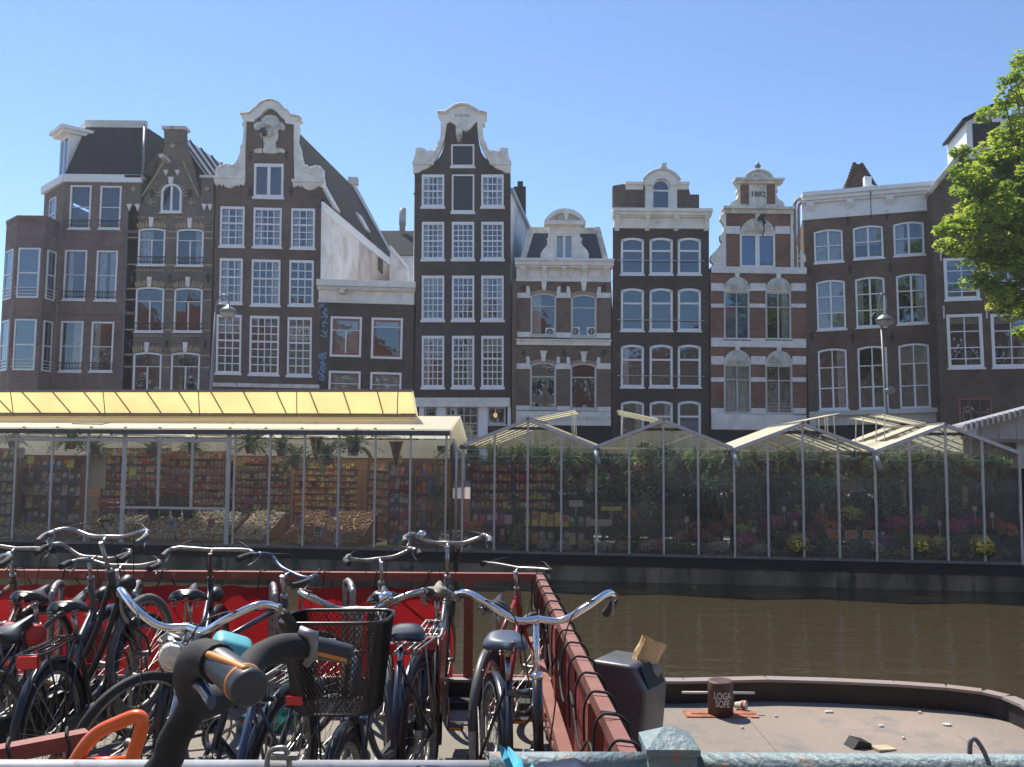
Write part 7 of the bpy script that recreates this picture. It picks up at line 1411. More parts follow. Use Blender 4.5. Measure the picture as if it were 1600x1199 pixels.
    spots = [(1172, 1092, .05, 'white crumpled paper on the deck behind the bollard'), (1195, 1090, .035, 'small white paper scrap farther from the bollard'), (1296, 1112, .03, 'white flake on the deck under the long bulwark'), (1377, 1134, .018, 'white speck in the middle of the deck'), (1437, 1113, .016, 'white fleck near the bulwark'), (1480, 1132, .03, 'pale streak of paper towards the bulwark bend'), (1520, 1109, .02, 'white scrap at the bulwark bend'), (1412, 1153, .014, 'tiny grey crumb on the bare deck'), (1283, 1093, .02, 'white scrap among the weeds'), (1160, 1137, .012, 'tiny speck before the bollard'), (1213, 1119, .012, 'orange-white chip right of the rusty plate')]
    for k, (x, y, s_, l) in enumerate(spots): crumple('paper_scrap', M['litter'], gp(x, y, .008), s_, s_*.6, .008, k+20, l, 'litter')
    b = MB(); b.lathe([(.02, 0), (.028, .075), (.03, .075), (.024, .07)], n=12); o = b.build('paper_cup', PAL['white']); o.location = gp(1149, 1102, .025); o.rotation_euler = (R_(80), 0, R_(60)); tag(o, 'red and white paper cup lying behind the bollard', 'cup'); b = MB(); b.lathe([(.0295, .045), (.031, .062)], n=12, cap=False); b.build('red_band', PAL['red'], o)
    b = MB(); b.prism([(0, 0), (.12, .004), (.12, .028), (.04, .05)], 0, .1); o = b.build('dark_wedge', M['bulwark']); o.location = gp(1333, 1172, .0); o.rotation_euler = (0, 0, .2); tag(o, 'dark triangular plate lying near the blue-grey rail', 'plate')
    b = MB(); b.box(-.06, .06, -.04, .04, 0, .012); o = b.build('card_scrap', PAL['cream']); o.location = gp(1380, 1171, .001); o.rotation_euler = (0, .05, .3); tag(o, 'pale yellow card scrap beside the dark plate', 'litter')
    w = MB(); rg = random.Random(2)
    for i in range(420):
        t = rg.random(); x = 1035+t*540; y = 1096+ (0 if t < .6 else (t-.6)*48)+rg.uniform(0, 5)
        if math.sin(x*.045)+math.sin(x*.013+1) < .15: continue
        p = gp(x, y, 0.001); leaf(w, p, Vector((rg.uniform(-1, 1), rg.uniform(-1, .4), rg.uniform(.2, 1.0))), rg.uniform(.02, .06), .016)
    o = w.build('deck_weeds', leafmat('dry_weed', (.10, .11, .04), (.16, .15, .07))); tag(o, 'dry weeds growing along the foot of the bulwark', 'weeds', kind='stuff')
    # green plastic bag among the bikes
    M['teal'] = mat('teal_plastic', (.01, .22, .17), .35, var=.25, scale=7, tran=.35)
    crumple('plastic_bag', M['teal'], gp(430, 1122, .07), .22, .12, .09, 7, 'teal-green plastic bag lying between the bicycles', 'plastic bag', (0, 0, .3))
small_things()
# ------------------------------------------------------------------ bicycles
M['chrome'] = mat('chrome', (.80, .80, .81), .13, metal=1.0, var=.05, scale=20); M['steel'] = mat('dull_steel', (.30, .29, .275), .45, metal=.8, var=.3, scale=25, worn=((.14, .08, .05), 30, .58, .7)); M['dullchrome'] = mat('dull_chrome', (.42, .41, .40), .3, metal=1.0, var=.25, scale=30, worn=((.2, .14, .1), 40, .6, .7))
M['rubber'] = mat('tyre_rubber', (.028, .027, .027), .75, var=.3, scale=20); M['tread'] = mat('dusty_tyre', (.16, .155, .15), .85, var=.2, scale=30, bump=.5, bscale=120)
M['blackpaint'] = mat('black_enamel', (.014, .014, .015), .28, var=.3, coat=.3); M['blackplastic'] = mat('black_plastic', (.022, .022, .024), .45, var=.2)
M['leather'] = mat('black_saddle', (.03, .029, .03), .35, var=.25, scale=10); M['greysaddle'] = mat('worn_grey_saddle', (.24, .21, .17), .55, var=.25, scale=9, worn=((.08, .07, .06), 8, .55, .7)); M['bluesaddle'] = mat('blue_grey_saddle', (.07, .085, .12), .4, var=.15)
M['bikeblue'] = mat('blue_enamel', (.045, .075, .15), .3, var=.2, coat=.3); M['bikered'] = mat('red_enamel', (.28, .02, .025), .35, var=.2, coat=.2); M['bikewhite'] = mat('white_enamel', (.58, .57, .54), .4, var=.12, scale=14, worn=((.25, .2, .15), 18, .64, .72)); M['bikenavy'] = mat('navy_enamel', (.02, .024, .05), .3, var=.2, coat=.3); M['bikebrown'] = mat('rusty_brown_enamel', (.10, .05, .032), .5, var=.3, scale=16); M['bikegrey'] = mat('grey_enamel', (.12, .12, .115), .4, var=.15)
M['redlens'] = mat('red_reflector', (.65, .015, .012), .2, var=.1, coat=.5); M['lens'] = mat('lamp_lens', (.75, .72, .6), .12, var=.15, scale=60, bump=.6, bscale=90, coat=.6); M['orangelens'] = mat('amber_reflector', (.7, .25, .02), .25, var=.1); M['grip'] = mat('rubber_grip', (.035, .034, .035), .7, var=.2, bump=.5, bscale=200); M['greygrip'] = mat('grey_foam_grip', (.10, .10, .105), .65, var=.15); M['brass'] = mat('brass', (.6, .42, .12), .3, metal=.9)
V = Vector
def torus(b, c, R0, r, n=44, m=8, axis='Y', sq=1.0):
    vs = []
    for i in range(n):
        a = 2*math.pi*i/n
        for k in range(m):
            t = 2*math.pi*k/m; rr = R0+r*math.cos(t); vs.append((c[0]+rr*math.cos(a), c[1]+r*sq*math.sin(t), c[2]+rr*math.sin(a)))
    b.add(vs, [(i*m+k, i*m+(k+1) % m, ((i+1) % n)*m+(k+1) % m, ((i+1) % n)*m+k) for i in range(n) for k in range(m)], True); return b
def arcstrip(b, c, R0, a0, a1, w=.03, dep=.012, n=20):
    """mudguard: curved section swept round the wheel"""
    sec = [(-w, -.012), (-w*.6, dep*.6), (0, dep), (w*.6, dep*.6), (w, -.012), (w*.55, dep*.6-.004), (0, dep-.004), (-w*.55, dep*.6-.004)]; m = len(sec); vs = []
    for i in range(n+1):
        a = R_(a0+(a1-a0)*i/n)
        for (y, d) in sec: vs.append((c[0]+(R0+d)*math.cos(a), c[1]+y, c[2]+(R0+d)*math.sin(a)))
    b.add(vs, [(i*m+k, i*m+(k+1) % m, (i+1)*m+(k+1) % m, (i+1)*m+k) for i in range(n) for k in range(m)], True); return b
def saddle_mesh(L_=.265, W=.205, H=.05):
    """broad padded rear narrowing to a rounded nose, sides turned down"""
    b = MB(); ns, nc = 18, 12; vs = []
    for i in range(ns+1):
        t = i/ns; x = -L_*.42+L_*t
        if t < .3: w = W/2*math.sqrt(max(.02, 1-((.3-t)/.305)**2))
        elif t < .72: q = (t-.3)/.42; q = q*q*(3-2*q); w = W/2+(.027-W/2)*q
        else: w = .027*math.sqrt(max(.02, 1-((t-.72)/.285)**2))
        zc = .014*(1-min(1, t/.45))**2+.006*max(0, t-.6)/.4-.010*math.sin(math.pi*min(1, max(0, (t-.1)/.8))); drop = H*(.35+.65*w/(W/2)) if t < .72 else H*.55
        if t < .12: zc -= .03*(1-t/.12)**2
        for k in range(nc+1):
            sg = -1+2*k/nc; vs.append((x, w*math.sin(sg*1.35)/math.sin(1.35), zc-drop*abs(sg)**3.0))
    top = len(vs)
    for i in range(ns+1):
        for k in range(nc+1): x, y, z = vs[i*(nc+1)+k]; vs.append((x, y*.84, z-.010-.010*(1-abs(-1+2*k/nc))))
    fs = []
    for i in range(ns):
        for k in range(nc): a = i*(nc+1)+k; fs.append((a, a+1, a+nc+2, a+nc+1)); c = top+a; fs.append((c, c+nc+1, c+nc+2, c+1))
    for i in range(ns):
        for k in (0, nc): a = i*(nc+1)+k; fs.append((a, a+nc+1, top+a+nc+1, top+a))
    for k in range(nc):
        for i in (0, ns): a = i*(nc+1)+k; fs.append((a, a+1, top+a+1, top+a))
    b.add(vs, fs, True); return b
def bike(name, label, loc, heading, steer=0, lean=0, pitch=0, scale=1.0, z=None, frame='blackpaint', style='step', bar='swept', bh=1.10, sh=.93, fender='blackpaint', mudflap=None, rack='steel', head=True, tail='redlens', saddle='leather', grip='grip', barm='chrome', basket=False, chaincase='blackplastic', bell=False, tyre='rubber', barw=.29, stem='dullchrome', noparts=(), skirt=False, rise=.06):
    root = empty(name, (loc[0], loc[1], DZ+.006 if z is None else z)); root.rotation_euler = (R_(lean), R_(-pitch), R_(heading)); root.scale = (scale,)*3; tag(root, label, 'bicycle', 'bicycles in the floating bicycle park')
    WR, WB = .345, 1.12; RA, FA = V((0, 0, WR)), V((WB, 0, WR)); BB = V((.48, 0, .29)); HB, HT = V((.935, 0, .70)), V((.865, 0, .92)); ST = V((.305, 0, .76)); SPt = V((.25, 0, sh-.05))
    ax = (HT-HB).normalized(); Sm = Matrix.Translation(HB) @ Matrix.Rotation(R_(steer), 4, ax) @ Matrix.Translation(-HB)
    def P(b, n, m, parent=None, st=False): return b.build(n, M[m] if isinstance(m, str) else m, parent or root, mtx=Sm if st else None)
    # wheels
    for k, c in enumerate((RA, FA)):
        st = k == 1; b = torus(MB(), c, WR-.021, .021, 44, 8); w = P(b, 'wheel', tyre, None, st)
        if tyre == 'tread': pass
        b = torus(MB(), c, WR-.047, .010, 40, 6, sq=1.5); P(b, 'rim', 'steel', w, st); b = MB(); n = 28
        for i in range(n):
            a = 2*math.pi*i/n; a2 = a+(.42 if (i//2) % 2 else -.42); sgn = 1 if i % 2 else -1
            b.tube([c+V((.022*math.cos(a2), sgn*.03, .022*math.sin(a2))), c+V(((WR-.05)*math.cos(a), 0, (WR-.05)*math.sin(a)))], .0014, 3, caps=False)
        P(b, 'spokes', 'steel', w, st); b = MB(); b.lathe([(.012, -.05), (.024, -.035), (.018, -.02), (.018, .02), (.024, .035), (.012, .05)], c, 'Y', 10); P(b, 'hub', 'steel', w, st)
    # frame
    b = MB(); fm = frame
    b.tube([HB-ax*.02, HT+ax*.0], .019, 10); b.tube([BB, ST], .0155, 10)
    if style == 'diamond': b.tube([ST-V((0, 0, .05)), HT-ax*.05], .0145, 10); b.tube([HB+ax*.03, BB], .0165, 10)
    elif style == 'oma': b.tube(catmull([HB+ax*.03, V((.80, 0, .48)), V((.66, 0, .33)), BB], 6), .0165, 10); b.tube(catmull([HT-ax*.05, V((.76, 0, .60)), V((.62, 0, .44)), V((.43, 0, .40))], 6), .0145, 10)
    else: b.tube([HB+ax*.03, BB], .0175, 10); b.tube([HT-ax*.05, V((.425, 0, .44))], .0145, 10)
    for s in (-1, 1): b.tube([BB+V((-.02, s*.03, 0)), RA+V((0, s*.06, 0))], .0085, 7); b.tube([ST-V((.005, -s*.012, .03)), RA+V((0, s*.06, 0))], .0075, 7)
    b.lathe([(.02, -.035), (.02, .035)], BB, 'Y', 10); fo = P(b, 'frame', fm)
    # fork and stem turn with the steering
    b = MB()
    for s in (-1, 1): b.tube(catmull([HB+V((0, s*.025, -.02)), HB+V((.045, s*.05, -.14)), V((WB-.045, s*.055, WR+.12)), FA+V((0, s*.055, 0))], 5), [.0125, .0125, .0125, .012, .0115, .011, .0105, .01, .0095, .009, .0085, .008, .0075, .007, .0065, .006], 8)
    b.tube([HB+V((0, -.05, -.02)), HB+V((0, .05, -.02))], .014, 8); P(b, 'fork', fm if 'fork' not in noparts else 'chrome', None, True)
    tS = (bh-HT.z-.02)/ax.z; SC = HT+ax*tS
    if 'stem' not in noparts:
        b = MB(); b.tube([HT-ax*.02, SC], .0115, 9); b.tube([SC-ax*.012, SC+V((.055, 0, .012))], .012, 9); b.lathe([(.021, -.006), (.022, .008), (.016, .016)], HT, n=12); P(b, 'stem', stem, None, True)
    C0 = SC+V((.055, 0, .014))
    if bar:
        shapes = {'swept': [(0, 0, 0), (.005, .07, 0), (.02, .15, rise*.6), (.0, .22, rise), (-.07, barw-.02, rise*.95), (-.15, barw, rise*.7), (-.21, barw-.01, rise*.45)], 'wide': [(0, 0, 0), (.01, .1, .0), (.02, .2, rise*.7), (-.02, barw-.02, rise*1.1), (-.10, barw+.02, rise*.8), (-.17, barw+.015, rise*.45)], 'flat': [(0, 0, 0), (0, .15, .01), (-.02, .24, .012), (-.06, barw+.02, .012)], 'north': [(0, 0, 0), (.03, .08, 0), (.045, .16, rise*.5), (.0, .25, rise), (-.06, .29, rise*.8), (-.13, .30, rise*.3), (-.19, .295, -.01)], 'bent': [(0, 0, 0), (.0, .1, .004), (.0, .19, .006), (-.01, .235, .0), (-.06, .25, -.012), (-.13, .255, -.03)]}[bar]
        half = catmull([C0+V(p) for p in shapes], 5); other = [V((p.x, -p.y, p.z)) for p in half]; b = MB(); b.tube(other[::-1][:-1]+half, .0125, 10); bo = P(b, 'handlebar', barm, None, True)
        for hf in (half, other):
            n = len(hf); gl = hf[int(n*.74):]; b = MB(); b.tube(gl+[gl[-1]+(gl[-1]-gl[-2]).normalized()*.012], [.0168]*(len(gl))+[.0178], 10); P(b, 'grip', grip, bo, True)
            q = hf[int(n*.66)]; dirn = (hf[-1]-hf[int(n*.7)]).normalized(); e = hf[-1]; sd = 1 if hf is half else -1
            b = MB(); b.tube(catmull([q+V((.0, 0, -.012)), q+dirn*.05+V((.03, sd*.0, -.035)), e.lerp(q, .25)+V((.035, 0, -.05))], 4), [.007]*8+[.005], 6, flat=.6); b.lathe([(.015, -.01), (.015, .01)], q, 'X', 8); P(b, 'brake_lever', 'steel', bo, True)
            b = MB(); pts = catmull([q+V((.02, 0, 0)), C0+V((.12, sd*.10, .03)), HB+V((.09, sd*.03, .08)), HB+V((.04, sd*.015, -.05))], 6); b.tube(pts, .0028, 5); P(b, 'brake_cable', 'blackplastic', bo, True)
        if bell: b = MB(); q = half[8]; b.lathe([(.028, 0), (.03, .012), (.024, .026), (.008, .033)], q+V((0, 0, .018)), n=14); b.tube([q, q+V((0, 0, .02))], .008, 6); P(b, 'bell', 'chrome', bo, True)
    # saddle
    if 'saddle' not in noparts:
        b = MB(); b.tube([ST-V((0, 0, .02)), SPt+V((.012, 0, 0))], .0125, 9); P(b, 'seat_post', 'dullchrome'); b = saddle_mesh(); b.v = [(x+.235, y, zz+sh+.035) for x, y, zz in b.v]; so = P(b, 'saddle', saddle)
        b = MB()
        for s in (-1, 1):
            b.tube([(.12, s*.055, sh-.005), (.2, s*.03, sh-.04), (.27, s*.02, sh-.035), (.36, s*.012, sh+.005)], .0035, 5); h = [V((.145+.016*math.cos(t*1.3), s*.06+.016*math.sin(t*1.3), sh-.05+.0035*t)) for t in range(15)]; b.tube(h, .003, 4)
        P(b, 'saddle_springs', 'steel', so)
    # mudguards
    if fender:
        b = arcstrip(MB(), RA, WR+.022, 8, 178, .028); fo_ = P(b, 'rear_mudguard', fender)
        b = arcstrip(MB(), RA, WR+.024, 176, 206, .027, .013, 8); P(b, 'mud_flap', mudflap or fender, fo_)
        b = arcstrip(MB(), FA, WR+.02, 45, 172 if False else 150, .026); P(b, 'front_mudguard', fender, None, True); b = MB()
        for s in (-1, 1): b.tube([RA+V((0, s*.06, 0)), RA+V((-(WR+.025)*math.cos(R_(20)), s*.026, (WR+.025)*math.sin(R_(20))))], .003, 4); b.tube([RA+V((0, s*.06, 0)), RA+V((-(WR+.025)*math.cos(R_(55)), s*.026, (WR+.025)*math.sin(R_(55))))], .003, 4)
        P(b, 'mudguard_stay', 'steel', fo_)
    if rack:
        b = MB(); zt = WR*2+.085; fr = [V((.22, .05, zt)), V((.22, -.05, zt)), V((-.12, -.065, zt)), V((-.2, -.06, zt)), V((-.2, .06, zt)), V((-.12, .065, zt))]; b.tube(fr, .006, 7, closed=True)
        for y in (-.03, 0, .03): b.tube([(.2, y, zt+.002), (-.2, y, zt+.002)], .0035, 6)
        b.tube([(.0, -.063, zt), (.0, .063, zt)], .005, 6)
        for s in (-1, 1):
            for x in (-.15, .05): b.tube([(x, s*.06, zt), RA+V((0, s*.068, 0))], .005, 6)
        b.tube([(.22, 0, zt), (.29, 0, zt-.0)], .005, 6); ro = P(b, 'luggage_rack', rack)
        b = MB()
        for s in (-1, 1): b.tube([(-.16, s*.02, zt+.012), (.15, s*.02, zt+.015)], .004, 5)
        P(b, 'rack_strap', 'rubber', ro)
        if tail: b = MB(); b.box(-.225, -.2, -.045, .045, zt-.055, zt+.0); P(b, 'tail_light', tail, ro)
    if skirt:
        for s in (-1, 1): b = MB(); b.prism([(-.2, zt-.01), (.12, zt-.01), (.06, .46), (-.12, .42), (-.22, .56)], s*.075-.004, s*.075+.004); P(b, 'coat_guard', 'bikered')
    if not rack and tail: b = MB(); b.lathe([(.01, .018), (.022, .012), (.024, 0)], (-.29, 0, .56), 'X', 12); P(b, 'tail_light', tail)
    # drive
    if chaincase: b = MB(); b.prism([(.60, .26), (.58, .36), (.50, .40), (.42, .40), (.0, .405), (-.06, .36), (-.05, .30), (.0, .285), (.44, .185), (.52, .185), (.58, .21)], -.062, -.04); P(b, 'chain_case', chaincase)
    else: b = torus(MB(), (BB.x, -.045, BB.z), .085, .006, 28, 5); P(b, 'chain_ring', 'steel'); b = MB(); b.tube([(BB.x, -.045, BB.z+.085), (0, -.045, WR+.035)], .005, 4); b.tube([(BB.x, -.045, BB.z-.085), (0, -.045, WR-.035)], .005, 4); P(b, 'chain', 'steel')
    a = rng.uniform(0, 6.28)
    for s in (-1, 1):
        b = MB(); e = BB+V((.165*math.cos(a)*s, s*.075, .165*math.sin(a)*s)); b.tube([BB+V((0, s*.07, 0)), e], .009, 7); co = P(b, 'crank', 'steel'); b = MB(); b.box(e.x-.045, e.x+.045, e.y+(0 if s > 0 else -.09), e.y+(.09 if s > 0 else 0), e.z-.012, e.z+.012); P(b, 'pedal', 'blackplastic', co)
        b = MB(); yo = e.y+s*.045
        for xx in (-.046, .046): b.box(e.x+xx-.003, e.x+xx+.003, yo-.035, yo+.035, e.z-.007, e.z+.007)
        P(b, 'pedal_reflector', 'orangelens', co)
    b = MB(); b.tube([(.30, .055, .30), (.22, .2, .01)], .009, 7); P(b, 'kickstand', 'steel')
    if head:
        b = MB(); c = HB+V((.10, 0, .10)) if head is True else C0+V(head); b.lathe([(.012, -.08), (.038, -.055), (.049, -.012), (.05, 0)], c, 'X', 16); ho = P(b, 'headlight', 'chrome' if head is not True else 'blackplastic', None, True); b = MB(); b.lathe([(.047, .001), (.033, .012), (.001, .017)], c, 'X', 16); P(b, 'lens', 'lens', ho, True); b = MB(); b.tube([c+V((-.03, 0, -.03)), HB+V((.02, 0, .08)) if head is True else C0], .006, 6); P(b, 'lamp_bracket', 'steel', ho, True)
    if basket:
        # wire basket hung over the front wheel
        z0, z1 = bh-.30, bh+.02; x0, x1 = HB.x+.10, HB.x+.36; w0, w1 = .15, .19
        bot = [V((x0+.02, -w0, z0)), V((x1-.03, -w0, z0)), V((x1-.03, w0, z0)), V((x0+.02, w0, z0))]; top = [V((x0, -w1, z1)), V((x1, -w1, z1)), V((x1, w1, z1)), V((x0, w1, z1))]
        def rr(q, r=.06):
            out = []
            for i in range(4): p, a_, c_ = q[i], q[i-1], q[(i+1) % 4]; u = (a_-p).normalized()*r; v = (c_-p).normalized()*r; out += [p+u, p+u*.35+v*.35, p+v]
            return catmull(out, 3, True)
        b = MB(); b.tube(rr(top), .0065, 7, closed=True); ba = P(b, 'basket', 'blackpaint', None, True); b = MB(); b.tube(rr(bot), .005, 6, closed=True); P(b, 'basket_base', 'blackpaint', ba, True)
        tl, bl = rr(top), rr(bot); n = len(tl)
        def per(q, t): t = (t % 1.0)*n; i = int(t); return q[i % n].lerp(q[(i+1) % n], t-i)
        b = MB(); N = 150
        for i in range(N):
            for sg in (1, -1):
                pts = [per(bl, i/N+sg*.09*k/4).lerp(per(tl, i/N+sg*.09*k/4), k/4) for k in range(5)]; b.tube(pts, .0017, 3, caps=False)
        for i in range(12):
            t = (i+.5)/12; b.tube([bot[0].lerp(bot[1], t), bot[3].lerp(bot[2], t)], .0016, 3, caps=False); b.tube([bot[0].lerp(bot[3], t), bot[1].lerp(bot[2], t)], .0016, 3, caps=False)
        P(b, 'wire_mesh', 'blackpaint', ba, True)
        b = MB(); mx_ = Matrix.Translation((x1+.003, -.03, z1-.085)) @ Matrix.Rotation(R_(5), 4, 'Y'); b.box(.0, .004, -.055, .055, -.035, .035, mx_); lb = P(b, 'basket_card', PAL['white'], ba, True)
        b = MB()
        for zz, wdt in ((-.012, .035), (-.026, .028)):
            for q in range(7): b.box(.0045, .006, -.048+q*wdt/3.2, -.048+q*wdt/3.2+.008, zz-.004, zz+.005, mx_)
        P(b, 'card_print', 'iron', ba, True); b = MB(); b.lathe([(.022, 0), (.022, .0015)], mx_ @ V((.0045, .02, .01)), 'X', 12); P(b, 'card_mark', PAL['orange'], ba, True)
        b = MB(); b.box(x1-.03, x1-.022, -.16, -.10, z0+.035, z0+.065); P(b, 'reflector', 'redlens', ba, True)
        b = MB()
        for s in (-1, 1): b.tube([(x0+.05, s*.1, z0), FA+V((0, s*.06, 0))], .005, 6)
        P(b, 'basket_stay', 'blackpaint', ba, True)
    return root
def gpx(px, Y): return at(px, 700, Y).x

# right group
bike('bicycle', 'bicycle with big chrome swept handlebar and blue-grey saddle, nearest the laced side fence', (-.085, 4.08), -80, steer=-4, lean=-2, frame='blackpaint', style='diamond', bar='north', bh=1.13, sh=.90, saddle='bluesaddle', head=False, rack=None, fender='blackpaint', tyre='tread', chaincase=None, stem='chrome', barw=.31, rise=.09, tail=None)
bike('bicycle', 'dark red bicycle with white rear mud flap and low handlebar by the fence corner', (-.10, 4.80), 78, steer=-14, lean=-2, scale=.93, frame='bikered', style='diamond', bar='flat', bh=1.06, sh=.92, mudflap='bikewhite', fender='bikegrey', rack=None, head=False, chaincase=None, barm='steel', tail='redlens', barw=.22)
bike('bicycle', 'grey bicycle with pointed worn saddle, chrome bell and red rear reflector', (-.445, 4.76), 89, steer=4, lean=2, frame='bikegrey', style='step', bar='wide', bh=1.14, sh=.93, saddle='greysaddle', mudflap='bikewhite', fender='blackpaint', rack='bikewhite', chaincase='blackplastic', skirt=True, head=True, bell=True, grip='greygrip', barw=.24, rise=.05, barm='dullchrome')
bike('bicycle', 'silver-racked bicycle with black saddle standing behind the wire basket', (-.62, 4.72), 100, steer=10, lean=-2, scale=.97, frame='bikegrey', style='diamond', bar='wide', bh=1.08, sh=.94, rack='bikewhite', tail='redlens', skirt=True, fender='bikegrey', chaincase=None, barm='steel', head=True, barw=.21, rise=.04)
bike('bicycle', 'navy bicycle with black wire front basket and card, facing the quay', (-.42, 4.42), -99, steer=6, lean=3, frame='bikenavy', style='oma', bar='swept', bh=1.10, sh=.86, basket=True, bell=True, head=(.0, .0, -.45), rack='steel', fender='blackpaint', grip='grip', stem='steel', barw=.27, barm='dullchrome')
# left group
bike('bicycle', 'blue bicycle with wide chrome handlebar and large round headlamp in front', (-.99, 3.87), -100, steer=0, lean=-3, frame='bikeblue', style='oma', bar='north', bh=1.14, sh=.90, head=(.10, .01, -.075), rack='steel', fender='blackpaint', chaincase='blackplastic', barw=.3, rise=.095, stem='steel')
bike('bicycle', 'bicycle with blue-tinted curved handlebar leaning right, behind the big headlamp', (-1.80, 4.26), 60, steer=-8, lean=9, frame='bikenavy', style='diamond', bar='wide', bh=1.06, sh=.80, rack=None, head=False, fender=None, chaincase=None, barm='bikeblue', tail=None, tyre='rubber', rise=.04, barw=.23)
bike('bicycle', 'bicycle with square bent chrome handlebar in front of the red tarpaulin', (-1.71, 4.62), 99, steer=-4, lean=1, frame='blackpaint', style='step', bar='bent', bh=1.10, sh=.93, rack='steel', tail='redlens', fender='blackpaint', grip='greygrip', head=True, stem='bikebrown', barw=.24, barm='dullchrome')
bike('bicycle', 'black bicycle with raised front wheel and tall tilted handlebar', (-2.56, 4.31), 68, steer=14, lean=6, pitch=9, frame='blackpaint', style='oma', bar='wide', bh=1.12, sh=.80, rack=None, head=True, fender=None, tyre='tread', chaincase='blackplastic', barw=.27, rise=.04, grip='greygrip', barm='dullchrome')
bike('bicycle', 'black bicycle with glossy black saddle and red tail light left of the headlamp', (-2.16, 4.32), 93, steer=-10, lean=-3, frame='blackpaint', style='oma', bar='wide', bh=1.04, sh=.92, rack='blackpaint', tail='redlens', fender='blackpaint', chaincase='blackplastic', barm='steel', rise=.03, barw=.25)
bike('bicycle', 'bicycle with blue rear mudguard, grey mud flap and red roll on its rack', (-2.60, 4.6), 89, steer=-6, lean=2, frame='bikegrey', style='diamond', bar='wide', bh=1.05, sh=.92, rack='steel', tail=None, fender='bikeblue', mudflap='bikegrey', chaincase=None, barm='steel', barw=.25)
bike('bicycle', 'rusty brown bicycle at the far end of the tarpaulin', (-3.05, 4.70), 90, steer=-12, lean=-2, frame='bikebrown', style='diamond', bar='flat', bh=1.09, sh=.9, rack=None, head=False, fender='bikebrown', chaincase=None, barm='steel')
bike('bicycle', 'old bicycle mostly out of the picture with a silver mudguard edge', (-2.86, 4.1), 96, lean=-4, frame='bikered', style='step', bar='swept', bh=1.05, sh=.85, rack='steel', fender='bikegrey', head=False, barm='dullchrome')
bike('bicycle', 'dark bicycle tucked low between the basket bicycle and the big headlamp', (-.92, 4.3), -112, steer=12, lean=-6, scale=.82, frame='bikenavy', style='diamond', bar='flat', bh=.95, sh=.8, rack=None, head=False, fender=None, chaincase=None, barm='blackpaint', tyre='tread', barw=.22)
# red roll strapped on the blue-mudguard bicycle
b = MB(); b.lathe([(.02, -.13), (.05, -.128), (.055, -.1), (.05, -.05), (.055, 0), (.05, .05), (.055, .1), (.05, .128), (.02, .13)], n=14, axis='X'); o = b.build('red_roll', PAL['red']); p = at(30, 990, 4.55); o.location = p; o.rotation_euler = (0, 0, R_(-20)); tag(o, 'rolled red bag strapped on the luggage rack at the far side', 'bag')
for s_ in (-1, 1):
    b = MB(); b.lathe([(.057, -.008), (.06, 0), (.057, .008)], (s_*.09, 0, 0), 'X', 14, cap=False); b.build('strap', M['bikeblue'], o)
# rack hoops of the bicycle park
for n, (px, py) in enumerate(((428, 918), (546, 912), (90, 915), (215, 915))):
    c = at(px, 900, 6.0); top = at(px, py, 6.0).z-DZ; r = empty('rack_hoop', (c.x, 6.0, DZ+.006), (0, 0, R_(-72))); tag(r, 'grey steel parking hoop, %s along the red tarpaulin' % ORD[[2, 3, 0, 1][n]], 'rack', 'parking hoops'); b = MB(); pts = [(-.18, 0, 0), (-.18, 0, top-.1), (-.15, 0, top-.03), (-.08, 0, top), (.08, 0, top), (.15, 0, top-.03), (.18, 0, top-.1), (.18, 0, 0)]; b.tube(catmull(pts, 4), .021, 10); b.build('hoop_tube', M['steel'], r)
    for s_ in (-.18, .18): b = MB(); b.lathe([(.05, 0), (.05, .008)], (s_, 0, 0), n=12); b.build('foot_plate', M['steel'], r)
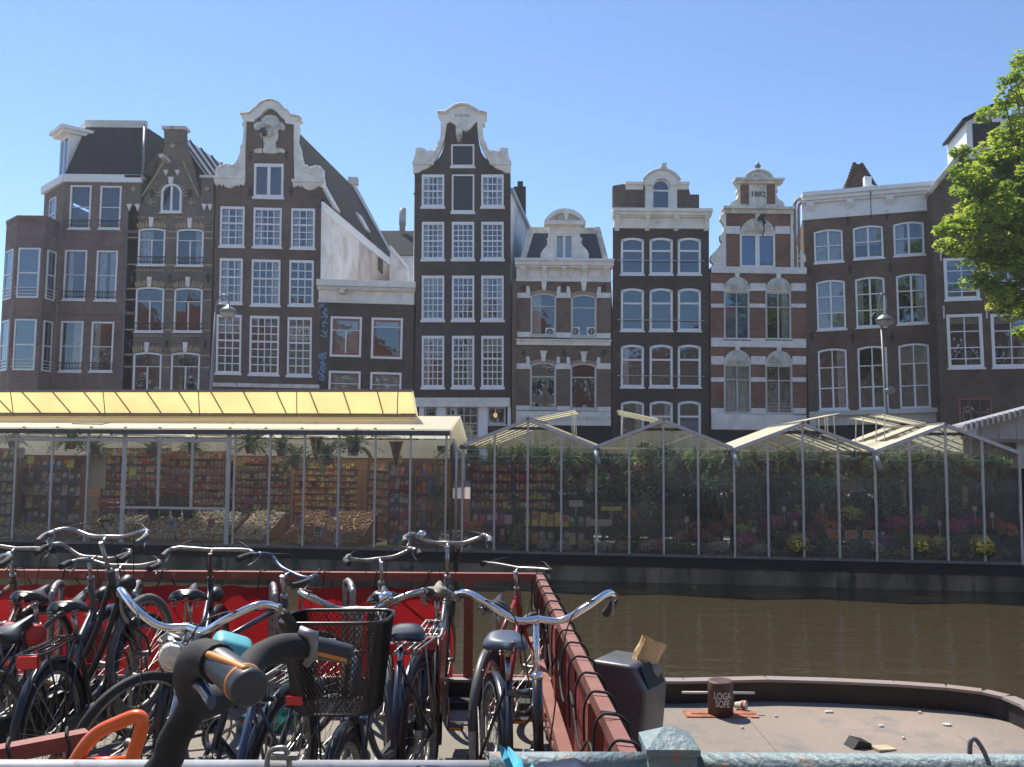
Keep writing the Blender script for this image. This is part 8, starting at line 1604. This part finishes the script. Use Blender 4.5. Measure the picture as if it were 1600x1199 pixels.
# ------------------------------------------------------------------ quay railing and the bicycle standing at it
M['railpaint'] = mat('flaking_blue_grey_paint', (.17, .24, .26), .55, col2=(.24, .31, .31), scale=14, bump=.35, bscale=70, worn=((.34, .22, .16), 22, .56, .64)); M['railsilver'] = mat('galvanised_rail', (.66, .65, .63), .42, metal=.15, var=.12, scale=20, worn=((.35, .3, .27), 26, .6, .7))
def railing():
    YR = 1.93; zt = at(1300, 1178, YR).z; r = empty('quay_railing', (0, YR, 1.5)); tag(r, 'blue-grey quay railing with pyramid-capped post at the bottom edge', 'railing'); O = V((0, YR, 1.5))
    def add(b, n, m, p=None): b.v = [tuple(V(v)-O) for v in b.v]; return b.build(n, M[m], p or r)
    xp = at(1045, 1170, YR).x; zl = at(500, 1187, YR).z
    b = MB(); b.tube([(xp+.05, YR, zt-.03), (3.2, YR, zt-.026)], .03, 14); add(b, 'top_rail', 'railpaint'); b = MB(); b.tube([(xp-.38, YR, zt-.032), (xp-.05, YR, zt-.03)], .03, 14); add(b, 'top_rail', 'railpaint')
    b = MB(); b.tube([(-3.4, YR, zl-.042), (xp-.375, YR, zl-.024)], .024, 14); add(b, 'top_rail', 'railsilver')
    w = .05; zc = at(1045, 1172, YR-w).z; b = MB(); b.box(xp-w, xp+w, YR-w, YR+w, 1.5, zc-.012); po = add(b, 'post', 'railpaint')
    b = MB(); a = w+.006; ap = at(1045, 1136, YR).z; b.add([(xp-a, YR-a, zc-.012), (xp+a, YR-a, zc-.012), (xp+a, YR+a, zc-.012), (xp-a, YR+a, zc-.012), (xp-a, YR-a, zc+.002), (xp+a, YR-a, zc+.002), (xp+a, YR+a, zc+.002), (xp-a, YR+a, zc+.002), (xp-.012, YR, ap), (xp+.012, YR, ap)], [(0, 1, 5, 4), (1, 2, 6, 5), (2, 3, 7, 6), (3, 0, 4, 7), (4, 5, 9, 8), (5, 6, 9), (6, 7, 8, 9), (7, 4, 8), (3, 2, 1, 0)]); add(b, 'post_cap', 'railpaint', )
    for zz in (2.15, 1.8): b = MB(); b.tube([(-3.4, YR, zz), (3.2, YR, zz)], .018, 10); add(b, 'lower_rail', 'railpaint')
    for x in (-2.2, 2.6): b = MB(); b.box(x-w, x+w, YR-w, YR+w, 1.5, zc-.012); add(b, 'post', 'railpaint')
    h = MB(); c = at(1530, 1172, YR-.03); h.tube(catmull([c+V((.02, 0, -.03)), c+V((.008, 0, .0)), c+V((-.008, 0, .022)), c+V((-.018, 0, .016)), c+V((-.02, 0, -.008))], 4), .005, 6); o = h.build('steel_hook', M['lead']); tag(o, 'bent steel hook hanging over the blue-grey rail', 'hook')
    h = MB(); c = at(440, 1187, YR-.02); h.tube(catmull([c+V((-.03, 0, -.03)), c+V((-.028, 0, .01)), c+V((-.012, 0, .022)), c+V((.01, 0, .018)), c+V((.02, 0, -.03))], 4), .006, 6); h.box(c.x-.02, c.x+.035, c.y-.012, c.y+.012, c.z+.002, c.z+.012); o = h.build('chain_shackle', M['steel']); tag(o, 'dark steel shackle clipped round the silver rail', 'shackle')
railing()

def foam_bike():
    Yb = 1.2; H0 = at(300, 1085, Yb); s = 1.16
    r = bike('bicycle', 'tall bicycle with thick black foam handlebar and orange-striped grips, nearest the viewer', (H0.x+.80, Yb), 180, z=1.5, scale=s, frame='blackpaint', style='step', bar=None, bh=1.0, sh=.93, rack='blackpaint', head=False, noparts=('stem', 'saddle'), fender='blackpaint')
    r['group'] = 'bicycle at the quay railing'; bpy.context.view_layer.update(); inv = r.matrix_world.inverted()
    M['foam'] = mat('black_foam', (.020, .020, .021), .8, var=.2, bump=.12, bscale=420); M['ergogrip'] = mat('dark_grey_grip', (.045, .047, .052), .42, var=.1); M['orangestripe'] = mat('orange_rubber', (.75, .27, .05), .45, var=.05); M['tealcloth'] = mat('teal_cover', (.10, .42, .46), .55, var=.12, scale=10)
    def add(b, n, m, p=None): b.v = [tuple(inv @ V(v)) for v in b.v]; return b.build(n, M[m], p or r)
    W_ = lambda *l: [at(*q) for q in l]
    st0 = r.matrix_world @ V((.865, 0, .92)); J = at(302, 1100, 1.2)
    b = MB(); b.tube(catmull([st0, at(240, 1215, 1.215), at(272, 1155, 1.21), J, at(299, 1072, 1.17), at(297, 1050, 1.12), at(306, 1031, 1.06), at(322, 1027, 1.01), at(340, 1036, .985)], 6), .0205, 14); hb = add(b, 'handlebar', 'foam')
    b = MB(); b.tube(catmull([J, at(342, 1092, 1.26), at(374, 1062, 1.33), at(400, 1030, 1.40), at(436, 1012, 1.45), at(474, 1010, 1.49)], 6), .0205, 14); add(b, 'handlebar_arm', 'foam', hb)
    def ergo(pts, r0, r1, nm='grip'):
        c = catmull(pts, 5); n = len(c); b = MB(); b.tube(c, [r0+(r1-r0)*(i/(n-1))**.7-(.004 if i == n-1 else 0) for i in range(n)], 18); g = add(b, nm, 'ergogrip', hb); return c, g
    c1, g1 = ergo(W_((336, 1032, .99), (355, 1047, .97), (375, 1063, .95), (393, 1078, .93)), .0165, .0205); c2, g2 = ergo(W_((478, 1010, 1.495), (500, 1013, 1.505), (525, 1018, 1.515), (549, 1024, 1.525)), .019, .0165)
    # stripes wrap half the grip
    def stripe(c, r0, r1, side, parent, w=.007, a0=0.0, tw=1.2):
        b = MB(); n = len(c); pts = []
        for i in range(n-2):
            t = (c[min(i+1, n-1)]-c[max(i-1, 0)]).normalized(); u = V((0, 0, 1)); u = (u-t*u.dot(t)).normalized(); v = t.cross(u); a = a0+tw*i/n; rr = r0+(r1-r0)*(i/(n-1))**.7+.0006; pts.append(c[i]+(u*math.cos(a)+v*math.sin(a))*rr)
        b.tube(pts, w, 8, flat=1.0); add(b, 'grip_stripe', 'orangestripe', parent)
    stripe(c1, .0145, .0180, 1, g1, .0040, .9, -.9); stripe(c2, .0160, .0140, 1, g2, .0042, 1.9, .25)
    b = MB(); t = (c1[12]-c1[8]).normalized(); u = V((0, 0, 1)); u = (u-t*u.dot(t)).normalized(); v = t.cross(u); ring_ = [c1[11]+(u*math.cos(a)+v*math.sin(a))*.0170 for a in [R_(-60+k*15) for k in range(15)]]; b.tube(ring_, .0036, 8); add(b, 'grip_ring', 'orangestripe', g1)
    b = MB(); q = at(478, 1006, 1.485); b.tube([q+V((-.012, -.0, .018)), q+V((.01, 0, .012)), q+V((.012, 0, -.02)), q+V((.0, 0, -.035))], [.012, .012, .009, .006], 8); add(b, 'clamp', 'steel', hb)
    b = MB(); b.tube(catmull(W_((300, 1062, 1.12), (312, 1070, 1.08), (322, 1084, 1.05), (331, 1098, 1.03)), 4), .009, 8, flat=.6); add(b, 'brake_lever', 'bikeblue', hb)
    # saddle with cloth
    sd = saddle_mesh(.27, .2, .05); p = at(815, 1204, 1.36); mx = Matrix.Translation(p) @ Matrix.Rotation(R_(180), 4, 'Z'); sd.v = [tuple(mx @ V(v)) for v in sd.v]; so = add(sd, 'saddle', 'bikenavy'); b = MB(); b.tube([p+V((.02, 0, -.03)), r.matrix_world @ V((.305, 0, .74))], .014, 9); add(b, 'seat_post', 'chrome')
    M['cyancloth'] = mat('cyan_cloth', (.03, .36, .55), .7, var=.2, scale=12); b = MB(); n = 10; vs = []
    for j in range(5):
        for i in range(n+1): t = i/n; q = p+V((-.03+.06*t, -.06+.02*j, .022)); vs.append((q.x+.006*math.sin(j*2+i), q.y, q.z+.012-.06*t+.012*math.sin(i*1.4+j)))
    b.add(vs, [(j*(n+1)+i, j*(n+1)+i+1, (j+1)*(n+1)+i+1, (j+1)*(n+1)+i) for j in range(4) for i in range(n)], True); o = b.build('cyan_cloth', M['cyancloth']); tag(o, 'bright cyan cloth tied behind the dark saddle at the bottom edge', 'cloth')
    # teal cover behind the bar
    b = MB(); c = at(358, 1022, 1.55); b.box(-.034, .034, -.03, .03, -.03, .03); import bmesh
    bm = bmesh.new(); me = bpy.data.meshes.new('t'); me.from_pydata(b.v, [], b.f); bm.from_mesh(me); bmesh.ops.bevel(bm, geom=bm.edges[:], offset=.014, segments=3, affect='EDGES', profile=.5); bm.to_mesh(me); me.name = 'teal_cover'
    for f in me.polygons: f.use_smooth = True
    me.materials.append(M['tealcloth']); o = bpy.data.objects.new('teal_cover', me); COL.objects.link(o); o.location = c; o.rotation_euler = (.2, .35, .4); tag(o, 'small teal cover on a handlebar end behind the black foam bar', 'cover')
foam_bike()

# ------------------------------------------------------------------ street lamps
M['lampgrey'] = mat('lamp_grey', (.22, .23, .23), .45, metal=.3, var=.1)
def lamp(px_base, py_base, px_top, py_top, Y, label, double=False):
    b0, t0 = at(px_base, py_base, Y), at(px_top, py_top, Y); lean = (t0.x-b0.x)/(t0.z-b0.z); base = V((b0.x-lean*(b0.z-1.5), Y, 1.5)); r = empty('street_lamp', base); tag(r, label, 'street lamp', 'swan-neck street lamps'); h = t0.z-1.5; dx = lean*h
    b = MB(); b.tube([(0, 0, 0), (dx*.3, 0, h*.3), (dx, 0, h)], [.075, .06, .04], 10); b.build('pole', M['lampgrey'], r); top = V((dx, 0, h)); b = MB(); s = -1 if double else 1
    nk = [top, top+V((s*.02, 0, .25)), top+V((s*.16, 0, .52)), top+V((s*.32, 0, .55)), top+V((s*.42, 0, .40)), top+V((s*.42, 0, .12))] if not double else [top, top+V((-.06, 0, .4)), top+V((.0, -.02, .85)), top+V((.14, -.03, .82)), top+V((.16, -.05, .4)), top+V((.08, -.08, .1))]
    b.tube(catmull(nk, 5), .028, 8); b.tube(catmull([top+V((0, 0, .1)), top+V((s*.1, 0, .25)), top+V((s*.25, 0, .22)), top+V((s*.33, 0, .05))], 4), .02, 6); b.build('swan_neck', M['lampgrey'], r); e = nk[-1]
    b = MB(); b.lathe([(.04, .12), (.09, .06), (.22, -.02), (.29, -.1), (.30, -.14)], e, n=18); so = b.build('lamp_shade', M['lampgrey'], r); b = MB(); b.lathe([(.28, -.142), (.25, -.24), (.14, -.32), (.01, -.34)], e, n=18); b.build('globe', mat('lamp_globe', (.28, .29, .29), .3, var=.1), r)
    if double: b = MB(); q = V((dx*.55+.12, -.05, h*.60)); b.ball(q, .17, 12, 8, (1, 1, .75)); b.build('side_lamp', M['lampgrey'], r); b = MB(); b.tube([(dx*.55, 0, h*.60), q], .03, 6); b.build('bracket', M['lampgrey'], r)
lamp(330, 606, 337, 487, 29.5, 'swan-neck street lamp in front of the neck-gable house, behind the yellow vents'); lamp(1385, 645, 1377, 500, 29.5, 'swan-neck street lamp in front of the leaning brown house', True)

# ------------------------------------------------------------------ tree
def tree():
    Y0 = 26.5; base = V((at(1690, 600, Y0).x, Y0+1.6, 1.5)); r = empty('maple_tree', base); tag(r, 'bright green leafy tree reaching in front of the dark brown house', 'tree'); rg = random.Random(77)
    M['bark'] = mat('grey_bark', (.12, .10, .08), .9, var=.3, scale=4, bump=.6, bscale=10); lf = [leafmat('maple_leaf_light', (.36, .45, .05), (.50, .57, .10), .62), leafmat('maple_leaf_dark', (.20, .31, .035), (.30, .41, .06), .58)]
    b = MB(); b.tube([(0, 0, 0), (.05, -.1, 2.5), (-.1, -.2, 5.0), (-.2, -.3, 8), (.1, -.2, 11)], [.3, .24, .2, .14, .06], 10); b.build('trunk', M['bark'], r)
    clumps = []
    pix = [(1490, 355, 28), (1480, 345, 14), (1500, 385, 24), (1520, 330, 38), (1515, 275, 24), (1540, 300, 45), (1550, 255, 42), (1530, 400, 30), (1560, 350, 55), (1575, 210, 32), (1590, 260, 55), (1590, 160, 24), (1585, 120, 18), (1600, 95, 20), (1570, 160, 14), (1600, 320, 60), (1600, 400, 55), (1565, 410, 34), (1540, 440, 24), (1575, 470, 34), (1560, 450, 24), (1595, 490, 28), (1598, 520, 12), (1625, 200, 60), (1640, 300, 80), (1640, 420, 70), (1650, 130, 60), (1690, 250, 90), (1700, 380, 90), (1500, 240, 8), (1472, 358, 9), (1545, 180, 10), (1700, 150, 70), (1760, 300, 90)]
    for (x, y, rad) in pix:
        c = at(x, y, Y0+rg.uniform(-1.2, 1.5))-base; clumps.append((c, rad*Y0/FPX))
    lb = MB(); sp = V((-.1, -.2, 6.0))
    for (c, rad) in clumps:
        if rad < .25 and rg.random() < .5: pass
        a = V((rg.uniform(-.2, .1), -.25, rg.uniform(4.5, 9.5))); a.z = min(a.z, max(3.5, c.z-.3)); m_ = a.lerp(c, .5)+V((rg.uniform(-.3, .3), rg.uniform(-.3, .3), .35)); lb.tube(catmull([a, m_, c], 4), [.07, .065, .06, .05, .045, .035, .03, .02, .012], 6)
        for k in range(5): lb.tube([c.lerp(a, .15), c+rdir(rg)*rad*.8], [.014, .004], 4)
    lb.build('limbs', M['bark'], r); lv = MB()
    for (c, rad) in clumps:
        sub = max(4, int(rad*rad*24+rad*12)); 
        for k in range(sub):
            d = rdir(rg); d.z *= .75; q = c+d*rad*rg.uniform(.25, 1.05); sr = rg.uniform(.16, .34)
            lv.cur = 0 if rg.random() < .68 else 1
            for j in range(44):
                e = rdir(rg); p = q+V((e.x*sr, e.y*sr, e.z*sr*.6)); s = rg.uniform(.06, .16); dd = V((e.x, e.y, rg.uniform(-.6, .25))).normalized(); u = dd.cross(V((0, 0, 1))).normalized(); nn = (V((0, 0, 1))+rdir(rg)*.6).normalized(); u = (u-nn*u.dot(nn)).normalized(); w = nn.cross(u)
                lv.add([p-w*s*.5, p+u*s*.55-w*s*.1, p+u*s*.3+w*s*.25, p+w*s*.75, p-u*s*.3+w*s*.25, p-u*s*.55-w*s*.1], [(0, 1, 2, 3, 4, 5)])
    o = lv.build('crown', lf, r)
tree()

# ------------------------------------------------------------------ thin haze added to lift the shadows, in place of lens veil
def haze():
    m = bpy.data.materials.new('veil_haze'); m.use_nodes = True; nt = m.node_tree; nt.nodes.remove(nt.nodes['Principled BSDF']); v = nt.nodes.new('ShaderNodeVolumePrincipled')
    v.inputs['Color'].default_value = (.9, .93, 1, 1); v.inputs['Density'].default_value = .0008; v.inputs['Anisotropy'].default_value = .45; nt.links.new(v.outputs[0], nt.nodes['Material Output'].inputs['Volume'])
    b = MB(); b.box(-145, 145, -135, 175, -5, 26); o = b.build('haze', m); tag(o, 'thin added haze standing in for lens veil over canal and street', 'haze', kind='stuff')
haze()
